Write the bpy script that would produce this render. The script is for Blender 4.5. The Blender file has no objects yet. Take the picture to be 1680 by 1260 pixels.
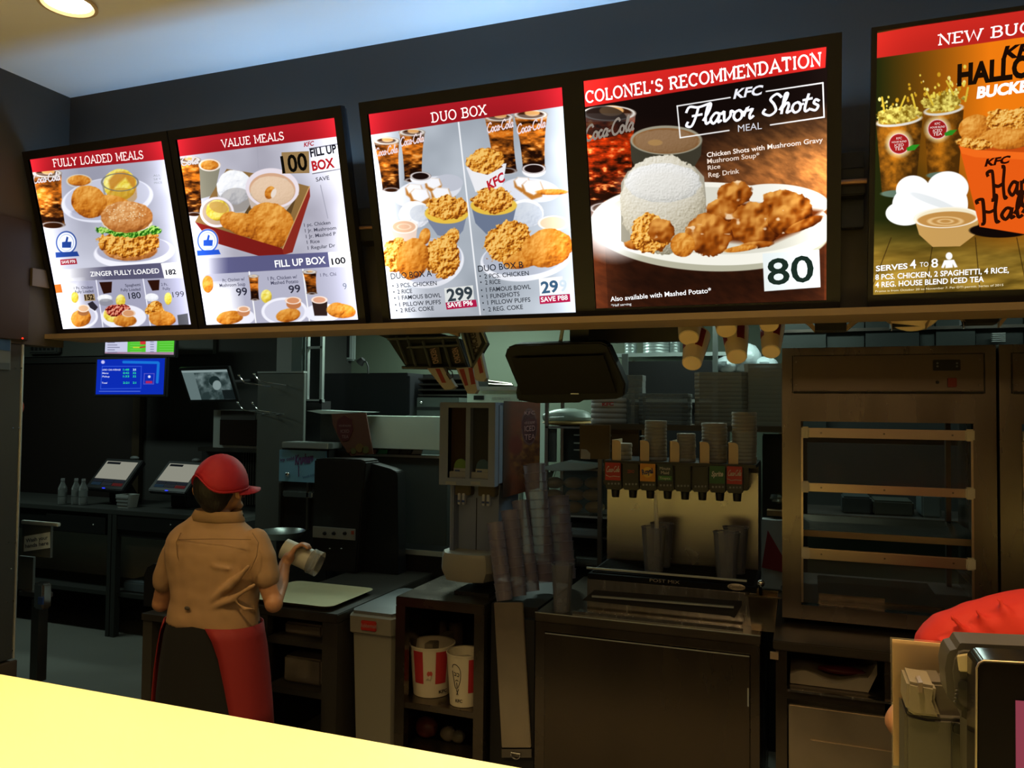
import bpy, bmesh, math, random
import numpy as np
from mathutils import Vector, Matrix
random.seed(7)
SC = bpy.context.scene
COL = SC.collection
# ------------------------------------------------------------------ camera
FPX = 1289.0
YAW, PIT, ROL = [math.radians(a) for a in (20.506, 1.824, .5755)]
CAMP = Vector((0, 0, 1.75))
_F0 = Vector((-math.sin(YAW), math.cos(YAW), 0)); _R0 = Vector((math.cos(YAW), math.sin(YAW), 0)); _Z = Vector((0, 0, 1))
CF = _F0*math.cos(PIT) + _Z*math.sin(PIT)
_U1 = _Z*math.cos(PIT) - _F0*math.sin(PIT)
CR = _R0*math.cos(ROL) + _U1*math.sin(ROL)
CU = _U1*math.cos(ROL) - _R0*math.sin(ROL)
cd = bpy.data.cameras.new('camera'); cam = bpy.data.objects.new('camera', cd); COL.objects.link(cam)
cd.sensor_width = 36; cd.lens = FPX/1680*36; cd.clip_start = .02; cd.clip_end = 60
M = Matrix((CR, CU, -CF)).transposed().to_4x4(); M.translation = CAMP
cam.matrix_world = M
SC.camera = cam
# ------------------------------------------------------------------ world, lights, exposure
SC.view_settings.view_transform = 'Standard'; SC.view_settings.look = 'None'
SC.view_settings.exposure = 0; SC.view_settings.gamma = 1; SC.view_settings.use_curve_mapping = False
w = bpy.data.worlds.new('world'); SC.world = w; w.use_nodes = True
w.node_tree.nodes['Background'].inputs[0].default_value = (.010, .009, .008, 1)
w.node_tree.nodes['Background'].inputs[1].default_value = .3
def light(name, typ, loc, power, color, size=.2, sizey=None, spot=None, blend=.6, aim=None):
    l = bpy.data.lights.new(name, typ); l.energy = power; l.color = color
    if typ == 'AREA':
        l.size = size
        if sizey: l.shape = 'RECTANGLE'; l.size_y = sizey
    else: l.shadow_soft_size = size
    if typ == 'SPOT': l.spot_size = math.radians(spot); l.spot_blend = blend
    o = bpy.data.objects.new(name, l); COL.objects.link(o); o.location = loc
    if aim: o.rotation_euler = (Vector(aim)-Vector(loc)).to_track_quat('-Z', 'Y').to_euler()
    return o
WARM = (1, .67, .28)
CEIL = 3.22
DOWNLIGHTS = [(-2.52, 2.07), (-1.35, .95), (-.1, .85), (1.1, 1.2), (-2.6, .7), (-.9, -.9), (1.2, -.9)]
DL_POWER = [14, 215, 195, 115, 150, 50, 50]
for (x, y), pw in zip(DOWNLIGHTS, DL_POWER):
    light('downlight_lamp', 'SPOT', (x, y, CEIL-.03), pw, WARM, .05, spot=104, blend=1.)
light('dining_area_lamp', 'AREA', (.3, -2.0, 3.1), 34, (1, .68, .34), 2.4, 1.2)
KC = (.74, 1, .88)
for x, y, pw in ((-2.4, 5.5, 40), (-.3, 5.0, 17), (1.5, 5.0, 6), (-5.6, 3.9, 13), (-2.6, 3.9, 4), (-.6, 3.8, 1.5)):
    light('kitchen_tube_lamp', 'AREA', (x, y, 2.70), pw, KC, 1.1, .16)
for x, pw in ((-2.86, 1.2), (-2.03, 2.7), (-1.13, 4.0), (-.3, 3.), (.6, 1.6), (1.5, 1.4)):
    light('board_top_glow', 'AREA', (x, 2.655, 2.71), pw, (.27, .56, 1), .74, .07, aim=(x, 2.50, 3.2))
# ------------------------------------------------------------------ projection helpers: a picture direction meets a real plane
def ray(x, y): return CF + CR*((x-840)/FPX) + CU*((630-y)/FPX)
def atY(x, y, Y): d = ray(x, y); return CAMP + d*(Y/d.y)
def atX(x, y, X): d = ray(x, y); return CAMP + d*(X/d.x)
def atZ(x, y, Z): d = ray(x, y); return CAMP + d*((Z-CAMP.z)/d.z)
class Plane:
    def __init__(s, O, ex, ey):
        s.O = Vector(O); s.ex = Vector(ex).normalized(); s.n = s.ex.cross(Vector(ey)).normalized(); s.ey = s.n.cross(s.ex)
    def hit(s, x, y):
        d = ray(x, y); t = (s.O-CAMP).dot(s.n)/d.dot(s.n); p = CAMP+d*t-s.O
        return p.dot(s.ex), p.dot(s.ey)
    def pt(s, a, b, off=0.): return s.O + s.ex*a + s.ey*b + s.n*off
# ------------------------------------------------------------------ materials
def lin(c):
    if isinstance(c, str):
        c = c.lstrip('#'); c = [int(c[i:i+2], 16)/255 for i in (0, 2, 4)]
        c = [((v+.055)/1.055)**2.4 if v > .04045 else v/12.92 for v in c]
    return (c[0], c[1], c[2], 1)
_m = {}
def mat(name, color, rough=.5, metal=0., emis=0., noise=0., nscale=20., bump=0., stretch=None, alpha=1., trans=0., ior=1.45, coat=0., spec=.5, thin=0.):
    if name in _m: return _m[name]
    m = bpy.data.materials.new(name); m.use_nodes = True; nt = m.node_tree; n = nt.nodes; L = nt.links
    b = n['Principled BSDF']; c = lin(color)
    b.inputs['Base Color'].default_value = c; b.inputs['Roughness'].default_value = rough; b.inputs['Metallic'].default_value = metal
    b.inputs['Specular IOR Level'].default_value = spec; b.inputs['IOR'].default_value = ior
    b.inputs['Coat Weight'].default_value = coat
    if emis: b.inputs['Emission Color'].default_value = c; b.inputs['Emission Strength'].default_value = emis
    if trans: b.inputs['Transmission Weight'].default_value = trans
    if alpha < 1: b.inputs['Alpha'].default_value = alpha
    if noise or bump:
        tc = n.new('ShaderNodeTexCoord'); mp = n.new('ShaderNodeMapping'); nz = n.new('ShaderNodeTexNoise')
        L.new(tc.outputs['Object'], mp.inputs[0]); L.new(mp.outputs[0], nz.inputs['Vector'])
        if stretch: mp.inputs['Scale'].default_value = stretch
        nz.inputs['Scale'].default_value = nscale; nz.inputs['Detail'].default_value = 5
        if noise:
            mx = n.new('ShaderNodeMix'); mx.data_type = 'RGBA'
            mx.inputs['A'].default_value = tuple(v*(1-noise) for v in c[:3])+(1,); mx.inputs['B'].default_value = tuple(min(1, v*(1+noise)) for v in c[:3])+(1,)
            L.new(nz.outputs['Fac'], mx.inputs['Factor']); L.new(mx.outputs['Result'], b.inputs['Base Color'])
            mr = n.new('ShaderNodeMapRange'); mr.inputs['To Min'].default_value = max(0, rough-noise*.35); mr.inputs['To Max'].default_value = min(1, rough+noise*.35)
            L.new(nz.outputs['Fac'], mr.inputs['Value']); L.new(mr.outputs[0], b.inputs['Roughness'])
        if bump:
            bp = n.new('ShaderNodeBump'); bp.inputs['Strength'].default_value = min(1, bump); bp.inputs['Distance'].default_value = .01
            L.new(nz.outputs['Fac'], bp.inputs['Height']); L.new(bp.outputs[0], b.inputs['Normal'])
    _m[name] = m; return m
def flat(color, k=1.):
    """light-giving print of a backlit sign or a screen"""
    key = 'lit_%s_%s' % (color, k)
    if key in _m: return _m[key]
    m = bpy.data.materials.new(key); m.use_nodes = True; n = m.node_tree.nodes; n.clear()
    e = n.new('ShaderNodeEmission'); o = n.new('ShaderNodeOutputMaterial'); e.inputs[0].default_value = lin(color); e.inputs[1].default_value = k
    m.node_tree.links.new(e.outputs[0], o.inputs[0]); _m[key] = m; return m
def clear_mat(name, color, alpha, rough=.15, metal=0):
    """thin clear plastic or glass sheet: mostly see-through with gloss"""
    if name in _m: return _m[name]
    m = bpy.data.materials.new(name); m.use_nodes = True; nt = m.node_tree; n = nt.nodes; n.clear()
    o = n.new('ShaderNodeOutputMaterial'); mx = n.new('ShaderNodeMixShader'); t = n.new('ShaderNodeBsdfTransparent'); p = n.new('ShaderNodeBsdfPrincipled')
    p.inputs['Base Color'].default_value = lin(color); p.inputs['Roughness'].default_value = rough
    fr = n.new('ShaderNodeFresnel'); fr.inputs[0].default_value = 1.45
    ad = n.new('ShaderNodeMath'); ad.operation = 'ADD'; ad.use_clamp = True; ad.inputs[1].default_value = alpha
    nt.links.new(fr.outputs[0], ad.inputs[0]); nt.links.new(ad.outputs[0], mx.inputs[0])
    nt.links.new(t.outputs[0], mx.inputs[1]); nt.links.new(p.outputs[0], mx.inputs[2]); nt.links.new(mx.outputs[0], o.inputs[0])
    _m[name] = m; return m
steel = mat('brushed steel', (.50, .47, .43), .28, 1, noise=.3, nscale=6, stretch=(1, 1, 9))
steel_h = mat('brushed steel horizontal grain', (.46, .43, .39), .24, 1, noise=.3, nscale=6, stretch=(9, 9, 1))
steel_d = mat('dark worn steel', (.24, .21, .18), .34, 1, noise=.25, nscale=5)
steel_l = mat('light satin steel', (.62, .66, .63), .4, .85, noise=.15, nscale=4)
chrome = mat('chrome', (.75, .75, .74), .12, 1)
black = mat('black plastic', (.012, .012, .013), .38)
blackm = mat('matt black', (.010, .009, .009), .6)
darkbox = mat('dark lacquered cabinet', (.014, .014, .016), .4)
grey_pl = mat('grey plastic', (.20, .205, .215), .5)
white_pl = mat('white plastic', (.55, .54, .5), .45)
# ------------------------------------------------------------------ mesh builder and scene tree
class MB:
    def __init__(s): s.v = []; s.f = []
    def add(s, vs, fs):
        o = len(s.v); s.v += [Vector(p) for p in vs]; s.f += [tuple(i+o for i in f) for f in fs]; return s
    def box(s, x0, x1, y0, y1, z0, z1):
        return s.hexa([(x0,y0,z0),(x1,y0,z0),(x1,y1,z0),(x0,y1,z0),(x0,y0,z1),(x1,y0,z1),(x1,y1,z1),(x0,y1,z1)])
    def hexa(s, p): return s.add(p, [(0,3,2,1),(4,5,6,7),(0,1,5,4),(1,2,6,5),(2,3,7,6),(3,0,4,7)])
    def pbox(s, a, b, Y, d):
        """box whose front face at depth Y spans the directions a..b (picture x,y) and which is d deep"""
        mx, my = (a[0]+b[0])/2, (a[1]+b[1])/2
        x0 = atY(a[0], my, Y).x; x1 = atY(b[0], my, Y).x; z1 = atY(mx, a[1], Y).z; z0 = atY(mx, b[1], Y).z
        return s.box(x0, x1, Y, Y+d, z0, z1)
    def prism(s, poly, d):
        """poly: list of Vectors (front outline), d: extrusion vector"""
        n = len(poly); d = Vector(d)
        return s.add([Vector(p) for p in poly]+[Vector(p)+d for p in poly], [tuple(range(n)), tuple(range(2*n-1, n-1, -1))]+[(i, (i+1) % n, (i+1) % n+n, i+n) for i in range(n)])
    def cyl(s, a, b, r0, r1=None, n=20, caps=True, sx=1.):
        a = Vector(a); b = Vector(b); r1 = r0 if r1 is None else r1; d = (b-a).normalized()
        u = d.orthogonal().normalized() if abs(d.z) < .95 else Vector((1, 0, 0)); u = (u-d*u.dot(d)).normalized(); w_ = d.cross(u)
        vs = []
        for c, r in ((a, r0), (b, r1)):
            vs += [c+u*math.cos(t)*r*sx+w_*math.sin(t)*r for t in [2*math.pi*i/n for i in range(n)]]
        fs = [(i, (i+1) % n, (i+1) % n+n, i+n) for i in range(n)]
        if caps: fs += [tuple(range(n-1, -1, -1)), tuple(range(n, 2*n))]
        return s.add(vs, fs)
    def lathe(s, c, prof, n=24, ax=(0, 0, 1), cap=True):
        c = Vector(c); d = Vector(ax).normalized(); u = Vector((1, 0, 0)) if abs(d.x) < .9 else Vector((0, 1, 0)); u = (u-d*u.dot(d)).normalized(); w_ = d.cross(u)
        vs = []; m = len(prof)
        for r, z in prof: vs += [c+d*z+(u*math.cos(t)+w_*math.sin(t))*r for t in [2*math.pi*i/n for i in range(n)]]
        fs = [(j*n+i, j*n+(i+1) % n, (j+1)*n+(i+1) % n, (j+1)*n+i) for j in range(m-1) for i in range(n)]
        if cap: fs += [tuple(range(n-1, -1, -1)), tuple(range((m-1)*n, m*n))]
        return s.add(vs, fs)
    def tube(s, pts, r, n=8, caps=True, rs=None):
        pts = [Vector(p) for p in pts]; vs = []; m = len(pts)
        t0 = (pts[1]-pts[0]).normalized(); u = t0.orthogonal().normalized()
        for i, p in enumerate(pts):
            t = (pts[min(i+1, m-1)]-pts[max(i-1, 0)]).normalized(); u = (u-t*u.dot(t)).normalized(); w_ = t.cross(u); rr = rs[i] if rs else r
            vs += [p+(u*math.cos(a)+w_*math.sin(a))*rr for a in [2*math.pi*k/n for k in range(n)]]
        fs = [(j*n+i, j*n+(i+1) % n, (j+1)*n+(i+1) % n, (j+1)*n+i) for j in range(m-1) for i in range(n)]
        if caps: fs += [tuple(range(n-1, -1, -1)), tuple(range((m-1)*n, m*n))]
        return s.add(vs, fs)
    def loft(s, rings, cap=True, closed=True):
        n = len(rings[0]); o = []
        for r in rings: o += list(r)
        m = len(rings); k = n if closed else n-1
        fs = [(j*n+i, j*n+(i+1) % n, (j+1)*n+(i+1) % n, (j+1)*n+i) for j in range(m-1) for i in range(k)]
        if cap: fs += [tuple(range(n-1, -1, -1)), tuple(range((m-1)*n, m*n))]
        return s.add(o, fs)
    def ball(s, c, rx, ry, rz, n=16, m=10, jit=0., rot=None):
        vs = []; c = Vector(c)
        for j in range(m+1):
            ph = math.pi*j/m
            for i in range(n):
                t = 2*math.pi*i/n; k = 1+random.uniform(-jit, jit)
                p = Vector((rx*k*math.sin(ph)*math.cos(t), ry*k*math.sin(ph)*math.sin(t), rz*k*math.cos(ph)))
                if rot: p = rot @ p
                vs.append(c+p)
        return s.add(vs, [(j*n+i, (j+1)*n+i, (j+1)*n+(i+1) % n, j*n+(i+1) % n) for j in range(m) for i in range(n)])
    def build(s, name, m, parent=None, bevel=0., smooth=35, solid=0., sub=0):
        off = ROOT.get(parent.name, Vector((0, 0, 0))) if parent else Vector((0, 0, 0))
        me = bpy.data.meshes.new(name); me.from_pydata([tuple(v-off) for v in s.v], [], s.f)
        bm = bmesh.new(); bm.from_mesh(me)
        bmesh.ops.remove_doubles(bm, verts=bm.verts, dist=1e-6)
        bmesh.ops.recalc_face_normals(bm, faces=bm.faces)
        if bevel:
            es = [e for e in bm.edges if len(e.link_faces) == 2 and e.calc_face_angle(0) > .6]
            bmesh.ops.bevel(bm, geom=es, offset=bevel, segments=2, affect='EDGES', clamp_overlap=True)
        for f in bm.faces: f.smooth = True
        for e in bm.edges: e.smooth = len(e.link_faces) != 2 or e.calc_face_angle(0) < math.radians(smooth)
        bm.to_mesh(me); bm.free(); me.materials.append(m)
        o = bpy.data.objects.new(name, me); COL.objects.link(o)
        if parent: o.parent = parent; ROOT[o.name] = off
        if solid or sub:
            if sub: md = o.modifiers.new('s', 'SUBSURF'); md.levels = md.render_levels = sub
            if solid: md = o.modifiers.new('t', 'SOLIDIFY'); md.thickness = solid; md.offset = 0
            dg = bpy.context.evaluated_depsgraph_get(); nm = bpy.data.meshes.new_from_object(o.evaluated_get(dg))
            o.modifiers.clear(); o.data = nm
            for p in nm.polygons: p.use_smooth = True
        return o
ROOT = {}
def tag(o, label, cat, group=None, kind=None):
    o['label'] = label; o['category'] = cat
    if group: o['group'] = group
    if kind: o['kind'] = kind
    return o
def thing(name, label, cat, loc=(0, 0, 0), group=None, kind=None):
    o = bpy.data.objects.new(name, None); COL.objects.link(o); o.location = loc; o.empty_display_size = .05
    ROOT[o.name] = Vector(loc); return tag(o, label, cat, group, kind)
def struct(name, mb, m, **k):
    o = mb.build(name, m, **k); o['kind'] = 'structure'; return o
def dup(root, loc, label=None, rotz=None):
    r = root.copy(); COL.objects.link(r); r.location = loc
    if rotz is not None: r.rotation_euler = (0, 0, rotz)
    if label: r['label'] = label
    ROOT[r.name] = Vector(loc)
    for ch in list(root.children):
        c = ch.copy(); COL.objects.link(c); c.parent = r
        for g in list(ch.children):
            d = g.copy(); COL.objects.link(d); d.parent = c
    return r
# ------------------------------------------------------------------ lettering
_tc = {}
def glyph_mesh(s, bold=0.):
    k = (s, bold)
    if k in _tc: return _tc[k]
    cu = bpy.data.curves.new('t', 'FONT'); cu.body = s; cu.size = 1; cu.offset = bold; cu.resolution_u = 3; cu.fill_mode = 'FRONT'
    o = bpy.data.objects.new('t', cu); me = bpy.data.meshes.new_from_object(o)
    vs = [(v.co.x, v.co.y) for v in me.vertices]; fs = [tuple(p.vertices) for p in me.polygons]
    bpy.data.objects.remove(o); bpy.data.meshes.remove(me); bpy.data.curves.remove(cu)
    _tc[k] = (vs, fs); return _tc[k]
def arc(cx, cy, rx, ry, a0, a1, n=9): return [(cx+rx*math.cos(math.radians(a0+(a1-a0)*i/n)), cy+ry*math.sin(math.radians(a0+(a1-a0)*i/n))) for i in range(n+1)]
SLAB = {  # letter: (width, strokes, serifs)
 'A': (.80, [[(.05,0),(.4,1),(.75,0)], [(.2,.34),(.6,.34)]], [(.05,0),(.75,0)]),
 'B': (.68, [[(.12,0),(.12,1)], [(.12,1)]+arc(.38,.765,.2,.235,90,-90)+[(.12,.53)], [(.38,.53)]+arc(.38,.265,.24,.265,90,-90)+[(.12,0)]], [(.06,0),(.06,1)]),
 'C': (.74, [arc(.4,.5,.34,.5,45,315,14), [(.66,.72),(.66,.98)]], []),
 'D': (.76, [[(.12,0),(.12,1)], [(.12,1)]+arc(.3,.5,.38,.5,90,-90,12)+[(.12,0)]], [(.06,0),(.06,1)]),
 'E': (.64, [[(.12,0),(.12,1)], [(.12,1),(.56,1),(.56,.8)], [(.12,.52),(.45,.52)], [(.12,0),(.58,0),(.58,.22)]], [(.06,0),(.06,1)]),
 'F': (.60, [[(.12,0),(.12,1)], [(.12,1),(.56,1),(.56,.8)], [(.12,.52),(.45,.52)]], [(.12,0),(.06,1)]),
 'I': (.28, [[(.14,0),(.14,1)]], [(.14,0),(.14,1)]),
 'K': (.74, [[(.12,0),(.12,1)], [(.6,1),(.14,.42)], [(.3,.6),(.64,0)]], [(.12,0),(.12,1),(.6,1),(.64,0)]),
 'L': (.58, [[(.12,0),(.12,1)], [(.12,0),(.54,0),(.54,.26)]], [(.12,0),(.12,1)]),
 'M': (.92, [[(.12,0),(.12,1),(.46,.25),(.8,1),(.8,0)]], [(.12,0),(.8,0),(.08,1),(.84,1)]),
 'N': (.80, [[(.12,0),(.12,1),(.68,0),(.68,1)]], [(.12,0),(.08,1),(.68,1)]),
 'O': (.80, [arc(.4,.5,.35,.5,0,360,20)], []),
 'R': (.72, [[(.12,0),(.12,1)], [(.12,1)]+arc(.38,.75,.21,.25,90,-90)+[(.12,.5)], [(.36,.5),(.62,0)]], [(.12,0),(.06,1),(.64,0)]),
 'S': (.62, [arc(.31,.74,.22,.26,30,270,10)+arc(.31,.25,.25,.25,90,-150,10), [(.51,.8),(.51,.98)], [(.08,.02),(.08,.22)]], []),
 'T': (.70, [[(.35,0),(.35,1)], [(.06,.8),(.06,1),(.64,1),(.64,.8)]], [(.35,0)]),
 'U': (.78, [[(.12,1),(.12,.35)]+arc(.39,.32,.27,.32,180,360,10)+[(.66,1)]], [(.12,1),(.66,1)]),
 'V': (.78, [[(.05,1),(.39,0),(.73,1)]], [(.05,1),(.73,1)]),
 'W': (1.05, [[(.05,1),(.28,0),(.52,.9),(.76,0),(1.0,1)]], [(.05,1),(1.0,1)]),
 'X': (.74, [[(.08,1),(.66,0)], [(.66,1),(.08,0)]], [(.08,1),(.66,0),(.66,1),(.08,0)]),
 'Y': (.76, [[(.05,1),(.38,.48),(.71,1)], [(.38,.48),(.38,0)]], [(.05,1),(.71,1),(.38,0)]),
 "'": (.22, [[(.1,1),(.08,.72)]], []), ' ': (.35, [], []),
}
SCR = {
 'C': (.72, [[(.72,.8),(.55,1),(.25,.85),(.06,.4),(.25,.02),(.55,.04),(.8,.3)]]),
 'o': (.46, [[(.3,.5),(.12,.42),(.06,.2),(.2,0),(.38,.1),(.4,.35),(.28,.5),(.42,.36),(.54,.4)]]),
 'c': (.42, [[(.4,.42),(.25,.5),(.08,.25),(.22,0),(.48,.16)]]),
 'a': (.5, [[(.42,.45),(.24,.5),(.06,.22),(.2,0),(.38,.25),(.44,.5),(.4,.06),(.55,.12)]]),
 'l': (.3, [[(.02,.2),(.24,.6),(.32,.95),(.22,.98),(.13,.5),(.17,.05),(.34,.12)]]),
 'F': (.74, [[(-.02,.7),(.12,.97),(.5,.9),(.95,1.0)], [(.52,.92),(.42,.4),(.26,0),(.04,.06),(.1,.25)], [(.25,.5),(.72,.53)]]),
 'v': (.5, [[(0,.38),(.12,.5),(.18,.04),(.4,.25),(.42,.5),(.56,.42)]]),
 'r': (.42, [[(.02,.15),(.14,.54),(.18,.42),(.37,.45),(.28,.2),(.32,.02),(.46,.14)]]),
 'S': (.72, [[(.78,.82),(.55,1.02),(.3,.8),(.48,.52),(.58,.2),(.34,0),(.04,.15),(.12,.35)]]),
 'h': (.5, [[(.02,.2),(.25,.7),(.3,.97),(.18,.9),(.12,0)], [(.12,.25),(.3,.52),(.4,.4),(.35,.05),(.52,.12)]]),
 't': (.36, [[(.24,.85),(.14,.2),(.2,0),(.38,.12)], [(0,.55),(.42,.6)]]),
 's': (.4, [[(.36,.42),(.2,.52),(.14,.36),(.33,.2),(.24,0),(.02,.08)]]),
 'H': (.74, [[(-.08,.85),(-.12,1.0),(.05,1.05),(.12,.9),(.14,0),(.02,-.08)], [(.5,1.15),(.62,1.1),(.56,.5),(.6,-.05),(.72,-.02)], [(.12,.5),(.35,.42),(.58,.52)]]),
 'p': (.5, [[(.1,.52),(.1,-.4),(.2,-.42)], [(.1,.4),(.3,.54),(.44,.25),(.26,0),(.1,.12)]]),
 '-': (.3, [[(.02,.3),(.24,.33)]]), ' ': (.3, []),
}
def smoothpts(p, k=5):
    if len(p) < 3: return p
    q = [p[0]]+list(p)+[p[-1]]; out = []
    for i in range(1, len(q)-2):
        a, b, c, d = q[i-1:i+3]
        for j in range(k):
            t = j/k
            out.append(tuple(.5*((2*b[m])+(-a[m]+c[m])*t+(2*a[m]-5*b[m]+4*c[m]-d[m])*t*t+(-a[m]+3*b[m]-3*c[m]+d[m])*t**3) for m in (0, 1)))
    out.append(p[-1]); return out
def stroke_mesh(strokes, wd):
    vs = []; fs = []
    for st in strokes:
        o = len(vs); n = len(st)
        for i, p in enumerate(st):
            a = st[max(i-1, 0)]; b = st[min(i+1, n-1)]
            dx, dy = b[0]-a[0], b[1]-a[1]; l = math.hypot(dx, dy) or 1; nx, ny = -dy/l, dx/l; k = wd
            if 0 < i < n-1:
                d1 = (p[0]-a[0], p[1]-a[1]); l1 = math.hypot(*d1) or 1; c = abs((-d1[1]*nx+d1[0]*ny)/l1); k = wd/max(c, .45)
            vs += [(p[0]+nx*k, p[1]+ny*k), (p[0]-nx*k, p[1]-ny*k)]
            if i: q = o+2*i; fs.append((q-2, q-1, q+1, q))
    return vs, fs
def font_mesh(s, font, bold):
    if font == 'sans': return glyph_mesh(s, bold)
    vs = []; fs = []; x = 0
    for ch in s:
        if font == 'slab':
            wd, st, se = SLAB[ch]; st = [[(a[0]+x, a[1]) for a in q] for q in st]+[[(a+x-.12, b*.94+.03), (a+x+.12, b*.94+.03)] for a, b in se]; x += wd+.1
            v, f = stroke_mesh(st, .062+bold)
        else:
            wd, st = SCR[ch]; st = [smoothpts([(a[0]+x, a[1]) for a in q]) for q in st]; x += wd
            v, f = stroke_mesh(st, .05+bold)
        o = len(vs); vs += v; fs += [tuple(i+o for i in q) for q in f]
    return vs, fs
CAPH = {'sans': None, 'slab': 1., 'script': 1.}
def text(pl, s, x0, y0, x1, y1, cap, m, parent, name='lettering', font='sans', bold=0., shear=0., off=.0012):
    """baseline from direction (x0,y0) to (x1,y1) on the plane pl"""
    if CAPH['sans'] is None: CAPH['sans'] = max(v[1] for v in glyph_mesh('H')[0])
    vs, fs = font_mesh(s, font, bold); ch = CAPH[font]
    mn = min(v[0] for v in vs); mxx = max(v[0] for v in vs)
    a = pl.hit(x0, y0); b = pl.hit(x1, y1); c = pl.hit(x0, y0-cap) if not isinstance(cap, tuple) else pl.hit(x0+cap[0], y0+cap[1])
    L = math.hypot(b[0]-a[0], b[1]-a[1]); ux, uy = (b[0]-a[0])/L, (b[1]-a[1])/L; h = abs(c[1]-a[1])
    sx = L/(mxx-mn); sy = h/ch; mb = MB(); out = []
    for x, y in vs:
        px_ = (x-mn)*sx+shear*y*sy; py_ = y*sy
        out.append(pl.pt(a[0]+ux*px_-uy*py_, a[1]+uy*px_+ux*py_, off))
    mb.v = out; mb.f = fs
    off0 = ROOT.get(parent.name, Vector((0, 0, 0))); me = bpy.data.meshes.new(name); me.from_pydata([tuple(v-off0) for v in out], [], fs); me.materials.append(m)
    o = bpy.data.objects.new(name, me); COL.objects.link(o); o.parent = parent; ROOT[o.name] = off0
    return o
# ------------------------------------------------------------------ painter for flat print
_rt = np.random.RandomState(3).rand(256, 256).astype(np.float32)
def vnoise(X, Y):
    xi = np.floor(X).astype(int); yi = np.floor(Y).astype(int); fx = X-xi; fy = Y-yi; fx = fx*fx*(3-2*fx); fy = fy*fy*(3-2*fy)
    g = lambda a, b: _rt[b & 255, a & 255]
    return (g(xi, yi)*(1-fx)+g(xi+1, yi)*fx)*(1-fy)+(g(xi, yi+1)*(1-fx)+g(xi+1, yi+1)*fx)*fy
def fbm(X, Y, s, o=3):
    r = 0; a = .5; X = X/s+17.3; Y = Y/s+5.1
    for i in range(o): r = r+a*vnoise(X, Y); X = X*2.03+7; Y = Y*2.03+3; a *= .5
    return r/(1-.5**o)
def H(c): c = c.lstrip('#'); return np.array([int(c[i:i+2], 16)/255 for i in (0, 2, 4)], np.float32)
class Paint:
    def __init__(s, pl, a0, a1, b0, b1, N=600):
        s.pl = pl; s.r = (a0, a1, b0, b1); s.N = N
        u = (np.arange(N)+.5)/N; A, Bv = np.meshgrid(a0+(a1-a0)*u, b0+(b1-b0)*u)
        P = [pl.O[i]+pl.ex[i]*A+pl.ey[i]*Bv-CAMP[i] for i in range(3)]
        dt = lambda q: P[0]*q[0]+P[1]*q[1]+P[2]*q[2]
        z = dt(CF); s.X = (840+FPX*dt(CR)/z).astype(np.float32); s.Y = (630-FPX*dt(CU)/z).astype(np.float32)
        s.U = np.broadcast_to(u[None, :], (N, N)); s.V = np.broadcast_to(u[:, None], (N, N))
        s.img = np.ones((N, N, 3), np.float32)
    def sl(s, x0, y0, x1, y1):
        m = (s.X > x0) & (s.X < x1) & (s.Y > y0) & (s.Y < y1)
        if not m.any(): return None
        r = np.where(m.any(1))[0]; c = np.where(m.any(0))[0]; return slice(r[0], r[-1]+1), slice(c[0], c[-1]+1)
    def put(s, S, mask, col, al=1.):
        m = (np.clip(mask, 0, 1)*al)[..., None]
        if isinstance(col, str): col = H(col)
        s.img[S] = s.img[S]*(1-m)+col*m
    def poly(s, pts, col, al=1., aa=.9):
        xs = [p[0] for p in pts]; ys = [p[1] for p in pts]; S = s.sl(min(xs)-2, min(ys)-2, max(xs)+2, max(ys)+2)
        if S is None: return
        X = s.X[S]; Y = s.Y[S]; ins = np.zeros(X.shape, bool); d = np.full(X.shape, 1e9, np.float32); n = len(pts)
        for i in range(n):
            x0, y0 = pts[i]; x1, y1 = pts[(i+1) % n]; ex, ey = x1-x0, y1-y0
            t = np.clip(((X-x0)*ex+(Y-y0)*ey)/(ex*ex+ey*ey+1e-9), 0, 1); d = np.minimum(d, (X-x0-t*ex)**2+(Y-y0-t*ey)**2)
            if y0 != y1: c = ((y0 > Y) != (y1 > Y)) & (X < (x1-x0)*(Y-y0)/(y1-y0)+x0); ins ^= c
        d = np.sqrt(d)*np.where(ins, 1, -1); s.put(S, .5+d/aa, col(X, Y) if callable(col) else col, al)
    def line(s, pts, col, w=1., al=1.):
        for (x0, y0), (x1, y1) in zip(pts[:-1], pts[1:]):
            S = s.sl(min(x0, x1)-w-2, min(y0, y1)-w-2, max(x0, x1)+w+2, max(y0, y1)+w+2)
            if S is None: continue
            X = s.X[S]; Y = s.Y[S]; ex, ey = x1-x0, y1-y0; t = np.clip(((X-x0)*ex+(Y-y0)*ey)/(ex*ex+ey*ey+1e-9), 0, 1)
            s.put(S, .5+(w/2-np.hypot(X-x0-t*ex, Y-y0-t*ey)), col, al)
    def ell(s, cx, cy, rx, ry, col, rot=0., al=1., rough=0., aa=1.2, ring=0., half=0, ns=7.):
        R = max(rx, ry)*1.5+2; S = s.sl(cx-R, cy-R, cx+R, cy+R)
        if S is None: return
        X = s.X[S]-cx; Y = s.Y[S]-cy; a = math.radians(rot); ca, sa = math.cos(a), math.sin(a)
        x = (X*ca+Y*sa)/rx; y = (-X*sa+Y*ca)/ry; r = np.sqrt(x*x+y*y); sc = min(rx, ry)
        if rough: r = r+rough*(fbm(s.X[S], s.Y[S], ns, 3)-.5)*2
        m = .5+(1-r)*sc/aa
        if ring: m = np.minimum(m, .5+(r*sc-sc+ring)/aa)
        if half == 1: m = np.minimum(m, .5-Y/aa)
        if half == -1: m = np.minimum(m, .5+Y/aa)
        if callable(col): col = col(x, y, s.X[S], s.Y[S])
        s.put(S, m, col, al)
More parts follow.
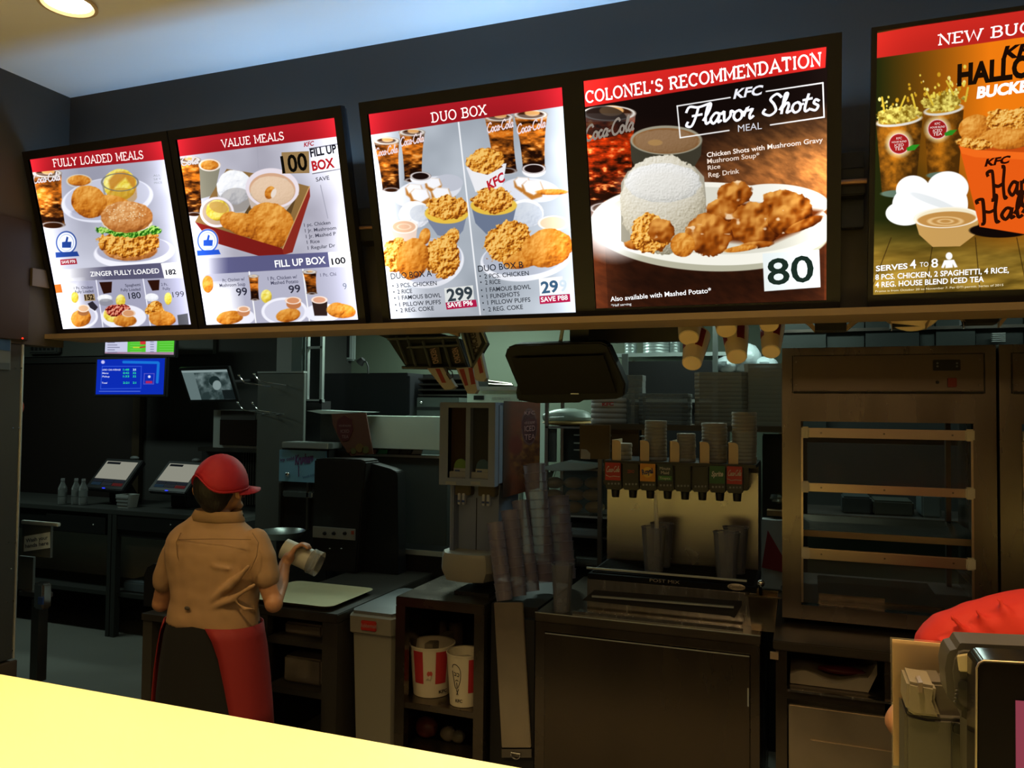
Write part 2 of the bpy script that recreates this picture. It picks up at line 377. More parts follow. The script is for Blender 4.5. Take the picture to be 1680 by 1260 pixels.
    def food(s, cx, cy, rx, ry, kind='crisp', rot=0.):
        pal = {'crisp': ('7a3a0c', 'd98a26', 'f6c56a'), 'smooth': ('7c350a', 'cc7a22', 'f0b054'), 'gravy': ('421604', '9c4c0e', 'e4a04a'), 'rice': ('9a9c98', 'dcdcda', 'ffffff'),
               'puff': ('b9bcc6', 'eef0f6', 'ffffff'), 'bun': ('8a4a1c', 'c47c3c', 'eebb80'), 'egg': ('b08a20', 'e8d048', 'fdf6a0'), 'red': ('5a0c08', 'a82a1c', 'e89a80'), 'rice0': ('6c644c', 'c4bca6', 'f8f4e8'), 'lett': ('1c5a12', '58a52a', 'b8e070')}[kind]
        d, mi, h = [H(c) for c in pal]; big = max(rx, ry)
        ns = {'crisp': 6., 'rice': 2.5, 'rice0': 3., 'red': 3.5, 'gravy': 15., 'lett': 4.}.get(kind, 11.); amp = {'crisp': 1.1, 'gravy': .85, 'rice': .22, 'rice0': .13, 'red': 1.3, 'lett': 1.1}.get(kind, .55)
        def col(x, y, X, Y):
            oc = 2 if kind == 'gravy' else 3; n1 = fbm(X, Y, ns, oc); n2 = fbm(X+1.5, Y+1.5, ns, oc); r = np.clip(x*x+y*y, 0, 1)
            l = .55+(-x*.25-y*.45)*.55+np.sqrt(1-r)*.25-.12+(n1-n2)*amp*2.6+(n1-.5)*amp*.7
            l = np.clip(l, 0, 1)[..., None]
            c = np.where(l < .5, d+(mi-d)*l*2, mi+(h-mi)*(l-.5)*2)
            if kind == 'gravy':
                g = np.clip((fbm(X*.8, Y*1.5, 12, 2)-.76)*8, 0, .8)[..., None]; c = c*(1-g)+H('ffe9c8')*g
            return c
        s.ell(cx, cy, rx, ry, col, rot, rough={'crisp': .22, 'gravy': .14, 'rice': .05, 'rice0': .06, 'red': .2, 'lett': .3}.get(kind, .05), ns=8)
    def coke(s, x0, y0, x1, x2, y2, x3, dark=False):
        """glass: top x0..x1 at y0, bottom x2..x3 at y2"""
        h = y2-y0; mx = (x0+x1)/2; w0 = (x1-x0)/2; mb = (x2+x3)/2; w1 = (x3-x2)/2
        L = []; Rr = []
        for t, k in ((0, 1), (.25, .99), (.5, .83), (.7, .72), (.85, .8), (1, .78)):
            c = mx+(mb-mx)*t; wv = w0*k if t < .6 else w0*(1-t)*k/.4*1.0*.4+w1*(t)
            wv = w0+(w1-w0)*t if t in (0, 1) else (w0+(w1-w0)*t)*(1-.10*math.sin(t*math.pi)); L.append((c-wv, y0+h*t)); Rr.append((c+wv, y0+h*t))
        def col(X, Y):
            t = np.clip((Y-y0)/h, 0, 1); n = fbm(X, Y*2.2, 12, 3)
            am = H('d8741c') if not dark else H('c03008'); dk = H('1c0a04')
            k = np.clip((.85-np.abs(t-.33)*1.5)+(n-.5)*1.9, 0, 1)[..., None]
            c = dk+(am-dk)*k; g = np.clip((n-.64)*4, 0, .8)[..., None]; c = c*(1-g)+H('f0b060')*g
            return c
        s.poly(L+Rr[::-1], col); s.ell(mb, y2-1, w1, w1*.28, '2a1206'); s.ell(mb, y2, w1, w1*.3, 'c8c4c4', ring=1.2, al=.7)
        s.ell(mx, y0, w0, w0*.28, '3a1c0c'); s.ell(mx+w0*.1, y0-w0*.1, w0*.45, w0*.2, 'd8a060'); s.ell(mx, y0, w0, w0*.28, 'd8d4cc', ring=1.6)
        s.poly([(mx-w0, y0), (mx+w0, y0), (mx+w0*.97, y0+h*.09), (mx-w0*.97, y0+h*.09)], 'cfc6c0', al=.35)
    def finish(s, name, parent, gain, off=.0006, lit=True):
        im = np.clip(s.img, 0, 1); l = np.where(im > .04045, ((im+.055)/1.055)**2.4, im/12.92)
        l = l*gain[..., None]
        A = np.ones((s.N, s.N, 4), np.float32); A[..., :3] = l
        I = bpy.data.images.new(name, s.N, s.N, float_buffer=True, is_data=True); I.pixels.foreach_set(A.ravel()); I.update(); I.pack()
        m = bpy.data.materials.new(name+' print'); m.use_nodes = True; n = m.node_tree.nodes; n.clear()
        e = n.new('ShaderNodeEmission' if lit else 'ShaderNodeBsdfPrincipled'); o = n.new('ShaderNodeOutputMaterial'); t = n.new('ShaderNodeTexImage'); t.image = I; t.extension = 'EXTEND'
        m.node_tree.links.new(t.outputs[0], e.inputs[0]); m.node_tree.links.new(e.outputs[0], o.inputs[0])
        a0, a1, b0, b1 = s.r; off0 = ROOT[parent.name]
        me = bpy.data.meshes.new(name); me.from_pydata([tuple(s.pl.pt(a, b, off)-off0) for a, b in ((a0, b0), (a1, b0), (a1, b1), (a0, b1))], [], [(0, 1, 2, 3)])
        uv = me.uv_layers.new(); 
        for i, c in enumerate(((0, 0), (1, 0), (1, 1), (0, 1))): uv.data[i].uv = c
        me.materials.append(m); ob = bpy.data.objects.new(name, me); COL.objects.link(ob); ob.parent = parent; ROOT[ob.name] = off0
        return ob, m
# ================================================================== setting: dining side shell, soffit, ceilings
WALLC = mat('slate blue wall paint', (.062, .052, .040), .75, noise=.08, nscale=3, bump=.05)
XL = -3.30; SB = 2.075        # left wall, underside of the soffit
YS = 2.74                     # soffit front
struct('wall_left', MB().box(XL-.12, XL, -3.6, YS, 2.02, CEIL), WALLC)
struct('wall_right', MB().box(4.2, 4.32, -3.6, 7.2, 0, CEIL), WALLC)
struct('wall_back', MB().box(XL-.12, 4.32, -3.72, -3.6, 0, CEIL), mat('dining wall paint', (.20, .15, .10), .8))
struct('wall_front', MB().box(XL, 4.2, YS, YS+.12, SB, CEIL), WALLC)
struct('ceiling', MB().box(XL-.12, 4.32, -3.72, YS+.12, CEIL, CEIL+.1), mat('ceiling paint', (.80, .79, .76), .85))
struct('trim_1', MB().box(XL, 4.2, YS-.10, YS+.13, SB-.022, SB), mat('tan edge trim', (.30, .20, .115), .55))
struct('wall_left_lower', MB().box(XL-.12, XL, -3.6, 1.55, 0, 2.02), mat('left wall dark panel', (.03, .025, .02), .7))
# steel clad end of the left wall
cl = thing('wall_cladding', 'dark riveted steel cladding on the wall end at far left', 'panel', (XL, 2.0, 0))
cm = mat('dull steel cladding', (.05, .05, .044), .5, .4, noise=.2, nscale=3)
MB().box(XL-.10, XL, 1.56, 2.53, .62, 2.018).build('upper_sheet', cm, cl, bevel=.004)
MB().box(XL-.10, XL+.006, 1.56, 2.55, 0, .612).build('lower_sheet', mat('brown steel kick sheet', (.10, .075, .055), .45, .6), cl, bevel=.004)
MB().tube([(XL-.004, 2.536, .62), (XL-.004, 2.536, 2.018)], .007).build('edge_strip', steel_l, cl)
for (x, y) in ((25, 604), (35, 604), (21, 702), (31, 702), (14, 889), (24.5, 889), (18, 933), (11.5, 988), (21.5, 985.5), (20, 1067)):
    p = atX(x, y, XL); MB().lathe(p-Vector((.001, 0, 0)), [(.004, 0), (.003, .003)], 8, ax=(1, 0, 0)).build('rivet', chrome, cl)
MB().lathe(Vector((XL-.075, 2.57, atX(46, 668, XL).z)), [(.02, 0), (.036, .004), (.036, .010), (.02, .015)], 20, ax=(1, .3, 0)).build('orange_buzzer', mat('orange buzzer', (.35, .05, .015), .4), cl)
p = atX(14, 590, XL)
po = thing('wall_notice', 'pale blue and white notice sheet fixed to cladding at left edge', 'notice', tuple(p))
MB().box(XL, XL+.006, 2.33, p.y+.005, 1.90, 2.045).build('sheet', mat('notice paper', (.10, .13, .14), .6), po)
MB().box(XL+.0055, XL+.008, 2.33, p.y, 1.985, 2.045).build('blue_band', mat('notice blue', (.02, .07, .16), .6), po)
MB().box(XL+.0055, XL+.008, 2.33, p.y, 1.90, 1.93).build('grey_band', mat('notice grey', (.05, .07, .08), .6), po)
# ------------------------------------------------------------------ downlights
for i, (x, y) in enumerate(DOWNLIGHTS):
    d = thing('downlight', 'round white recessed downlight glowing in ceiling at top left' if i == 0 else 'recessed downlight '+('', 'over the counter in front of the second and third boards', 'over the counter in front of the fourth board', 'over the counter near the till display', 'over the left end of the counter', 'farther back on the dining side, left of the camera', 'farther back on the dining side, right of the camera')[i], 'lamp', (x, y, CEIL), 'recessed ceiling downlights')
    MB().lathe((x, y, CEIL), [(.075, -.001), (.098, -.004), (.10, -.014), (.088, -.016), (.078, -.006)], 28, cap=False).build('trim_ring', mat('cream ring', (.55, .42, .25), .5), d)
    MB().lathe((x, y, CEIL-.006), [(.079, 0), (.079, .004)], 28).build('glowing_disc', flat('fff0d0', 22), d)
# ------------------------------------------------------------------ lightbox menu boards
BO = Vector((0, 2.70, 2.082)); tilt = math.atan2(.205, .795)
BP = Plane(BO, (1, 0, 0), (0, -math.sin(tilt), math.cos(tilt)))
BH = .822
frame_m = mat('black menu frame', (.010, .008, .007), .45)
def board(label, x0, x1, quad, gl=2.6, gr=2.6, name='menu_board'):
    c = BP.pt((x0+x1)/2, 0); T = thing(name, label, 'menu board', tuple(c), 'backlit menu boards')
    qs = [BP.hit(*q) for q in quad]      # TL TR BR BL
    a0 = (qs[0][0]+qs[3][0])/2; a1 = (qs[1][0]+qs[2][0])/2; b0 = (qs[2][1]+qs[3][1])/2; b1 = (qs[0][1]+qs[1][1])/2
    mb = MB()
    for (p, q, r, s_) in ((x0, a0, 0, BH), (a1, x1, 0, BH), (a0, a1, 0, b0), (a0, a1, b1, BH)):
        mb.hexa([BP.pt(a, b, o) for o in (-.018, .012) for a, b in ((p, r), (q, r), (q, s_), (p, s_))])
    mb.build('frame', frame_m, T)
    MB().hexa([BP.pt(a, b, o) for o in (-.035, -.014) for a, b in ((x0+.004, .006), (x1-.004, .006), (x1-.004, BH-.006), (x0+.004, BH-.006))]).build('housing', blackm, T)
    pc = BP.pt((x0+x1)/2, .4, -.035)
    MB().box(pc.x-.06, pc.x+.06, pc.y+.02, YS, pc.z-.06, pc.z+.06).build('wall_bracket', blackm, T)
    P = Paint(BP, a0, a1, b0, b1, 620)
    e = .10; U = P.U
    P.gain = (1.0+gl*np.exp(-(U/e)**1.3)+gr*np.exp(-((1-U)/e)**1.3)+.25*np.exp(-((1-P.V)/.06)**2)).astype(np.float32)
    return T, P
W_ = 'ffffff'
def hdr(P, y, col='9c1820'):
    P.poly(y, col)
LT = lambda c, k=1.: flat(c, k)
def tx(T, s, x0, y0, x1, y1, cap, c='ffffff', k=1.1, **kw):
    if 'font' not in kw and cap < 8.6 and c[0] in '23456': kw['bold'] = kw.get('bold', 0)+.011
    return text(BP, s, x0, y0, x1, y1, cap, LT(c, k), T, **kw)
def thumb(P, cx, cy, r, c='22408c'):
    P.ell(cx, cy, r, r*1.12, 'eef2ff'); P.ell(cx, cy, r, r*1.12, c, ring=2.0); P.ell(cx, cy, r*.72, r*.82, c, ring=.7, al=.6)
    P.poly([(cx-r*.42, cy-r*.05), (cx-r*.1, cy-r*.1), (cx+.5, cy-r*.6), (cx+r*.2, cy-r*.5), (cx+r*.12, cy-r*.08), (cx+r*.5, cy-r*.08), (cx+r*.45, cy+r*.5), (cx-r*.42, cy+r*.5)], c)
    P.poly([(cx-r*1.05, cy+r*.95), (cx+r*1.05, cy+r*.85), (cx+r*1.25, cy+r*1.3), (cx-r*1.0, cy+r*1.45)], c)
def bg(P, y0, c0='a9aab8', c1='d6d8e6'):
    n = fbm(P.X, P.Y, 90, 3)[..., None]; m = ((P.Y > 0)).astype(np.float32)[..., None]
    P.img[:] = H(c0)+(H(c1)-H(c0))*np.clip(n*1.8-.4, 0, 1)
# ---- board 1: fully loaded meals
T, P = board('leftmost lit menu board, burger picture under the words fully loaded meals', -3.277, -2.452, [(49, 261), (266.8, 232.8), (318, 533.6), (103.7, 538)], 1.9, 1.6)
bg(P, 0, '9a9bac', 'cccede')
P.coke(53, 284, 101, 67, 370, 107)
P.ell(176, 328, 76, 36, 'e4e6f4', -8); P.ell(176, 324, 70, 31, 'c6c8da', -8); P.ell(176, 345, 60, 15, '9a9cb4', -6, half=-1, al=.6)
P.food(197, 303, 27, 26, 'egg'); P.ell(200, 322, 25, 14, 'b8781c', al=.5); P.poly([(190, 283), (204, 281), (222, 292), (224, 318), (212, 300), (206, 292), (196, 300), (182, 316), (178, 296)], 'c07a28', al=.8, aa=4); P.ell(197, 299, 31, 15, '70706a', ring=1.3); P.poly([(167, 300), (172, 328), (176, 330), (170, 300)], '888878', al=.7)
P.food(130, 296, 20, 9, 'smooth'); P.ell(130, 297, 21, 11, 'd8d0c0', ring=1.2)
P.food(182, 334, 34, 14, 'smooth', 8); P.food(146, 331, 30, 26, 'smooth', 30)
P.ell(220, 414, 66, 26, 'f4f4ff', -3); P.ell(219, 409, 60, 21, 'b0b0c4', -3)
P.food(214, 411, 44, 17, 'bun'); P.food(213, 397, 49, 25, 'crisp'); P.food(212, 377, 51, 11, 'lett'); P.ell(209, 366, 41, 15, 'e8dcc8'); P.food(208, 356, 43, 26, 'bun')
for i in range(70): a = random.uniform(0, 6.28); r = math.sqrt(random.random()); P.ell(207+34*r*math.cos(a), 349+17*r*math.sin(a), .9, .6, 'f8e4bc')
thumb(P, 109, 398, 17); P.poly([(99, 426), (125, 424), (127, 433), (100, 435)], '9a2030')
P.poly([(92, 443), (266, 431), (271, 456), (98, 462)], lambda X, Y: H('ffffff')+(H('585670')-H('ffffff'))*np.clip((X-100)/75, 0, 1)[..., None])
P.poly([(264, 432), (295, 430), (299, 455), (270, 457)], 'ffffff')
P.poly([(94, 462), (310, 456), (320, 536), (104, 540)], 'a4a4bc'); P.poly([(92, 462), (130, 460), (145, 540), (100, 542)], 'f6f6ff', aa=24)
P.poly([(88, 467), (100, 466), (103, 480), (91, 481)], 'b05a20')
for (a, b) in (((158, 460), (169, 536)), ((235, 458), (247, 535))): P.line([a, b], 'f4f4ff', 1.8)
P.food(123, 488, 6, 9, 'egg'); P.ell(137, 519, 24, 19, 'f0f0fc'); P.ell(137, 519, 20, 15, 'cfcfe2'); P.poly([(144, 498), (152, 494), (161, 504), (156, 510), (148, 505)], '2c2830'); P.food(133, 522, 17, 14, 'smooth', -20); P.ell(137, 512, 9, 6, 'a86a3c'); P.ell(137, 506, 9.5, 6, 'e4b890'); P.ell(137, 506, 9.5, 6, 'f8ece0', ring=1)
P.poly([(163, 463), (184, 462), (183, 480), (170, 482)], '2c120a'); P.food(172, 489, 12, 6, 'puff'); P.ell(174, 496, 12, 6, '8a8a92', al=.7); P.food(198, 493, 8, 10, 'egg'); P.ell(203, 520, 37, 20, 'f0f0fc'); P.food(187, 516, 17, 13, 'egg'); P.food(196, 510, 21, 11, 'red'); P.food(205, 526, 19, 10, 'smooth'); P.ell(211, 514, 11, 6, 'd89a6c'); P.ell(211, 514, 11, 6, 'f0dcc8', ring=1)
P.poly([(242, 460), (262, 459), (261, 476), (250, 477)], '2c120a'); P.food(249, 488, 11, 7, 'puff'); P.food(276, 490, 6, 10, 'egg'); P.food(254, 508, 15, 14, 'crisp'); P.food(266, 523, 22, 13, 'smooth', 5); P.poly([(291, 517), (308, 514), (310, 532), (293, 534)], '4a4a50')
hdr(P, [(40, 256), (270, 226), (272, 261.5), (54, 283)])
P.gain *= 1+.0*P.U
P.finish('menu_picture', T, P.gain)
tx(T, 'FULLY LOADED MEALS', 88, 274, 236, 260, 12.5, 'ffe4e0', 1.3, font='slab', name='heading')
tx(T, 'Coca-Cola', 55, 301, 100, 295, 13, 'f0e8ec', 1, font='script', bold=.03, shear=.2, name='glass_script'); tx(T, 'ZINGER FULLY LOADED', 149, 453.5, 262, 448, 7.5, bold=.01); tx(T, '182', 273, 451, 290, 449.5, 8, '202030', bold=.03)
tx(T, '1 Pc. Chicken', 122, 475, 153, 473, 4.5, '3a3a50'); tx(T, 'Fully Loaded', 124, 481, 154, 479.5, 4.5, '3a3a50')
P2 = [(138, 483), (155, 482), (157, 493), (139, 494)]
MB().add([BP.pt(*BP.hit(*q), .0009) for q in P2[::-1]], [(0, 1, 2, 3)]).build('price_sticker', LT('a8906a'), T)
tx(T, '152', 140, 492, 155, 491, 8, '2a1a08', bold=.03); tx(T, '180', 212, 490.5, 232, 489, 10, '202430', bold=.01); tx(T, '199', 284, 488, 303, 486.5, 9, '505058')
tx(T, 'Spaghetti', 206, 470.5, 231, 469, 4.5, '3a3a50'); tx(T, 'Fully Loaded', 199, 478, 231, 476.5, 4.5, '3a3a50'); tx(T, '2 Pc.', 265, 469, 276, 468.5, 4.5, '505068'); tx(T, 'Fully', 268, 476, 280, 475.5, 4.5, '505068')
tx(T, 'SAVE P70', 102, 432.5, 124, 431, 4.6, 'ffffff', bold=.02)
for i, s in enumerate(('ALL', 'SET', 'PRICE')): tx(T, s, 252+i*.7, 290+i*6, 264+i*1.2, 289+i*6, 3.4, '9aa0a8')
# ---- board 2: value meals
T, P = board('second lit menu board from left, red box meal under the words value meals', -2.446, -1.622, [(289.5, 228), (549.5, 195.5), (591.7, 524.7), (340, 532)], 1.6, 1.7)
bg(P, 0, 'a4a2b0', 'd0d0de')
P.line([(422, 240), (424, 275)], '9a9aa8', .8, .6)
P.coke(290, 262, 329, 305, 352, 332)
P.poly([(327, 272), (361, 276), (352, 320), (330, 326)], '8a8674'); P.food(344, 270, 17, 9, 'smooth'); P.ell(344, 271, 18, 10, 'f4e8dc', ring=1.8)
P.poly([(320, 364), (372, 277), (440, 288), (508, 306), (468, 418)], '8c6a3c'); P.poly([(334, 362), (376, 288), (490, 312), (462, 400)], '5c4426')
P.poly([(356, 305), (358, 330), (368, 352), (400, 352), (414, 330), (414, 305)], 'b9b4b0'); P.food(385, 307, 29, 28, 'puff'); P.ell(388, 328, 27, 20, '6a625c', al=.35)
P.poly([(404, 312), (412, 342), (470, 345), (491, 318)], 'c4b4a8'); P.ell(447, 309, 44, 33, 'e9dfe8', 4); P.ell(447, 311, 38, 27, 'd4a888', 4); P.food(447, 313, 36, 24, 'rice0', 4); P.ell(447, 313, 36, 24, 'e8c4a4', 4, al=.8); P.food(443, 316, 8, 11, 'smooth', 25); P.ell(449, 317, 4, 8, 'eadcd0', 20)
P.ell(356, 348, 28, 25, 'ece6ee'); P.ell(356, 348, 24, 21, 'c0a890'); P.food(357, 345, 19, 17, 'egg'); P.ell(359, 340, 16, 9, 'c89a50', 15, al=.8)
P.food(378, 362, 17, 15, 'smooth', 5); P.food(402, 369, 32, 19, 'smooth', 14); P.food(443, 370, 41, 37, 'smooth', 25)
P.poly([(320, 364), (465, 408), (467, 419), (432, 422), (345, 396)], '7c1c18'); P.poly([(508, 306), (509, 322), (480, 414), (466, 418), (463, 408)], '8a2a20'); P.line([(508, 306), (464, 408)], 'c8a068', 1.6)
P.ell(341, 395, 18, 20, 'd4b8a8', al=.7); thumb(P, 341, 395, 17, '2450c0')
P.line([(526, 304), (538, 358)], '8a8a98', 1.2); P.line([(508, 244), (555, 236)], '404048', 1.5); P.line([(513, 285), (560, 277)], '404048', 1.2)
P.poly([(508, 246), (556, 238), (560, 276), (512, 284)], 'ffffff', al=.5)
P.poly([(322, 425), (539, 413.5), (542, 438), (328, 451)], lambda X, Y: H('ffffff')+(H('5c5c84')-H('ffffff'))*np.clip((X-325)/50, 0, 1)[..., None])
P.poly([(538, 414), (580, 412), (584, 436), (541, 438)], 'ffffff')
P.poly([(326, 451), (582, 437), (596, 530), (338, 536)], 'b4b4c8'); P.poly([(326, 470), (385, 465), (395, 530), (335, 536)], 'f8f8ff', aa=26)
for (a, b) in (((409, 446), (420, 530)), ((497, 442), (508, 528))): P.line([a, b], 'ffffff', 2)
P.food(341, 466, 9, 14, 'smooth'); P.ell(392, 520, 26, 14, 'f0f0fc'); P.food(377, 521, 22, 11, 'smooth', -8); P.ell(400, 512, 10, 7, 'c88458'); P.ell(400, 507, 10.5, 5, 'e0a880'); P.ell(400, 507, 10.5, 5, 'fff4ec', ring=1.2)
P.coke(408, 453, 424, 412, 492, 425); P.food(437, 486, 9, 11, 'egg'); P.ell(467, 511, 38, 23, 'f4f4ff'); P.ell(467, 511, 33, 19, 'd4d4e6'); P.food(473, 517, 20, 11, 'smooth', -10); P.ell(482, 499, 12, 8, 'c07848'); P.ell(481, 493, 13, 6, 'd89468'); P.ell(481, 493, 13, 6, 'fff4ec', ring=1.2)
P.coke(497, 446, 519, 504, 482, 520); P.ell(530, 513, 30, 15, 'f0f0fc'); P.poly([(512, 495), (537, 495), (537, 518), (516, 518)], '30201c'); P.ell(524, 492, 13, 6, 'dca080'); P.ell(524, 492, 13, 6, 'fff4ec', ring=1.2); P.food(560, 510, 24, 12, 'smooth', 5); P.food(552, 508, 14, 12, 'smooth')
hdr(P, [(285, 222), (552, 190), (554.5, 224), (293, 257)])
P.finish('menu_picture', T, P.gain)
tx(T, 'VALUE MEALS', 364, 242, 466.5, 229, 12.5, 'ffe4e0', 1.3, font='slab', name='heading')
MB().add([BP.pt(*BP.hit(*q), .0009) for q in ((508, 284), (463, 285), (462, 250), (507, 248))][::-1], [(3, 2, 1, 0)]).build('price_sticker', LT('9a7c50'), T)
tx(T, '100', 464, 284, 506, 278, 27, '0c0a06', bold=.025, off=.0016); tx(T, 'KFC', 499, 241, 515, 238.5, 7, 'b02030', 1, bold=.03, shear=.25)
tx(T, 'FILL UP', 510, 257.5, 553, 250, 13, '202028', bold=.04); tx(T, 'BOX', 513, 280, 550, 274, 15, 'c02028', 1, bold=.04); tx(T, 'SAVE', 519, 298, 541, 294.5, 6.5, '404048')
for i, (s, l) in enumerate((('1 pc. Chicken', 43), ('1 Jr. Mushroom', 51), ('1 Jr. Mashed P', 49), ('1 Rice', 21), ('1 Regular Dr', 45))): tx(T, s, 499.5+i*1.5, 372+i*9.4, 499.5+i*1.5+l, 372+i*9.4-l*.1, 5.6, '404050')
tx(T, 'Cola', 297, 272, 327, 268, 13, 'f0e8ec', 1, font='script', bold=.03, shear=.2, name='glass_script'); tx(T, 'FILL UP BOX', 452, 438.5, 535, 432, 11, bold=.02); tx(T, '100', 545, 434.5, 568, 431.5, 10, '202028', bold=.03)
tx(T, 'Pc. Chicken w/', 366, 463, 402, 460, 5.4, '484860'); tx(T, 'Mushroom Soup', 361, 471, 403, 468.5, 5.4, '484860'); tx(T, '99', 389, 485.5, 407, 483.5, 12, '303040', bold=.02)
tx(T, '1 Pc. Chicken w/', 440, 460, 488, 456.5, 5.6, '404058'); tx(T, 'Mashed Potato', 445, 467, 490, 464, 5.6, '404058'); tx(T, '99', 475, 481, 494, 479, 12, '303040', bold=.02)
tx(T, '1 Pc. Chi', 526, 454, 552, 452, 5.4, '686880'); tx(T, '9', 564, 475, 570, 474, 10, '8890a0')
# ---- board 3: duo box
T, P = board('third lit menu board from left, cola glasses and chicken under the words duo box', -1.546, -.722, [(602, 190), (921, 141.5), (948, 510), (645, 524.5)], 1.6, 1.7)
bg(P, 0, '98a0aa', 'c2cad4')
P.poly([(600, 215), (630, 215), (690, 530), (640, 530)], 'f4f8ff', aa=40, al=.8)
P.coke(613, 231, 655, 628, 312, 656); P.coke(655, 217, 697, 664, 296, 692)
P.coke(795, 192, 842, 810, 281, 848); P.coke(843, 188, 898, 858, 275, 894)
P.ell(702, 315, 56, 24, 'dfe2ec', -12); P.ell(735, 300, 25, 14, 'c0c4d0'); 
def puff(x, y, r):
    P.poly([(x-r, y-r*.3), (x-r*.55, y-r*.7), (x+r*.7, y-r*.6), (x+r, y+r*.1), (x+r*.85, y+r*.75), (x-r*.1, y+r*1.05), (x-r*.9, y+r*.45)], 'b8742c', aa=3)
    P.poly([(x-r*.9, y-r*.35), (x-r*.5, y-r*.75), (x+r*.65, y-r*.65), (x+r*.92, y+r*.1), (x+r*.1, y+r*.6), (x-r*.6, y+r*.3)], 'f6f6fa', aa=3)
for (x, y, r) in ((680, 313, 15), (711, 302, 14), (689, 322, 17), (724, 320, 17)): puff(x, y, r)
P.ell(690, 293, 17, 9, 'f0f0f4'); P.ell(690, 289, 17, 7, '1a0c0a'); P.ell(690, 289, 17, 7, 'd8d0d0', ring=1.4)
P.food(681, 352, 26, 22, 'puff'); P.ell(690, 350, 18, 14, 'b4bcc8', al=.5)
P.poly([(697, 345), (768, 345), (760, 378), (748, 392), (718, 386), (704, 366)], '79839a'); P.ell(733, 350, 36, 17, 'e8c048'); P.food(734, 341, 33, 20, 'crisp')
P.poly([(640, 372), (685, 368), (682, 400), (650, 402)], 'e0c8b8'); P.ell(663, 372, 22, 11, 'dcb090'); P.ell(663, 372, 22, 11, 'fff4ec', ring=1.5); P.ell(663, 372, 12, 5, 'f0d4b8', ring=1)
P.ell(706, 432, 56, 40, 'eceef6', -14); P.ell(706, 428, 52, 36, 'b8bccc', -14)
P.food(652, 420, 23, 28, 'crisp'); P.food(741, 390, 12, 18, 'crisp', 20); P.food(727, 421, 28, 35, 'crisp'); P.food(697, 388, 9, 14, 'smooth', 15); P.food(677, 425, 26, 34, 'smooth', 12)
P.poly([(765, 275), (775, 272), (831, 268), (824, 308), (780, 314)], 'e8e8ee'); P.food(797, 265, 32, 21, 'crisp'); P.food(790, 282, 17, 6, 'crisp')
P.poly([(769, 276), (776, 281), (800, 287), (830, 271), (823, 309), (780, 315)], 'eeeef2')
P.ell(870, 312, 48, 20, 'dfe2ec', 5)
for (x, y, r) in ((857, 301, 14), (874, 309, 18)): puff(x, y, r)
P.ell(876, 281, 19, 10, 'f0f0f4'); P.ell(876, 277, 19, 8, '1a0c0a'); P.ell(876, 277, 19, 8, 'e0d8d8', ring=1.4)
P.food(862, 350, 30, 23, 'puff'); P.ell(862, 352, 28, 20, 'a8b4c4', al=.5)
P.poly([(773, 337), (848, 335), (842, 362), (822, 384), (798, 384), (780, 366)], '6c7890'); P.ell(810, 337, 38, 16, 'e8c048'); P.food(810, 328, 35, 21, 'crisp')
P.food(905, 315, 26, 5, 'smooth'); P.ell(908, 366, 25, 12, 'e8c8a8'); P.ell(908, 366, 25, 12, 'fff4ec', ring=1.5)
P.ell(862, 425, 74, 36, 'eef0f8', -6); P.ell(862, 421, 70, 31, 'b4bac8', -6); P.food(836, 398, 41, 36, 'crisp', -25); P.food(862, 425, 36, 14, 'smooth', -15); P.food(898, 407, 42, 31, 'smooth', -12)
P.line([(752, 198), (788, 516)], 'f4f6fa', 2.4)
P.poly([(640, 472), (750, 466), (790, 520), (640, 530)], 'c0c2cc', aa=30, al=.6)
hdr(P, [(595, 184), (925, 136), (925, 174), (605, 222)])
P.finish('menu_picture', T, P.gain)
tx(T, 'DUO BOX', 708, 201, 799, 187.5, 15.5, 'ffe8e4', 1.3, font='slab', name='heading')
tx(T, 'DUO BOX A', 642, 458, 709, 453, 9.5, '20242c', bold=.01); tx(T, 'DUO BOX B', 785, 446, 859, 439, 10, '20242c', bold=.01)
for i, (s, l) in enumerate((('3 PCS. CHICKEN', 66), ('2 RICE', 24), ('1 FAMOUS BOWL', 70), ('1 PILLOW PUFFS', 68), ('2 REG. COKE', 55))):
    tx(T, s, 651+i*1.6, (472, 482, 492, 503, 512.5)[i], 651+i*1.6+l, (472, 482, 492, 503, 512.5)[i]-l*.065, 6.6, '2c3038')
    tx(T, s, 795+i*1.4+(1 if i > 2 else 0), (457, 467, 479, 500, 511)[i], 795+i*1.4+l*1.05, (457, 467, 479, 500, 511)[i]-l*.075, 7, '2c3038') if i else tx(T, '2 PCS. CHICKEN', 795, 457, 868, 451.5, 7, '2c3038')
tx(T, '1 FUNSHOTS', 799, 490, 853, 485.5, 7, '2c3038')
for i in range(6):
    for x, y in ((788+i*1.2, (453, 463, 476, 486, 497, 508)[i]),)+(((645+i*1.5, (469, 479, 489, 500, 509.5, 0)[i]),) if i < 5 else ()):
        c = BP.hit(x, y); MB().add([BP.pt(c[0]+.0032*math.cos(k), c[1]+.0032*math.sin(k), .0012) for k in [j*.785 for j in range(8)]], [tuple(range(8))]).build('bullet', LT('2c3038', 1.1), T)
def sticker(q, c, nm='price_sticker', k=1.): return MB().add([BP.pt(*BP.hit(*p), .0009) for p in q], [(0, 1, 2, 3)]).build(nm, LT(c, k), T)
sticker([(731, 496), (778, 491), (776, 468), (729, 473)], 'dfe2e0'); tx(T, '299', 735, 494, 777, 489.5, 19, '323c44', bold=.03, off=.0016)
sticker([(733, 508), (783, 503), (781, 491.5), (731, 496.5)], 'b01c48'); tx(T, 'SAVE P96', 735, 504.5, 776, 500.5, 7.5, bold=.02, off=.0016)
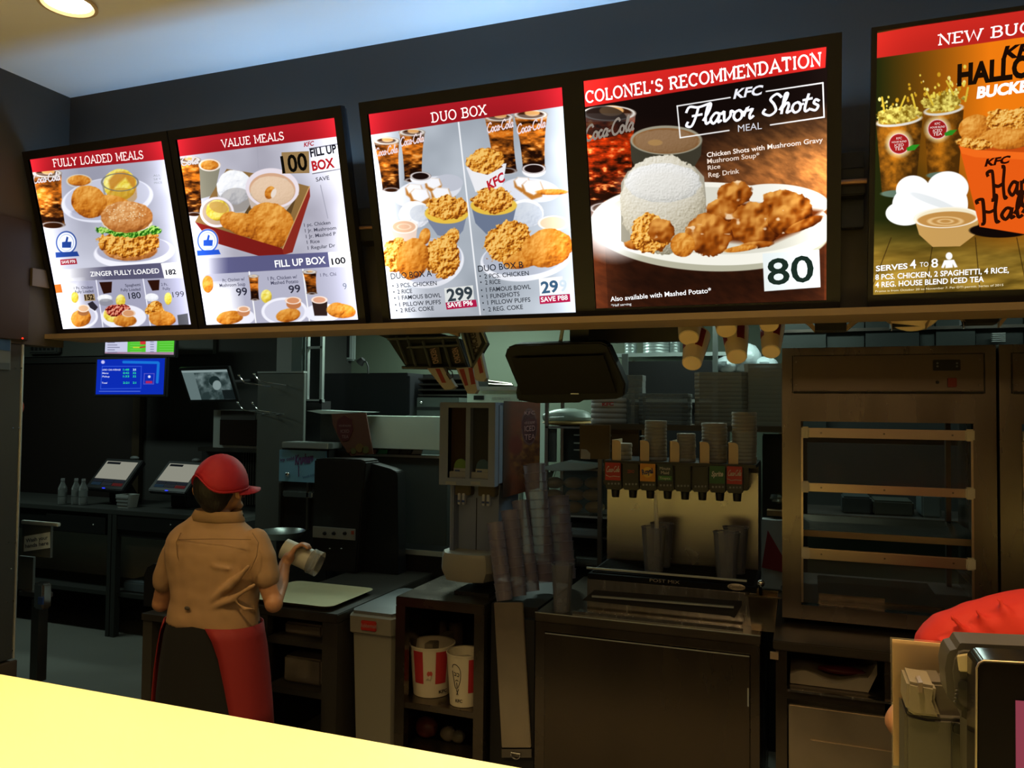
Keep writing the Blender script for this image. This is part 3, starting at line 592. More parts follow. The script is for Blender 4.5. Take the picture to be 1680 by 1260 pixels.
sticker([(886, 485), (925, 481), (923, 453), (884, 457)], 'ffffff'); tx(T, '29', 889, 481, 917, 478, 18, '3c6080', bold=.03, off=.0016); tx(T, '9', 919, 478, 931, 477, 18, 'd4e4f0', bold=.02, off=.0016)
sticker([(886, 499), (936, 495), (935, 482), (885, 486)], 'c02050'); tx(T, 'SAVE P88', 888, 495.5, 932, 491.5, 7.5, bold=.02, off=.0016)
for (x0, y0, x1, y1, cp) in ((616, 257, 653, 250, 13), (657, 240, 696, 232, 14), (799, 218, 843, 208, 15), (848, 220, 896, 208, 15)): tx(T, 'Coca-Cola', x0, y0, x1, y1, cp, 'f0dce0', 1, font='script', bold=.03, shear=.2, name='glass_script')
tx(T, 'KFC', 802, 312, 829, 296, 14, 'c02030', 1, bold=.04, shear=.2)
# ---- board 4: recommendation
T, P = board('fourth lit menu board from left, rice and gravy chicken plate priced 80', -.722, .103, [(954, 136), (1352.5, 75.5), (1360, 490.5), (982, 507)], 1.3, 1.2)
n = fbm(P.X*.9+P.Y*.8, P.Y*2.2-P.X*1.2, 18, 4)[..., None]; yy = np.clip((P.Y-190)/220, 0, 1)[..., None]; xx = np.clip((P.X-1060)/260, 0, 1)[..., None]
g = np.clip(1-np.hypot((P.X-1345)/240, (P.Y-285)/120), 0, 1)[..., None]
P.img[:] = H('120a08')+(H('5a2812')-H('120a08'))*np.clip(yy*.9, 0, 1)*(.55+.6*n)+(H('e09048')-H('120a08'))*g*(.4+.9*n)
P.poly([(1000, 400), (1350, 430), (1350, 500), (1000, 515)], '0c0604', aa=90, al=.6)
P.coke(955, 186, 1043, 968, 342, 1038, dark=True); P.ell(990, 200, 40, 26, '141010', al=.75)
P.poly([(1034, 232), (1152, 228), (1150, 255), (1138, 276), (1045, 280), (1036, 262)], '3c382c'); P.ell(1093, 230, 59, 24, '9a9480'); P.ell(1093, 231, 55, 21, '8a6038'); P.food(1093, 232, 52, 19, 'rice0'); P.ell(1093, 232, 53, 20, '7c5430', al=.8); P.ell(1075, 234, 12, 5, 'b08850', al=.7)
P.ell(1165, 374, 197, 71, 'b8b6a0', 2); P.ell(1168, 367, 197, 68, 'f6f4e8', 2); P.ell(1170, 362, 180, 55, 'dcdacc', 2); P.ell(1280, 330, 80, 28, 'f0eee4', 4); P.ell(1010, 380, 50, 40, 'ffffff', al=.8, aa=30)
P.poly([(1019, 300), (1030, 281), (1062, 270), (1100, 267), (1140, 273), (1155, 290), (1158, 320), (1159, 396), (1120, 415), (1050, 410), (1019, 396)], 'a09a88')
P.food(1088, 335, 70, 82, 'rice0'); P.food(1088, 300, 62, 32, 'rice'); P.ell(1088, 306, 60, 32, 'e0dcd0', al=.5, aa=24)
P.poly([(1160, 340), (1200, 330), (1350, 345), (1310, 380), (1260, 402), (1180, 395)], '6a2c0a', aa=8)
for a in ((1205, 318, 30, 20, 'gravy', -10), (1290, 340, 42, 28, 'gravy', 12), (1185, 345, 26, 20, 'gravy', 0), (1163, 385, 38, 36, 'gravy', 10), (1240, 368, 42, 36, 'gravy', 0), (1283, 360, 22, 25, 'gravy', 30), (1320, 368, 34, 8, 'gravy', -22), (1240, 402, 30, 6, 'gravy', -6), (1040, 402, 16, 8, 'gravy', 8), (1068, 383, 33, 32, 'crisp', 10), (1085, 378, 22, 20, 'gravy', 0), (1120, 402, 20, 20, 'smooth', 30), (1215, 408, 28, 5, 'smooth', -8)): P.food(*a)
P.line([(1111, 174), (1198, 160)], 'ffffff', 2); P.line([(1257, 150), (1350, 136), (1352, 192), (1264, 205)], 'ffffff', 2); P.line([(1111, 174), (1116, 226), (1196, 214)], 'ffffff', 2)
P.poly([(1251, 416), (1344, 409.5), (1346, 471), (1254, 478)], 'e8f0f0')
hdr(P, [(945, 132), (1356, 70), (1354, 111), (955, 176.5)], 'c4221e')
P.finish('menu_picture', T, P.gain)
tx(T, "COLONEL'S RECOMMENDATION", 961, 169, 1348, 106.5, 18.5, 'ffece8', 1.5, font='slab', name='heading', bold=.012)
tx(T, 'KFC', 1203, 162, 1249, 155, 14.5, 'e8e8f0', 1.1, bold=.03, shear=.3)
tx(T, 'Flavor', 1122, 209, 1238, 194, 33, 'f4f4fc', 1.1, font='script', bold=.008, shear=.12); tx(T, 'Shots', 1249, 191, 1344, 180, 33, 'f4f4fc', 1.1, font='script', bold=.008, shear=.12)
tx(T, 'MEAL', 1211, 216.5, 1250, 211.5, 11, 'd8d8e0', 1)
tx(T, 'Chicken Shots with Mushroom Gravy', 1160, 258, 1350, 233, 7.5, 'fff0e4', 1.1, bold=.012); tx(T, 'Mushroom Soup*', 1160.5, 268.5, 1246, 258, 7.5, 'f0dccc', 1, bold=.012); tx(T, 'Rice', 1161.5, 279, 1182, 276, 7, 'f0dccc', 1, bold=.012); tx(T, 'Reg. Drink', 1162.5, 291, 1213, 284, 7.5, 'f0dccc', 1, bold=.012)
tx(T, '80', 1260, 467.5, 1336, 460.5, 41, '1c2c24', bold=.015)
tx(T, 'Also available with Mashed Potato*', 1002, 494.5, 1167, 480, 7.5, 'ffffff', 1.1, bold=.012); tx(T, '*Half serving', 1003, 503, 1036, 500.5, 4, 'ffffff', 1)
tx(T, 'Coca-Cola', 959, 232, 1041, 213, 24, 'a09488', .8, font='script', bold=.03, shear=.25, name='glass_script')
# ---- board 5: new bucket
T, P = board('rightmost lit menu board, orange halloween chicken bucket and iced tea glasses', .182, 1.007, [(1436, 61.5), (1906, -25), (1880, 462), (1434.5, 487.5)], .5, .5, )
xx = np.clip((P.X-1440)/210, 0, 1)[..., None]; yy = np.clip((P.Y-360)/60, 0, 1)[..., None]; n = fbm(P.X*.25+P.Y*.3, P.Y, 16, 4)[..., None]
P.img[:] = (H('1c2008')+(H('f07c10')-H('1c2008'))*np.clip(xx*1.15-np.clip((P.Y-260)/300, 0, .6)[..., None], 0, 1))*(1-yy)+(H('3c2c08')+(H('b08c34')-H('3c2c08'))*np.clip(n*1.3*(.5+np.clip((P.Y-380)/100, 0, .7)[..., None]), 0, 1))*yy
for xa, xb in ((1462, 1420), (1532, 1514), (1600, 1610), (1668, 1690)): P.line([(xa, 390), (xb, 500)], '2c1c08', 1.4, .8)
def tea(cx, y0, w0, y1, w1, bx, by, br, dk):
    P.poly([(cx-w0, y0), (cx+w0, y0), (cx+w1*.95, y1), (cx-w1, y1)], lambda X, Y: H(dk)+(H('c87818')-H(dk))*np.clip(1.2-np.abs((X-cx+6)/w0)*1.0-(Y-y0)/(y1-y0)*.6+(fbm(X, Y, 9)-.5)*1.0, 0, 1)[..., None])
    P.ell(cx-2, y1, w1, 6, '5c7060'); P.ell(cx, y0, w0, 9, 'd8d4cc', -8); P.ell(cx, y0-1, w0-4, 6, 'b88820', -8)
    P.ell(bx, by, br+4, br+4, 'f8f0c0', al=.7, aa=8); P.ell(bx, by, br, br, '9c1c1c'); P.ell(bx, by, br, br, 'ffffff', ring=.9)
    P.poly([(bx+br*.7, by+br*.4), (bx+br*1.3, by+br*.1), (bx+br*2, by+br*.05), (bx+br*1.5, by+br*.6), (bx+br*.8, by+br*.7)], '2c8a20')
tea(1548, 180, 33, 288, 26, 1538, 212, 16, '4c2c08'); tea(1475, 198, 38, 318, 28, 1475, 236, 17, '3c2408')
for (cx, cy, rx, ry, r) in ((1473, 188, 38, 14, -8), (1548, 166, 36, 15, -14)):
    P.ell(cx, cy, rx, ry, lambda x, y, X, Y: H('7a5c10')+(H('f0e070')-H('7a5c10'))*np.clip(fbm(X, Y, 5)*2.2-.55, 0, 1)[..., None], r, rough=.5, ns=6)
for i in range(60): a = random.uniform(1440, 1585); r_ = random.uniform(.6, 3); P.ell(a, 180-(a-1440)*.22-abs(random.gauss(0, 16)), r_, r_*1.3, random.choice(('e8d050', 'c89820', 'f4e890')))
for (x, y) in ((1447, 160), (1485, 158), (1496, 155), (1520, 150), (1553, 133), (1588, 144)): P.line([(x, y), (x+random.uniform(-10, 12), y+22)], 'd8b838', 3.2)
for a in ((1485, 350, 32, 20), (1498, 312, 28, 24), (1555, 308, 34, 27), (1560, 335, 28, 35), (1500, 335, 36, 30)): P.ell(*a, 'ffffff')
P.ell(1530, 330, 40, 6, 'd0d8dc', 20, al=.5)
P.poly([(1500, 358), (1608, 354), (1600, 385), (1575, 404), (1530, 405), (1508, 385)], 'c89c58'); P.ell(1553, 357, 54, 17, 'f4e8c8', -3); P.ell(1553, 361, 49, 14, 'c08c48', -3); P.ell(1551, 363, 30, 8, 'e4bc80', ring=2); P.ell(1551, 363, 14, 4, 'e4bc80', ring=1.5); P.ell(1553, 357, 54, 17, 'fff8e8', -3, ring=1.4)
P.ell(1640, 378, 50, 12, '100806'); P.poly([(1573, 238), (1800, 238), (1790, 380), (1680, 384), (1607, 372)], 'e85c14'); P.ell(1685, 240, 111, 18, 'c44c10')
for a in ((1600, 210, 28, 22, 'smooth', -15), (1650, 200, 34, 20, 'crisp', 5), (1690, 195, 40, 24, 'crisp', 0), (1635, 222, 30, 12, 'smooth', -14), (1662, 228, 40, 16, 'smooth', -10), (1600, 236, 30, 9, 'crisp', 5), (1720, 220, 50, 20, 'smooth', 0)): P.food(*a)
P.poly([(1574, 240), (1600, 246), (1680, 250), (1800, 244), (1800, 258), (1680, 262), (1600, 258), (1578, 252)], 'f46c1c')
P.ell(1557, 420, 5.5, 6, 'ffffff'); P.poly([(1544, 439), (1549, 427), (1565, 426), (1571, 438), (1566, 439), (1563, 433), (1563, 439), (1551, 440), (1551, 434), (1548, 440)], 'ffffff')
hdr(P, [(1430, 56), (1910, -30), (1910, 28), (1435, 96)], 'b8241c')
P.finish('menu_picture', T, P.gain)
tx(T, 'NEW BUCKET', 1538, 74.5, 1762, 43, 17, 'ffece8', 1.3, font='slab', name='heading')
tx(T, 'KFC', 1643, 97, 1712, 88, 19, '180804', bold=.05, shear=.25); tx(T, 'HALLOWEEN', 1570, 140, 1805, 110, 32, '180c04', bold=.05); tx(T, 'BUCKET', 1602, 161, 1702, 147.5, 17, 'ffffff', 1.2, bold=.05, shear=.1)
for (x, y) in ((1475, 236), (1538, 212)):
    for j, (s, w0, c) in enumerate((('KFC', 9, 3.6), ('HOUSE BLEND', 24, 3), ('ICED', 15, 4.5), ('TEA', 15, 5))): tx(T, s, x-w0/2, y-7+j*6, x+w0/2, y-7+j*6-w0*.08, c, 'ffe8e0', 1)
tx(T, 'KFC', 1615, 273, 1655, 267, 11, '2a0a04', 1, bold=.05, shear=.3); tx(T, 'Hap', 1618, 326, 1692, 316, 42, '2a0e04', 1, font='script', bold=.02); tx(T, 'Hallo', 1600, 366, 1716, 352, 36, '2a0e04', 1, font='script', bold=.02)
tx(T, 'SERVES', 1437, 445, 1489, 440.5, 8.5, bold=.025); tx(T, '4', 1493, 441, 1503, 440, 14, bold=.01); tx(T, 'TO', 1509, 438, 1523, 437, 7.5); tx(T, '8', 1528, 439, 1539, 438, 14, bold=.01)
tx(T, '8 PCS. CHICKEN, 2 SPAGHETTI, 4 RICE,', 1436, 459, 1655, 447, 8.3, bold=.02); tx(T, '4 REG. HOUSE BLEND ICED TEA', 1436, 471.5, 1614, 462, 8.3, bold=.02); tx(T, 'Promo is from October 20 to November 7. Per DTI permit. Series of 2015', 1436, 479.5, 1646, 469, 3.2, 'f4e8c0')
# mounting arms seen in the gaps between the boards
arm = thing('mounting_arm', 'black mounting arm with copper coloured pipe in gap left of rightmost board', 'bracket', tuple(atY(1396, 310, YS)))
MB().pbox((1378, 250), (1417, 276), YS-.03, .03).build('upper_plate', mat('brown black steel', (.02, .016, .01), .5), arm, bevel=.002)
MB().pbox((1374, 276), (1420, 320), YS-.09, .09).build('clamp', blackm, arm, bevel=.004)
a, b = atY(1372, 300, YS-.1), atY(1422, 297, YS-.1); MB().tube([a, b], .009).build('pipe', mat('copper brown', (.30, .16, .10), .35, .8), arm)
MB().pbox((1380, 318), (1417, 373), YS-.04, .04).build('lower_plate', mat('blue black steel', (.018, .02, .024), .5), arm, bevel=.002)
arm = thing('mounting_arm', 'black mounting arm in gap between second and third board', 'bracket', tuple(atY(598, 375, YS)))
MB().pbox((580, 340), (625, 395), YS-.10, .10).build('clamp', blackm, arm, bevel=.004)
MB().tube([atY(584, 374, YS-.105), atY(612, 373, YS-.105)], .007).build('pipe', mat('copper brown', 'ffffff'), arm)
# brown hanging screen at the left edge seen from behind
sc = thing('hanging_screen', 'dark brown back of a hanging screen on the left wall', 'screen', tuple(atX(25, 450, XL)))
q = Plane((XL+.018, 2.3, 2.1), (0, 1, 0), (0, 0, 1))
y1 = atX(50, 460, XL+.018).y; z0 = atX(30, 557, XL+.05).z; z1 = atX(30, 355, XL+.05).z
MB().box(XL+.001, XL+.018, y1-.75, y1, z0, z1).build('screen_back', mat('brown board', (.028, .015, .006), .6, noise=.2, nscale=4), sc, bevel=.004)
MB().ball(atX(37, 555, XL+.02), .004, .004, .004, 8, 6).build('red_led', flat('ff3018', 2), sc)
MB().box(XL+.001, XL+.03, y1, y1+.10, (z0+z1)/2-.02, (z0+z1)/2+.06).build('hinge', mat('tan hinge', (.10, .07, .04), .5), sc)
# ------------------------------------------------------------------ front counter
ct = thing('front_counter', 'pale cream customer counter top glowing under warm downlights', 'counter', (0, .9, 0))
MB().box(XL+.02, 3.6, .45, 1.575, .955, 1.0).build('worktop', mat('cream laminate', (.90, .94, .50), .42), ct, bevel=.004)
MB().box(XL+.06, 3.6, .55, 1.52, 0, .955).build('counter_body', mat('counter body', (.08, .05, .03), .6), ct)
# ================================================================== kitchen shell
GREEN = mat('pale green kitchen wall', (.095, .115, .080), .7, noise=.1, nscale=3)
struct('floor', MB().box(-8.6, 4.32, -3.72, 7.3, -.1, 0), mat('grey kitchen tile floor', (.19, .19, .165), .5, noise=.15, nscale=2))
struct('wall_kitchen_back', MB().box(-4.05, 4.32, 6.3, 6.42, 0, 2.8), GREEN)
struct('wall_kitchen_side', MB().box(-4.05, -3.95, 5.32, 6.3, 0, 2.8), mat('dark kitchen wall', (.035, .034, .03), .7))
WD = mat('dark kitchen wall', 'ffffff')
struct('wall_kitchen_booth', MB().box(-8.6, -3.95, 5.2, 5.32, 0, 2.8), WD)
struct('wall_kitchen_left', MB().box(-8.7, -8.6, 1.5, 5.32, 0, 2.8), WD)
struct('ceiling_kitchen', MB().box(-8.7, 4.32, YS+.12, 7.3, 2.75, 2.85), mat('kitchen ceiling', (.35, .36, .34), .8))
struct('wall_kitchen_near_left', MB().box(-8.7, XL-.12, 1.4, 1.5, 0, 2.8), WD)
def zat(x, y, Y): return atY(x, y, Y).z
def xat(x, y, Y): return atY(x, y, Y).x
def T_(name, label, cat, a, b, Y, d, z0=None, group=None, kind=None):
    """thing whose base centre is found from the picture rectangle a..b at depth Y"""
    mx, my = (a[0]+b[0])/2, (a[1]+b[1])/2
    x0, x1 = xat(a[0], my, Y), xat(b[0], my, Y); zb = zat(mx, b[1], Y) if z0 is None else z0; zt = zat(mx, a[1], Y)
    t = thing(name, label, cat, ((x0+x1)/2, Y+d/2, zb), group, kind); t['_'] = 0; del t['_']
    return t, x0, x1, zb, zt
def screw(p, par, r=.004, ax=(0, -1, 0), m=None): MB().lathe(p, [(r, 0), (r*.8, .002)], 8, ax=ax).build('screw', m or steel_d, par)
dkl = mat('lower wall cladding dark', (.05, .045, .04), .5, .4)
# booth opening in the dark wall: lighter header and a flat brown black sheet painted as its dark inside
struct('opening_dark_sheet', MB().box(-8.3, -5.36, 5.17, 5.2, .95, 2.12), mat('dark opening inside', (.012, .007, .005), .6))
struct('trim_3', MB().box(-8.3, -5.30, 5.15, 5.2, 2.12, 2.17), mat('dark lintel', (.02, .018, .016), .6))
struct('trim_4', MB().box(-5.38, -5.30, 5.15, 5.2, .95, 2.12), mat('brown jamb', (.035, .022, .01), .5))
struct('trim_5', MB().box(-8.3, -4.55, 5.16, 5.2, 2.18, 2.75), mat('olive grey panel', (.06, .062, .052), .6))
# ---- air grilles
def grille(a, b, Y, n, lab, m, vert=True, hz=4):
    t, x0, x1, z0, z1 = T_('air_grille', lab, 'air vent', a, b, Y, .05)
    MB().box(x0, x1, Y, Y+.05, z0, z1).build('frame', m, t, bevel=.012)
    w0 = (x1-x0-.06)/n
    for i in range(n):
        xa = x0+.03+i*w0
        MB().box(xa+w0*.25, xa+w0*.8, Y-.006, Y+.001, z0+.03, z1-.03).build('slat', blackm , t)
    return t
grille((500, 546), (580, 592), 6.22, 8, 'pale curved air conditioner grille on the green rear wall', mat('grille plastic', (.34, .38, .36), .5))
grille((46, 550), (94, 580), 5.1, 6, 'dim air vent high in the far left corner beside cladding', mat('dim grille plastic', (.05, .05, .045), .5))
# ---- wall screens over the booth counter
def screen(lab, a, b, Y, px4, kind):
    t, x0, x1, z0, z1 = T_('wall_monitor', lab, 'monitor', a, b, Y, .06)
    tl, tr, br, bl = [atY(*p, Y) for p in px4]
    ex = (tr-tl+br-bl)/2; c = (tl+tr+br+bl)/4; w2 = ex.length/2; h2 = ((tl-bl).length+(tr-br).length)/4
    return t, c, w2, h2
SCRY = 4.95
def mon(lab, Y, q, arm=True):
    """tilted monitor: q = picture corners TL TR BR BL of the lit face"""
    bl = atY(*q[3], Y); br = atY(*q[2], Y)
    # lean the top towards the viewer until the height fits
    tl = None
    d = ray(*q[0]); d2 = ray(*q[1])
    tx_ = bl.x-(bl.x-atY(*q[0], Y).x)*0
    t = bl.x/d.x; tl = CAMP+d*t
    lean = max(-.25, min(.25, tl.y-Y)); 
    tl = atY(*q[0], Y+lean); tr = atY(*q[1], Y+lean)
    pl = Plane(bl, br-bl, tl-bl)
    T = thing('wall_monitor', lab, 'monitor', tuple((bl+br)/2))
    hw = (br-bl).length; hh = (tl-bl).dot(pl.ey)
    MB().hexa([pl.pt(a, b, o) for o in (-.03, .0) for a, b in ((-.02, -.02), (hw+.02, -.02), (hw+.02, hh+.02), (-.02, hh+.02))]).build('casing', black, T, bevel=.004)
    if arm:
        c = pl.pt(hw/2, hh/2, -.03); MB().tube([c, Vector((c.x, 5.198, c.z+.04))], .015).build('wall_arm', blackm, T)
    return T, pl, hw, hh
T, pl, hw, hh = mon('lit monitor with green and white table, just below the menu boards', 4.8, [(173, 545), (288, 540), (285, 582), (172, 580)])
P = Paint(pl, 0, hw, 0, hh, 200)
P.img[:] = H('c4c6e0'); P.poly([(210, 540), (240, 540), (239, 578), (209, 578)], '50c030'); P.poly([(259, 540), (290, 540), (287, 578), (257, 578)], '50c030')
P.poly([(160, 577.5), (300, 577.5), (300, 590), (160, 590)], 'a08098')
for y in range(545, 578, 4):
    P.line([(177, y+1), (177+8+(y*7) % 12, y+1)], '70708c', 1.2); P.line([(247, y), (252, y)], '787c98', 1.2); P.line([(214, y), (232, y)], '78d060', .9); P.line([(262, y), (284, y)], '78d860', .9)
P.poly([(230, 557), (239, 557), (239, 565), (230, 565)], 'd03038'); P.line([(219, 570), (229, 570)], 'c0d030', 2); P.line([(230, 570), (238, 569)], 'b03028', 2); P.line([(269, 556), (286, 555)], 'a8e040', 2.5)
P.finish('screen_picture', T, np.full((200, 200), 1.05, np.float32))
T, pl, hw, hh = mon('blue lit monitor with white and green figures under the green one', 4.8, [(160, 590), (272, 590.5), (268, 647), (157, 647)])
P = Paint(pl, 0, hw, 0, hh, 200); P.img[:] = H('0c2cb4')
P.line([(203, 594), (259, 595)], '1874d8', 4.5); P.line([(260, 596), (258, 627)], '1874d8', 4.5); P.line([(168, 601), (232, 601), (231, 637), (165, 638), (168, 601)], '3458d8', 1.2); P.line([(163, 642), (230, 642)], '8098f0', .8); P.ell(169, 594, 3, 3, 'c8c4f8')
P.line([(237, 613), (253, 613), (252, 630), (236, 630), (237, 613)], '6860c8', 1); P.poly([(239, 625), (250, 625), (250, 629), (239, 629)], 'b02860'); P.ell(245, 618, 2.2, 2.2, 'e8e8ff')
P.finish('screen_picture', T, np.full((200, 200), 1.0, np.float32))
pt = lambda s, x0, y0, x1, y1, c, col: text(pl, s, x0, y0, x1, y1, c, flat(col), T, off=.0015, bold=.02)
pt('LANE / CAR AVERAGE', 168, 608, 198, 608, 2.6, 'd0d8ff'); pt('Menu', 168, 613.5, 178, 613.5, 2.6, 'd0d8ff'); pt('Pickup', 168, 619, 180, 619, 2.6, 'd0d8ff'); pt('Total', 167, 629.5, 176, 629.5, 2.6, 'd0d8ff')
for s, s2, y in (('1:48', '25', 608), ('0:42', '32', 613.5), ('1:33', '32', 619), ('2:21', '21', 629.5)): pt(s, 202, y, 212, y, 3, '30e090'); pt(s2, 218, y, 223.5, y, 3, 'c0f0ff' if y == 608 else '30e090')
T, pl, hw, hh = mon('tilted grey camera monitor left of the wire hooks', 4.75, [(298, 608), (374, 606), (387, 655), (313, 656)])
P = Paint(pl, 0, hw, 0, hh, 160); n = fbm(P.X, P.Y, 8, 3)[..., None]; P.img[:] = H('6c8080'); P.poly([(318, 612), (380, 610), (392, 660), (332, 660)], lambda X, Y: H('2c3c3c')+(H('7c9090')-H('2c3c3c'))*np.clip((fbm(X, Y, 9, 3)-.3)*2, 0, 1)[..., None])
P.ell(352, 625, 9, 8, '1c2c2c'); P.ell(356, 632, 7, 8, '90a4a4'); P.poly([(364, 640), (385, 639), (390, 655), (368, 655)], '182020'); P.line([(298, 610), (375, 608)], '98acac', 3)
P.finish('screen_picture', T, np.full((160, 160), .75, np.float32))
# ---- booth counter with two tills
BC = 4.55
bc = thing('booth_counter', 'long dark worktop on legs along the far left wall', 'counter', (-5.3, 4.85, 0))
dk = mat('dark grey laminate', (.035, .036, .032), .45); dk2 = mat('dark drawer front', (.014, .014, .013), .4); gp = mat('grey green panel', (.48, .50, .42), .6, noise=.1, nscale=2)
zc = zat(180, 836, BC); xr = -3.75
MB().box(-7.2, xr, BC, 5.14, zc-.035, zc).build('worktop', mat('dark worktop', (.05, .052, .047), .35), bc, bevel=.003)
MB().box(-7.2, xr, BC+.02, 5.14, zc-.20, zc-.035).build('drawer_box', dk2, bc)
for i, (a, b) in enumerate(((75, 173), (192, 300))):
    f = MB().pbox((a, 846), (b, 873), BC+.005, .015).build('drawer', dk2, bc, bevel=.002); p = atY(b-20, 861, BC+.005); MB().ball(p, .006, .006, .006, 8, 6).build('keyhole', steel_l, f)
for x in (-6.2, xat(181, 950, BC), -3.80):
    MB().box(x-.04, x-.005, BC, BC+.05, 0, zc-.035).build('leg', dk, bc); MB().box(x+.005, x+.045, BC, BC+.05, 0, zc-.035).build('leg', dk, bc)
MB().box(-7.2, xr, BC+.03, 5.14, .30, .33).build('lower_shelf', dk, bc)
MB().box(-7.2, xr, 5.0, 5.03, .33, zc-.2).build('back_panel', gp, bc)
cr = tag(MB().box(xat(201, 990, 4.62), xat(201, 990, 4.62)+.22, 4.62, 4.9, .331, .41).build('towel_pile', mat('grey blue cloth', (.09, .11, .12), .8), bevel=.01), 'folded grey blue cloths on low shelf behind the worker', 'cloth')
for k, (cx, cy, lab) in enumerate(((188, 778, 'left till terminal with pale tilted screen on the far counter'), (291, 782, 'right till terminal with pale tilted screen beside the red cap'))):
    Y = 4.72; q = [(176-188+cx, 756-778+cy), (221-188+cx, 757-778+cy), (200-188+cx, 799-778+cy), (147-188+cx, 795-778+cy)]
    bl, br = atY(*q[3], Y), atY(*q[2], Y); tl, tr = atY(*q[0], Y+.16), atY(*q[1], Y+.16); pl = Plane(bl, br-bl, tl-bl); hw = (br-bl).length*.97; hh = (tl-bl).dot(pl.ey); sk = (tl-bl).dot(pl.ex)*.85
    T = thing('till_terminal', lab, 'till', ((bl.x+br.x)/2, Y+.15, zc), 'touch tills on the far counter')
    MB().hexa([pl.pt(a, b, o) for o in (-.05, -.002) for a, b in ((-.03, -.03), (hw+.03, -.03), (hw+sk+.03, hh+.03), (sk-.03, hh+.03))]).build('casing', black, T, bevel=.006)
    MB().add([pl.pt(a, b, .0) for a, b in ((0, hh*.28), (hw, hh*.28), (hw+sk, hh), (sk, hh))], [(0, 1, 2, 3)]).build('touch_screen', flat('98988a', .8), T)
    s_ = lambda v: sk*v/hh
    for j, (a, b, c) in enumerate(((.02, .32, '1c2c38'), (.34, .66, '24282c'), (.68, 1., '4c1c1c'))):
        for r in (0, 1): MB().add([pl.pt(hw*aa+s_(hh*bb), hh*bb, .0005) for aa, bb in ((a, .02+r*.13), (b, .02+r*.13), (b, .13+r*.13), (a, .13+r*.13))], [(0, 1, 2, 3)]).build('key_block', flat(c if r == 0 else '20242a', .8), T)
    MB().add([pl.pt(hw*.05+s_(hh*bb), hh*bb, .0005) if aa == 0 else pl.pt(hw*.48+s_(hh*bb), hh*bb, .0005) for aa, bb in ((0, .88), (1, .88), (1, .97), (0, .97))], [(0, 1, 2, 3)]).build('title_bar', flat('181c20', .6), T)
    m = pl.pt(hw/2, hh*.4, -.05); MB().hexa([(m.x-.09, Y+.12, zc), (m.x+.09, Y+.12, zc), (m.x+.09, Y+.30, zc), (m.x-.09, Y+.30, zc), (m.x-.06, m.y-.02, m.z), (m.x+.06, m.y-.02, m.z), (m.x+.06, m.y+.08, m.z), (m.x-.06, m.y+.08, m.z)]).build('stand', blackm, T, bevel=.01)
    MB().ball(pl.pt(hw*.5, -.022, .0), .018, .004, .004, 8, 6).build('blue_light', flat('3040ff', 1.5), T)
    c = pl.pt(hw+sk-.08, hh+.05, -.01); MB().ball(c, .045, .02, .018, 12, 8).build('card_reader', mat('grey card reader', (.13, .14, .14), .5), T)
botm = clear_mat('clear bottle plastic', (.5, .52, .5), .16, .12)
for i, (x, y0, lab) in enumerate(((102, 832, 'clear water bottle standing apart at left of tills'), (124, 832, 'clear water bottle left of a pair by the left till'), (136, 833, 'clear water bottle touching the left till'))):
    p = atZ(x, y0-4, zc); T = thing('water_bottle', lab, 'bottle', tuple(p), 'water bottles on the far counter'); r = .032
    MB().lathe(p, [(r*.9, 0), (r, .01), (r, .06), (r*.93, .065), (r, .07), (r, .13), (r*.9, .14), (r*.45, .175), (r*.42, .19)], 16).build('body', botm, T); MB().lathe(p, [(r*1.01, .07), (r*1.01, .12)], 16, cap=False).build('label', mat('bottle label', (.16, .17, .16), .6), T)
    MB().lathe(p+Vector((0, 0, .19)), [(r*.46, 0), (r*.46, .018)], 12).build('cap', mat('bottle cap', (.2, .2, .2), .5), T)
p = atZ(209, 832, zc); T = thing('napkin_basket', 'small white basket with woven sides between the two tills', 'basket', tuple(p)); bm_ = mat('basket plastic', (.45, .47, .45), .6)
b = MB(); b.loft([[p+Vector((sx*w2, sy*d2, z)) for sx, sy in ((-1, -1), (1, -1), (1, 1), (-1, 1))] for w2, d2, z in ((.05, .045, 0), (.065, .055, .10), (.06, .05, .10), (.046, .041, .008))]); b.build('shell', bm_, T)
for k in range(3): z = .02+.026*k; w2 = .0515+.15*z; MB().box(p.x-w2, p.x+w2, p.y-.047-.1*z-.003, p.y-.045-.1*z, p.z+z, p.z+z+.012).build('weave_band', mat('basket shade', (.22, .23, .22), .6), T)
# hand wash station behind the cladding
ws = thing('hand_wash_station', 'steel hand wash stand behind the cladding with blue white sign', 'sink', (-3.72, 2.95, 0))
WX = xat(62, 860, 2.75)
wp = Plane((-3.35, 2.75, 1.0), (1, 0, 0), (0, 0, 1))
MB().pbox((36, 858), (83, 913), 2.72, .012).build('splash_plate', mat('dull green steel', (.07, .08, .075), .5, .3), ws)
MB().pbox((34, 856), (94, 862), 2.70, .02).build('top_rail', steel_l, ws, bevel=.003)
MB().pbox((30, 913), (54, 968), 2.74, .012).build('side_plate', mat('pale splash steel', (.10, .11, .105), .5, .3), ws)
sgp = Plane(atY(40, 905, 2.715), (1, 0, 0), (0, 0, 1))
q = [atY(*p, 2.716) for p in ((39, 905), (81, 899), (81, 873), (40, 880))]; MB().prism(q, (0, .004, 0)).build('sign_plate', mat('pale blue sign', (.42, .5, .52), .6), ws)
navy = mat('navy print', (.015, .03, .06), .6)
text(Plane(q[0], (1, 0, 0), (0, 0, 1)), 'Wash your', 43, 890, 79, 884.5, 6, navy, ws, bold=.02); text(Plane(q[0], (1, 0, 0), (0, 0, 1)), 'hands here', 42, 899, 80, 893.5, 6, navy, ws, bold=.02)
MB().pbox((30, 972), (72, 980), 2.70, .05).build('basin_edge', steel_d, ws, bevel=.003)
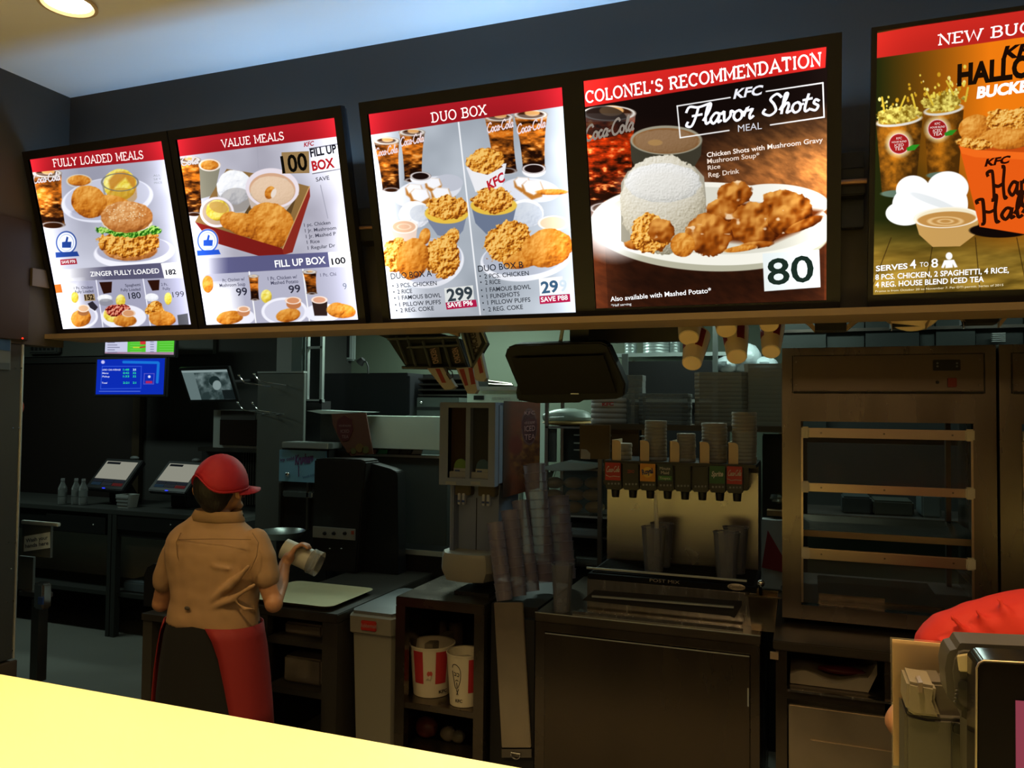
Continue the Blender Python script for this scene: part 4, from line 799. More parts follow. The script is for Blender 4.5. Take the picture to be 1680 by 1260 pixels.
MB().pbox((54, 957), (70, 1000), 2.66, .05).build('soap_dispenser', chrome, ws, bevel=.008); MB().pbox((62, 980), (70, 992), 2.655, .006).build('blue_patch', mat('blue patch', (.01, .03, .12), .5), ws)
MB().pbox((50, 984), (62, 1120), 2.72, .05).build('post', steel_d, ws); MB().box(WX-.3, WX+.02, 2.74, 3.1, 0, .05).build('foot', steel_d, ws)
# ---- steel partition with wire hooks
pa = thing('steel_partition', 'tall plain steel panel standing right of the worker', 'panel', (-3.5, 4.61, 0))
x0, x1 = xat(423, 612, 4.6), xat(499, 612, 4.6); zt = zat(460, 612, 4.6)
MB().box(x0, x1, 4.6, 4.63, 0, zt).build('sheet', mat('satin grey steel sheet', (.15, .16, .145), .5, .5, noise=.15, nscale=2), pa, bevel=.003)
MB().box(x0, x1, 4.595, 4.635, zt, zt+.012).build('top_edge', steel_l, pa)
for (x, y) in ((392, 616), (417, 614), (390, 661), (414, 661)):
    t = tag(MB().tube([atY(x+48+(8 if y < 640 else -8), y+19, 4.596), atY(x+52, y+18, 4.56), atY(x+10, y+12, 4.42), atY(x+4, y+6, 4.40), atY(x, y, 4.38)], .0045).ball(atY(x, y, 4.38), .009, .009, .009, 8, 6).build('wire_hook', chrome), {392: 'upper left wire hook with ball tip on steel panel', 417: 'upper right wire hook with ball tip on steel panel', 390: 'lower left wire hook on steel panel', 414: 'lower right wire hook on steel panel'}[x], 'hook', 'wire hooks on the steel panel')
# microwave with pale surround
T, x0, x1, z0, z1 = T_('microwave', 'dark microwave oven in pale frame above the red cap', 'microwave', (347, 673), (424, 735), 4.85, .32)
MB().box(x0, x1, 4.87, 5.19, z0, z1).build('pale_surround', mat('pale surround', (.32, .35, .33), .6), T); MB().pbox((360, 688), (424, 731), 4.85, .02).build('door', mat('brown black glass', (.02, .012, .008), .25), T, bevel=.004)
MB().box(x0-.1, x1+.12, 4.82, 5.2, z0-.03, z0).build('shelf', steel_d, T); MB().pbox((362, 674), (418, 690), 4.852, .018).build('hood_flap', mat('dim flap', (.04, .035, .03), .6), T)
rk = thing('slat_rack', 'dark slatted rack panel behind the red cap', 'rack', (-3.7, 4.9, 0))
for i in range(7): MB().pbox((398+i*4, 742), (400+i*4, 828), 4.88, .01).build('slat', steel_d, rk)
MB().pbox((330, 738), (424, 829), 4.90, .02).build('back_sheet', blackm, rk)
# ---- tall rear rack frame and steel post (below the vent)
T, x0, x1, z0, z1 = T_('tall_rack', 'tall open rack with pale frame under the rear grille', 'rack', (478, 520), (529, 662), 5.0, .4, 0)
MB().box(xat(478, 600, 5), xat(495, 600, 5), 5.0, 5.05, 0, 2.74).build('green_post', mat('green grey post', (.13, .16, .145), .5, .4), T)
for a, b in (((502, 500), (505, 662)), ((525, 500), (529, 662)), ((503, 568), (528, 572)), ((503, 655), (529, 660))): MB().pbox(a, b, 5.02, .03).build('frame_bar', steel_l, T)
MB().box(xat(505, 600, 5.1), xat(526, 600, 5.1), 5.12, 5.14, 0, 2.74).build('dark_sheet', blackm, T); MB().box(xat(502, 600, 5.02), xat(529, 600, 5.02), 5.02, 5.14, 0, zat(515, 658, 5.02)).build('lower_housing', blackm, T)
lp = thing('clip_lamp', 'small black goose neck lamp on top of the dark cabinet', 'lamp', tuple(atY(604, 611, 5.3)))
MB().tube([atY(604, 613, 5.3), atY(604, 602, 5.3), atY(601, 594, 5.3), atY(594, 591, 5.3)], .006).build('neck', blackm, lp); MB().cyl(atY(596, 589, 5.3), atY(590, 596, 5.3), .02, .035).build('head', blackm, lp)
# ---- dark cabinet, louvre stack, steel box behind
def box_thing(name, label, cat, a, b, Y, d, m, bevel=.005, floor=False, group=None, part='body'):
    t, x0, x1, z0, z1 = T_(name, label, cat, a, b, Y, d, 0 if floor else None, group); MB().box(x0, x1, Y, Y+d, z0, z1).build(part, m, t, bevel=bevel); return t, x0, x1, z0, z1
T, *_r = box_thing('rear_cabinet', 'big matt black cabinet block against the green rear wall', 'cabinet', (530, 612), (668, 745), 5.3, .6, darkbox, floor=True)
MB().pbox((572, 617), (672, 680), 5.29, .012).build('door', darkbox, T, bevel=.004)
T, x0, x1, z0, z1 = T_('louvre_stack', 'stack of dark louvre blades right of the black cabinet', 'louvre', (684, 613), (768, 655), 5.4, .4, 0)
MB().box(x0, x1, 5.5, 5.8, zat(720, 668, 5.4), z1).build('core', blackm, T); MB().box(x0+.02, x0+.06, 5.6, 5.7, 0, zat(720, 668, 5.4)).build('leg', blackm, T)
for i in range(5): z = zat(720, 620+i*9, 5.4); MB().hexa([(x0, 5.42, z-.012), (x1, 5.42, z-.012), (x1, 5.5, z-.03), (x0, 5.5, z-.03), (x0, 5.42, z), (x1, 5.42, z), (x1, 5.5, z-.01), (x0, 5.5, z-.01)]).build('blade', steel_d, T)
T, *_r = box_thing('steel_cupboard', 'grey steel cupboard below the louvre blades', 'cupboard', (683, 652), (752, 745), 5.15, .2, mat('grey satin steel', (.13, .145, .135), .45, .5), floor=True); MB().ball(atY(691, 661, 5.14), .012, .01, .012, 10, 8).build('lock', chrome, T); MB().pbox((683, 668), (725, 673), 5.14, .012).build('seam_bar', blackm, T)
# steel machine behind the tea dispenser
pale = mat('pale green steel', (.66, .76, .66), .45, .3, noise=.12, nscale=3)
T, x0, x1, z0, z1 = box_thing('ice_machine', 'pale steel machine with small control window behind tea dispenser', 'machine', (765, 639), (856, 720), 4.9, .5, pale, floor=True, bevel=.01)
MB().pbox((764, 634), (858, 641), 4.87, .55).build('top_cap', steel_l, T, bevel=.003); MB().pbox((777, 649), (793, 656), 4.892, .01).build('control_window', black, T)
text(Plane((0, 4.898, 0), (1, 0, 0), (0, 0, 1)), 'ULTRA ICE', 808, 656, 838, 656.5, 4.5, steel_l, T, bold=.02)
T = thing('wall_rail', 'two slim steel rails sloping on the wall above the pale steel machine', 'rail', tuple(atY(805, 628, 6.28)))
for (a, b) in (((783, 629), (842, 632)), ((795, 624), (840, 630))): MB().tube([atY(*a, 6.28), atY(*b, 6.28)], .01).build('rail_bar', steel_d, T)
# ---- second soda station seen from behind
T, x0, x1, z0, z1 = T_('rear_soda_station', 'rear drink station with wide pale steel hood, centre of kitchen', 'drink machine', (570, 683), (722, 905), 4.6, .6, 0)
MB().pbox((585, 683), (733, 737), 4.56, .22).build('hood_panel', mat('pale green steel', 'ffffff'), T, bevel=.003)
MB().box(xat(571, 820, 4.62), xat(733, 820, 4.62), 4.62, 4.8, 0, zat(650, 747, 4.62)).build('body', mat('dull green steel body', (.10, .115, .105), .45, .5, noise=.15, nscale=2), T, bevel=.004)
MB().pbox((573, 746), (733, 750), 4.60, .03).build('edge_trim', steel_l, T)
for i, c in enumerate(((.28, .10, .09), (.03, .20, .10), (.045, .05, .05), (.04, .045, .045), (.2, .2, .19))):
    a = 599+i*19; MB().prism([atY(a, 745, 4.59), atY(a+16, 745, 4.59), atY(a+18, 738, 4.59), atY(a+4, 737, 4.59)], (0, .01, 0)).build('flavour_label', mat('flavour label %d' % i, c, .5), T)
MB().pbox((597, 736), (690, 747), 4.603, .012).build('label_rail', black, T)
wt = thing('rear_worktop', 'dark rear worktop with bright steel front edge', 'counter', (-2.2, 4.55, 0))
zw = zat(690, 903, 4.345); MB().box(xat(640, 900, 4.36), -1.28, 4.36, 4.55, zw-.04, zw).build('worktop', mat('dark steel top', (.035, .035, .033), .4, .5), wt); MB().box(xat(643, 905, 4.345), -1.28, 4.345, 4.36, zat(690, 911, 4.345), zat(690, 903, 4.345)).build('front_edge', steel_l, wt); MB().box(xat(645, 900, 4.38), -1.3, 4.38, 4.54, 0, zw-.04).build('carcass', blackm, wt)
# ---- rear tea dispenser with curved poster
T, x0, x1, z0, z1 = T_('rear_tea_dispenser', 'rear tea dispenser with dark side and tapered red poster', 'drink dispenser', (505, 676), (598, 790), 4.42, .2, 0)
MB().box(xat(506, 740, 4.42), xat(560, 740, 4.42), 4.55, 4.59, 0, z1).build('cabinet_side', mat('dim grey plastic', (.035, .037, .035), .5), T)
MB().prism([atY(*p, 4.41) for p in ((503, 674), (520, 672.5), (546, 674), (601, 676), (546, 679), (528, 679))], (0, .18, 0)).build('lid', mat('pale lid', (.45, .55, .52), .5), T)
pp = Plane((0, 4.405, 0), (1, 0, 0), (0, 0, 1))
ppts = [(544, 679), (600, 677), (612, 745), (576, 748), (560, 728), (546, 697)]
MB().prism([atY(*p, 4.408) for p in ppts], (0, .01, 0)).build('poster_board', mat('poster backing', (.09, .03, .015), .6), T)
def diffuse_print(pl, x0, y0, x1, y1, parent, fn, N=200, nm='poster_print', off=.001, corners=None):
    c = corners or [(x0, y0), (x1, y0), (x1, y1), (x0, y1)]; h = [pl.hit(*q) for q in c]
    a0, a1 = min(q[0] for q in h), max(q[0] for q in h); b0, b1 = min(q[1] for q in h), max(q[1] for q in h)
    P = Paint(pl, a0, a1, b0, b1, N); fn(P); return P.finish(nm, parent, np.ones((N, N), np.float32), off=off, lit=False)
def teaprint(P, cx, cy, rx, ry):
    n = fbm(P.X, P.Y, 10, 3)[..., None]; P.img[:] = H('4a1c0c')+(H('8a4818')-H('4a1c0c'))*n
    P.ell(cx, cy, rx, ry, '4c1414'); P.ell(cx, cy, rx, ry, '78504a', ring=1)
MB().prism([atY(*p, 4.405) for p in ((552, 700), (554, 688), (565, 681), (577, 688), (579, 706), (572, 722), (562, 724), (554, 712))], (0, .003, 0)).build('round_badge', mat('dark red badge', (.07, .012, .012), .5), T)
bt = mat('badge text', (.22, .13, .12), .6); pq = Plane((0, 4.404, 0), (1, 0, 0), (0, 0, 1)); text(pq, 'ICED', 559, 710, 573, 710, 5, bt, T); text(pq, 'TEA', 561, 719, 572, 719, 5, bt, T); text(pq, 'HOUSE BLEND', 556, 700, 576, 700, 3, bt, T)
for (x, y, r, c) in ((590, 735, .03, (.12, .06, .01)), (580, 740, .02, (.08, .07, .015)), (600, 738, .025, (.10, .05, .01)), (572, 738, .02, (.09, .03, .01))): MB().lathe(atY(x, y, 4.407), [(r, 0), (r, .002)], 10, ax=(0, -1, 0)).build('printed_fruit', mat('fruit print %.3f' % (c[0]+c[1]), c, .6), T)
# ---- blue fronted machine and tall black brewer (stand on the rear worktop)
T, x0, x1, z0, z1 = T_('blue_slush_machine', 'squat machine with light blue front sticker behind the worker', 'drink machine', (458, 727), (535, 870), 4.37, .16, 0)
MB().box(x0, x1, 4.39, 4.50, 0, zat(495, 735, 4.39)).build('body', blackm, T, bevel=.004); MB().pbox((462, 726), (538, 736), 4.35, .17).build('steel_top', steel_l, T, bevel=.004)
bp_ = Plane((0, 4.375, 0), (1, 0, 0), (0, 0, 1)); MB().pbox((458, 739), (534, 791), 4.377, .013).build('blue_panel', mat('light blue sticker', (.17, .38, .55), .5), T)
vio = mat('violet print', (.10, .04, .14), .6); text(bp_, 'Krushers', 484, 762, 514, 758, 14, vio, T, bold=.06, shear=.2); text(bp_, 'icy cold', 460, 757, 483, 754, 5, vio, T, bold=.03); text(bp_, 'Smooth drinks', 497, 785, 518, 780, 4, mat('blue print', (.03, .06, .18), .6), T)
MB().tube([bp_.pt(*bp_.hit(490, 764)), bp_.pt(*bp_.hit(490, 782))], .003).build('printed_straw', vio, T); MB().ball(atY(472, 778, 4.37), .018, .015, .018, 12, 8).build('knob', chrome, T)
MB().pbox((463, 806), (512, 816), 4.35, .08).build('steel_spout', mat('bright steel', (.8, .83, .8), .25, 1), T, bevel=.006)
MB().pbox((457, 792), (460, 870), 4.35, .04).build('side_rail', steel_d, T); MB().pbox((502, 792), (505, 870), 4.35, .04).build('side_rail', steel_d, T)
T, x0, x1, z0, z1 = T_('drink_brewer', 'tall black drinks brewer with rounded shoulder and three front knobs', 'drink machine', (511, 752), (652, 935), 4.18, .2, .75)
xc = xat(588, 840, 4.18)
MB().prism([Vector((xc, 4.20, .75)), Vector((x1, 4.20, .75))]+[atY(*p, 4.20) for p in ((652, 782), (650, 774), (640, 769), (600, 758), (588, 756))], (0, .10, 0)).build('rear_housing', mat('gloss black side', (.008, .008, .009), .3), T, bevel=.004)
MB().prism([Vector((xat(513, 860, 4.13), 4.13, .75)), Vector((xc+.02, 4.13, .75))]+[atY(*p, 4.13) for p in ((600, 757), (590, 754), (540, 752), (515, 753))], (0, .17, 0)).build('front_housing', mat('brown black plastic', (.014, .012, .010), .4), T, bevel=.01)
MB().pbox((513, 866), (582, 884), 4.12, .02).build('knob_plate', mat('dim steel plate', (.30, .30, .27), .45, .3), T)
for x in (533, 548, 566): MB().lathe(atY(x, 875, 4.12), [(.012, 0), (.009, .012)], 12, ax=(0, -1, 0)).build('knob', black, T)
MB().pbox((576, 871), (580, 877), 4.115, .005).build('red_mark', mat('red mark', (.3, .05, .03), .5), T)
for x in (541, 560): MB().ball(atY(x, 900, 4.125), .006, .006, .004, 8, 6).build('tap_tip', steel_l, T)

# ================================================================== near work row
def open_unit(name, label, X0, X1, Y0, Y1, z1, shelves, post=.04, m=None, cat='shelf unit'):
    m = m or steel_d; t = thing(name, label, cat, ((X0+X1)/2, (Y0+Y1)/2, 0))
    MB().box(X0, X1, Y0, Y1, z1-.045, z1).build('worktop', m, t, bevel=.004)
    for x in (X0, X1-post): MB().box(x, x+post, Y0+.003, Y0+.05, 0, z1-.045).build('front_post', m, t)
    MB().box(X0+.002, X0+.012, Y0+.05, Y1, 0, z1-.045).build('side_panel', m, t); MB().box(X1-.012, X1-.002, Y0+.05, Y1, 0, z1-.045).build('side_panel', m, t)
    MB().box(X0+.012, X1-.012, Y1-.012, Y1, 0, z1-.045).build('back_panel', m, t)
    for z in shelves: MB().box(X0+.013, X1-.013, Y0+.008, Y1-.013, z-.03, z).build('shelf', m, t, bevel=.002)
    return t
UX0, UX1, UY = -1.837, -1.380, 3.355
us = zat(715, 1160, UY)
ust = mat('worn brown steel', (.14, .112, .085), .26, .92, noise=.35, nscale=4)
open_unit('shelf_unit', 'open steel shelf unit holding red striped buckets, tea dispenser on top', UX0, UX1, UY, 4.0, .85, [us, .12], post=.05, m=ust)
# buckets
def bucket(name, label, x, y, px_r, hpx, Y, red_at, cat='bucket'):
    p = Vector((xat(x, y, Y), Y, us)); r1 = px_r/FPX*Y*1.07; h = hpx/FPX*Y*1.04; r0 = r1*.80
    T = thing(name, label, cat, tuple(p), 'paper buckets on the shelf')
    MB().lathe(p, [(r0, .002), (r1, h), (r1*.97, h), (r0*.96, .012)], 36).build('bucket_wall', mat('cream paper', (.62, .55, .40), .6), T); MB().lathe(p+Vector((0, 0, h)), [(r1*.98, -.004), (r1*1.03, -.004), (r1*1.035, .003), (r1*.98, .003)], 36, cap=False).build('rolled_rim', mat('cream paper', 'ffffff'), T)
    for a0, a1 in red_at:
        b = MB(); n = 6; rg = []
        for i in range(n+1):
            a = math.radians(24+a0+(a1-a0)*i/n); rg.append([p+Vector((math.sin(a)*(r0+(r1-r0)*z+.0012), -math.cos(a)*(r0+(r1-r0)*z+.0012), .002+h*z)) for z in (.28, .93)])
        b.loft(rg, cap=False, closed=False); b.build('red_stripe', mat('red print', (.42, .025, .03), .55), T)
    return T, p, r0, r1, h
T, p, r0, r1, h = bucket('paper_bucket', 'wide red striped paper bucket, left one on the shelf', 708, 1140, 38, 84, UY+.17, [(-52, -22), (12, 45), (80, 120), (150, 190), (220, 260)])
inkm = mat('black print', (.02, .015, .012), .6)
def wrap_text(T, p, rr, s, a_deg, z, hgt, m, wid):
    """letters laid on the bucket as a flat plate touching the curved wall"""
    vs, fs = font_mesh(s, 'sans', .03); mx = max(v[0] for v in vs); cap = max(v[1] for v in glyph_mesh('H')[0]); out = []
    for x, y in vs:
        a = math.radians(a_deg+24)+(x/mx-.5)*wid/rr; zz = z+y/cap*hgt; out.append(p+Vector((math.sin(a)*(rr+.002), -math.cos(a)*(rr+.002), zz)))
    me = MB(); me.v = out; me.f = list(fs); return me.build('lettering', m, T)
wrap_text(T, p, r0+(r1-r0)*.15, 'KFC', 38, .022, .014, inkm, .05)
a = math.radians(20); q = p+Vector((math.sin(a)*(r0+(r1-r0)*.5), -math.cos(a)*(r0+(r1-r0)*.5), h*.5)); MB().lathe(q+Vector((0, .001, 0)), [(.0135, 0), (.0135, .003)], 20, ax=(.34, -.92, .12)).build('round_mark', mat('orange red print', (.45, .06, .04), .6), T); text(Plane(q+Vector((.0012, -.0035, 0)), (.92, .34, 0), (0, .12, 1)), 'M', 698, 1114, 706, 1115, 6, mat('cream ink', (.6, .5, .4), .6), T, bold=.05)
T, p, r0, r1, h = bucket('paper_bucket', 'narrower paper bucket with line drawn face and letters, right one on the shelf', 762, 1142, 30, 86, UY+.10, [(12, 50), (95, 130), (170, 210)])
wrap_text(T, p, r0+(r1-r0)*.1, 'KFC', -22, .026, .013, inkm, .035)
def wrap_line(T, p, r0, r1, h, pts, w_=.0016):
    pts3 = []
    for a, z in smoothpts(pts, 4): rr = r0+(r1-r0)*z/h+.0015; a = math.radians(a+24); pts3.append(p+Vector((math.sin(a)*rr, -math.cos(a)*rr, z)))
    MB().tube(pts3, w_, 5).build('drawn_line', inkm, T)
for pts in ([(-44, .185), (-40, .20), (-28, .20), (-16, .18), (-14, .14), (-22, .10), (-32, .09), (-38, .12), (-44, .17)], [(-38, .165), (-31, .16), (-31, .15), (-37, .152)], [(-28, .162), (-20, .16), (-21, .148), (-27, .15)], [(-33, .125), (-28, .13), (-22, .125)], [(-28, .118), (-27, .10), (-29, .095)], [(-30, .085), (-24, .06)], [(-22, .088), (-30, .06)]): wrap_line(T, p, r0, r1, h, pts)
# liners and small things in the unit
MB().lathe(p+Vector((0, 0, .06)), [(r1*.4, 0), (r1*.8, h*.6)], 7).build('clear_lid_inside', clear_mat('clear crumpled film', (.5, .45, .35), .25), T)
for i, (x, y, lab) in enumerate(((722, 1050, 'dim stack of brown cups at the back of top shelf'), (748, 1052, 'second dim cup stack at the back of top shelf'))):
    pz = Vector((xat(x, y, UY+.50), UY+.50, us)); T = thing('cup_stack', lab, 'cups', tuple(pz)); MB().lathe(pz, [(.030, 0), (.038, .10), (.040, .102)]+[(.040 if k % 2 else .0385, .11+k*.01) for k in range(16)], 16).build('cups', mat('dim paper cup', (.10, .065, .04), .6), T)
T = tag(MB().box(UX0+.055, UX0+.10, UY+.2, UY+.45, us, us+.22).build('carton_pack', mat('kraft carton', (.22, .18, .12), .7), bevel=.003), 'upright kraft carton left of the wide bucket', 'carton')
for (x, y, r, lab, c) in ((735, 1208, .035, 'pale cup lying on the lowest shelf', (.16, .14, .10)), (752, 1196, .03, 'wrapped bundle at right of the lowest shelf', (.12, .11, .08)), (700, 1215, .05, 'dark red packet on lowest shelf', (.09, .015, .01))):
    pz = Vector((xat(x, y, UY+.2), UY+.2, .12+r)); tag(MB().ball(pz, r*1.2, r, r, 12, 8, jit=.06).build('packet', mat('packet %.2f' % c[0], c, .5)), lab, 'packet', 'packets on the lowest shelf')
# tea dispenser on the unit
TY = 3.50
T = thing('tea_dispenser', 'grey two window tea dispenser on the shelf unit', 'drink dispenser', (-1.54, TY+.2, .85))
gpl = mat('blue grey plastic', (.18, .215, .30), .45); hx0, hx1 = xat(721, 730, TY), xat(812, 730, TY); hz0, hz1 = zat(766, 797, TY), zat(766, 660, TY)
TD = TY+.42
MB().box(hx0, hx1, TY+.045, TD, hz0, hz1).build('head_housing', gpl, T, bevel=.012)
wx = [xat(v, 730, TY) for v in (735, 764, 771, 801)]; wz0, wz1 = zat(766, 785, TY), zat(766, 669, TY)
f = MB(); f.box(hx0, wx[0], TY, TY+.046, hz0, hz1); f.box(wx[3], hx1, TY, TY+.046, hz0, hz1); f.box(wx[0], wx[3], TY, TY+.046, hz0, wz0); f.box(wx[0], wx[3], TY, TY+.046, wz1, hz1); f.box(wx[1], wx[2], TY, TY+.046, wz0, wz1); f.build('window_frame', gpl, T)
for k, (a, b, c) in enumerate(((wx[0], wx[1], (.035, .022, .012)), (wx[2], wx[3], (.030, .033, .035)))):
    MB().box(a, b, TY+.038, TY+.044, wz0, wz1).build('window', mat('tea behind glass %d' % k, c, .15), T)
    cx = (a+b)/2+.008; r = .036; z = wz0+.05
    MB().prism([Vector((cx-r, TY+.032, z-.025))]+[Vector((cx+r, TY+.032, z-.025))]+[Vector((cx+r*math.cos(t), TY+.032, z+r*1.2*math.sin(t))) for t in [i*math.pi/8 for i in range(9)]], (0, .005, 0)).build('arched_label', mat('green label' if k == 0 else 'blue label', (.10, .19, .04) if k == 0 else (.02, .07, .12), .5), T)
    MB().box(cx-r, cx+r, TY+.028, TY+.032, z-.03, z-.004).build('label_foot', mat('pale label', (.26, .28, .28), .5), T); MB().box(cx-r*.8, cx-r*.1, TY+.026, TY+.028, z-.022, z-.012).build('blue_mark', mat('blue print', 'ffffff'), T)
    MB().box(a, b, TY+.02, TY+.04, wz0, wz0+.03).build('drip_ledge', mat('pale ledge', (.24, .25, .26), .5), T)
for (a, b) in ((731, 748), (772, 788)): MB().pbox((a, 790), (b, 795.5), TY-.0015, .002).build('name_strip', mat('pale label', 'ffffff'), T)
gcol = mat('grey plastic', 'fff'); cy = TY+.14
b = MB(); prof = [(hx0+.02, hz0), (hx0+.045, hz0-.06), (hx0+.05, hz0-.34), (hx0+.04, .955)]
b.loft([[Vector((x, cy-.02, z)), Vector((hx1-.01-(x-hx0)*.3, cy-.02, z)), Vector((hx1-.01-(x-hx0)*.3, TD-.02, z)), Vector((x, TD-.02, z))] for x, z in prof]); b.build('rear_column', gpl, T, smooth=40)
MB().box(hx0+.035, hx0+.055, TY+.05, cy, hz0-.36, hz0).build('side_cheek', gpl, T, bevel=.006)
for x in (xat(759, 825, TY+.08), xat(799, 828, TY+.08)):
    for dx in (-.012, .012): tp = MB().box(x+dx-.007, x+dx+.007, TY+.06, TY+.085, hz0-.10, hz0-.045).build('tap', mat('blue white tap', (.40, .42, .45), .4), T, bevel=.002); MB().box(x+dx-.007, x+dx+.007, TY+.057, TY+.06, hz0-.088, hz0-.078).build('blue_band', mat('blue print', 'ffffff'), tp)
    MB().box(x-.045, x+.045, TY+.07, cy-.01, hz0-.055, hz0).build('tap_block', mat('amber grey plastic', (.10, .08, .045), .5), T, bevel=.004)
MB().box(hx0+.15, hx0+.153, cy-.024, cy-.018, .96, hz0-.07).build('panel_seam', blackm, T)
dz1, dz0 = zat(766, 912, TY), zat(766, 945, TY)
b = MB(); ring = lambda k, z: [Vector(((hx0+hx1)/2+(x-.5)*(hx1-hx0)*k, TY-.03+y*.26+(1-k)*.08, z)) for x, y in ((-.02, .35), (.12, 0.05), (.38, -.04), (.62, -.04), (.88, .05), (1.02, .35), (1.0, 1), (0, 1))]
b.loft([ring(.86, dz0-.025), ring(1.02, dz0+.02), ring(1.0, dz1-.01), ring(.94, dz1+.01)]); b.build('drip_tray', mat('cream grey plastic', (.32, .30, .24), .45), T, smooth=30)
MB().lathe(((hx0+hx1)/2, cy+.1, .85), [(.06, 0), (.055, dz0-.86)], 20).build('foot', black, T)
MB().box(hx0+.08, hx1-.03, TY+.02, TD-.04, .85, .862).build('base_plate', blackm, T)
sp_ = Plane((hx1+.001, TY+.05, hz0), (0, 1, 0), (0, 0, 1))
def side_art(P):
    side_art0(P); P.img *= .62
def side_art0(P):
    n = fbm(P.X, P.Y, 14, 3)[..., None]; n2 = fbm(P.X+50, P.Y, 8, 3)[..., None]
    P.img[:] = H('5a3c30')+(H('b04c1c')-H('5a3c30'))*np.clip((P.X-826)/14, 0, 1)[..., None]*(.6+.6*n)
    P.ell(863, 745, 26, 40, lambda x, y, X, Y: H('7a3010')+(H('d08428')-H('7a3010'))*np.clip(fbm(X, Y, 6, 3)*2-.5, 0, 1)[..., None], al=.9, aa=10)
    P.ell(846, 730, 11, 16, '9c2c10', al=.9, aa=4); P.ell(868, 700, 13, 30, '6a1c20'); P.ell(868, 700, 13, 30, 'a4706c', ring=1.2); P.poly([(855, 690), (881, 687), (881, 701), (855, 703)], '7c2428', al=.6)
ob, m_ = diffuse_print(sp_, 0, 0, 0, 0, T, side_art, 260, 'side_artwork', corners=[(826, 664), (885, 660), (885, 800), (826, 803)])
lt = mat('pale red ink', (.38, .18, .17), .6)
for s, y, c in (('KFC', 681, 6), ('HOUSE BLEND', 696, 4), ('ICED', 708, 9), ('TEA', 722, 9)): text(sp_, s, 860, y, 877, y-1.4, c, lt, T, off=.002)
# tall stacks of clear cups leaning in the gap
cupm = clear_mat('smoky clear cup plastic', (.30, .26, .31), .5, .3)
def cup_mesh(p, d, r, h, b=None):
    b = b or MB(); return b.lathe(p, [(r*.92, 0), (r*.985, h*.78), (r*1.045, h*.785), (r*1.045, h*.83), (r*.96, h*.84)], 18, ax=d, cap=False)
def cup_stack(label, pb, pt_, wpx, Y, n):
    a = atY(*pb, Y); b = atY(pt_[0], pt_[1], Y+.06); d = (b-a).normalized(); L = (b-a).length; r = wpx/2/FPX*Y; T = thing('clear_cup_stack', label, 'cups', tuple(a), 'stacks of clear cups beside the tea dispenser')
    st = L/n; first = None
    for i in range(n):
        if first is None:
            first = cup_mesh(a, d, r, st*1.25).build('cup', cupm, T); continue
        c = first.copy(); COL.objects.link(c); c.parent = T; c.location = d*st*i
    return T
cup_stack('front short stack of clear cups leaning left by the steel chute', (828, 985), (812, 858), 30, UY+.05, 9)
cup_stack('second stack of clear cups, just behind the front short one', (850, 978), (836, 838), 32, UY+.14, 9)
cup_stack('thin leaning stack of clear cups in the middle of the gap', (873, 970), (852, 822), 28, UY+.22, 10)
cup_stack('tallest stack of clear cups against the tea dispenser side', (893, 955), (876, 762), 40, UY+.34, 13)
cup_stack('stack of clear cups nearest the soda cabinet', (926, 950), (914, 815), 42, UY+.46, 9)
# tall narrow steel bin with slanted front in the gap
sb = thing('cup_bin', 'tall narrow steel bin front with ring pull between the cabinets', 'bin', (-1.25, UY+.3, 0))
g0, g1 = UX1+.012, -1.140
MB().box(g0, g1, UY+.06, 3.95, 0, .848).build('bin_body', blackm, sb)
pf = [atY(*p, UY+.0) for p in ((810, 989), (857, 989), (871, 1227), (823, 1227))]
MB().prism(pf, (0, .018, 0)).build('front_plate', mat('satin tan steel', (.48, .40, .30), .33, .9, noise=.3, nscale=5), sb, bevel=.003)
MB().prism([atY(*p, UY) for p in ((823, 1229), (872, 1229), (872, 1243), (823, 1243))], (0, .018, 0)).build('lower_plate', steel_d, sb); rc = atY(846, 1236, UY-.006)
MB().tube([rc+Vector((.022*math.cos(t), -.002, .022*math.sin(t)*.9-.004)) for t in [math.pi*(1+i/10) for i in range(11)]]+[rc+Vector((.022, 0, .0)), rc+Vector((-.022, 0, .0))], .0028).build('ring_pull', chrome, sb)
MB().box(xat(823, 1100, UY)-.01, xat(871, 1100, UY)+.01, UY+.018, UY+.061, .02, .80).build('backing_bar', blackm, sb)
# soda cabinet
SX0, SX1, SY = -1.127, -.172, 3.335
T = thing('soda_cabinet', 'wide brown steel cabinet with big plain door under soda dispenser', 'cabinet', ((SX0+SX1)/2, 3.72, 0))
wt_ = MB().box(SX0, SX1, SY, 4.15, .81, .85).build('worktop', mat('brown steel top', (.20, .165, .125), .3, .95, noise=.15, nscale=4), T, bevel=.004); MB().box(SX0, SX1, SY-.001, SY+.003, .8475, .8515).build('edge_highlight', steel_l, wt_); MB().box(SX0+.003, SX1-.003, SY+.02, 4.14, 0, .81).build('carcass', ust, T, bevel=.003)  # thin light steel strip imitates the highlight along the worktop edge
f = MB(); dx0, dx1, dzt = xat(895, 1100, SY), xat(1230, 1100, SY), zat(1060, 1056, SY)
f.box(SX0+.003, dx0-.004, SY, SY+.02, 0, .81); f.box(dx1+.004, SX1-.003, SY, SY+.02, 0, .81); f.box(dx0-.004, dx1+.004, SY, SY+.02, dzt+.004, .81); f.build('face_frame', ust, T)
d = MB().box(dx0, dx1, SY-.012, SY+.018, .05, dzt).build('door', mat('smooth brown steel', (.125, .098, .072), .25, .92, noise=.3, nscale=1.5, stretch=(2, 2, .5)), T, bevel=.002)
MB().box(dx0, dx1, SY-.013, SY-.008, dzt-.003, dzt+.001).build('top_lip', steel_l, d); MB().box(dx1-.008, dx1-.002, SY-.02, SY-.012, .57, .64).build('hinge', steel_l, d)
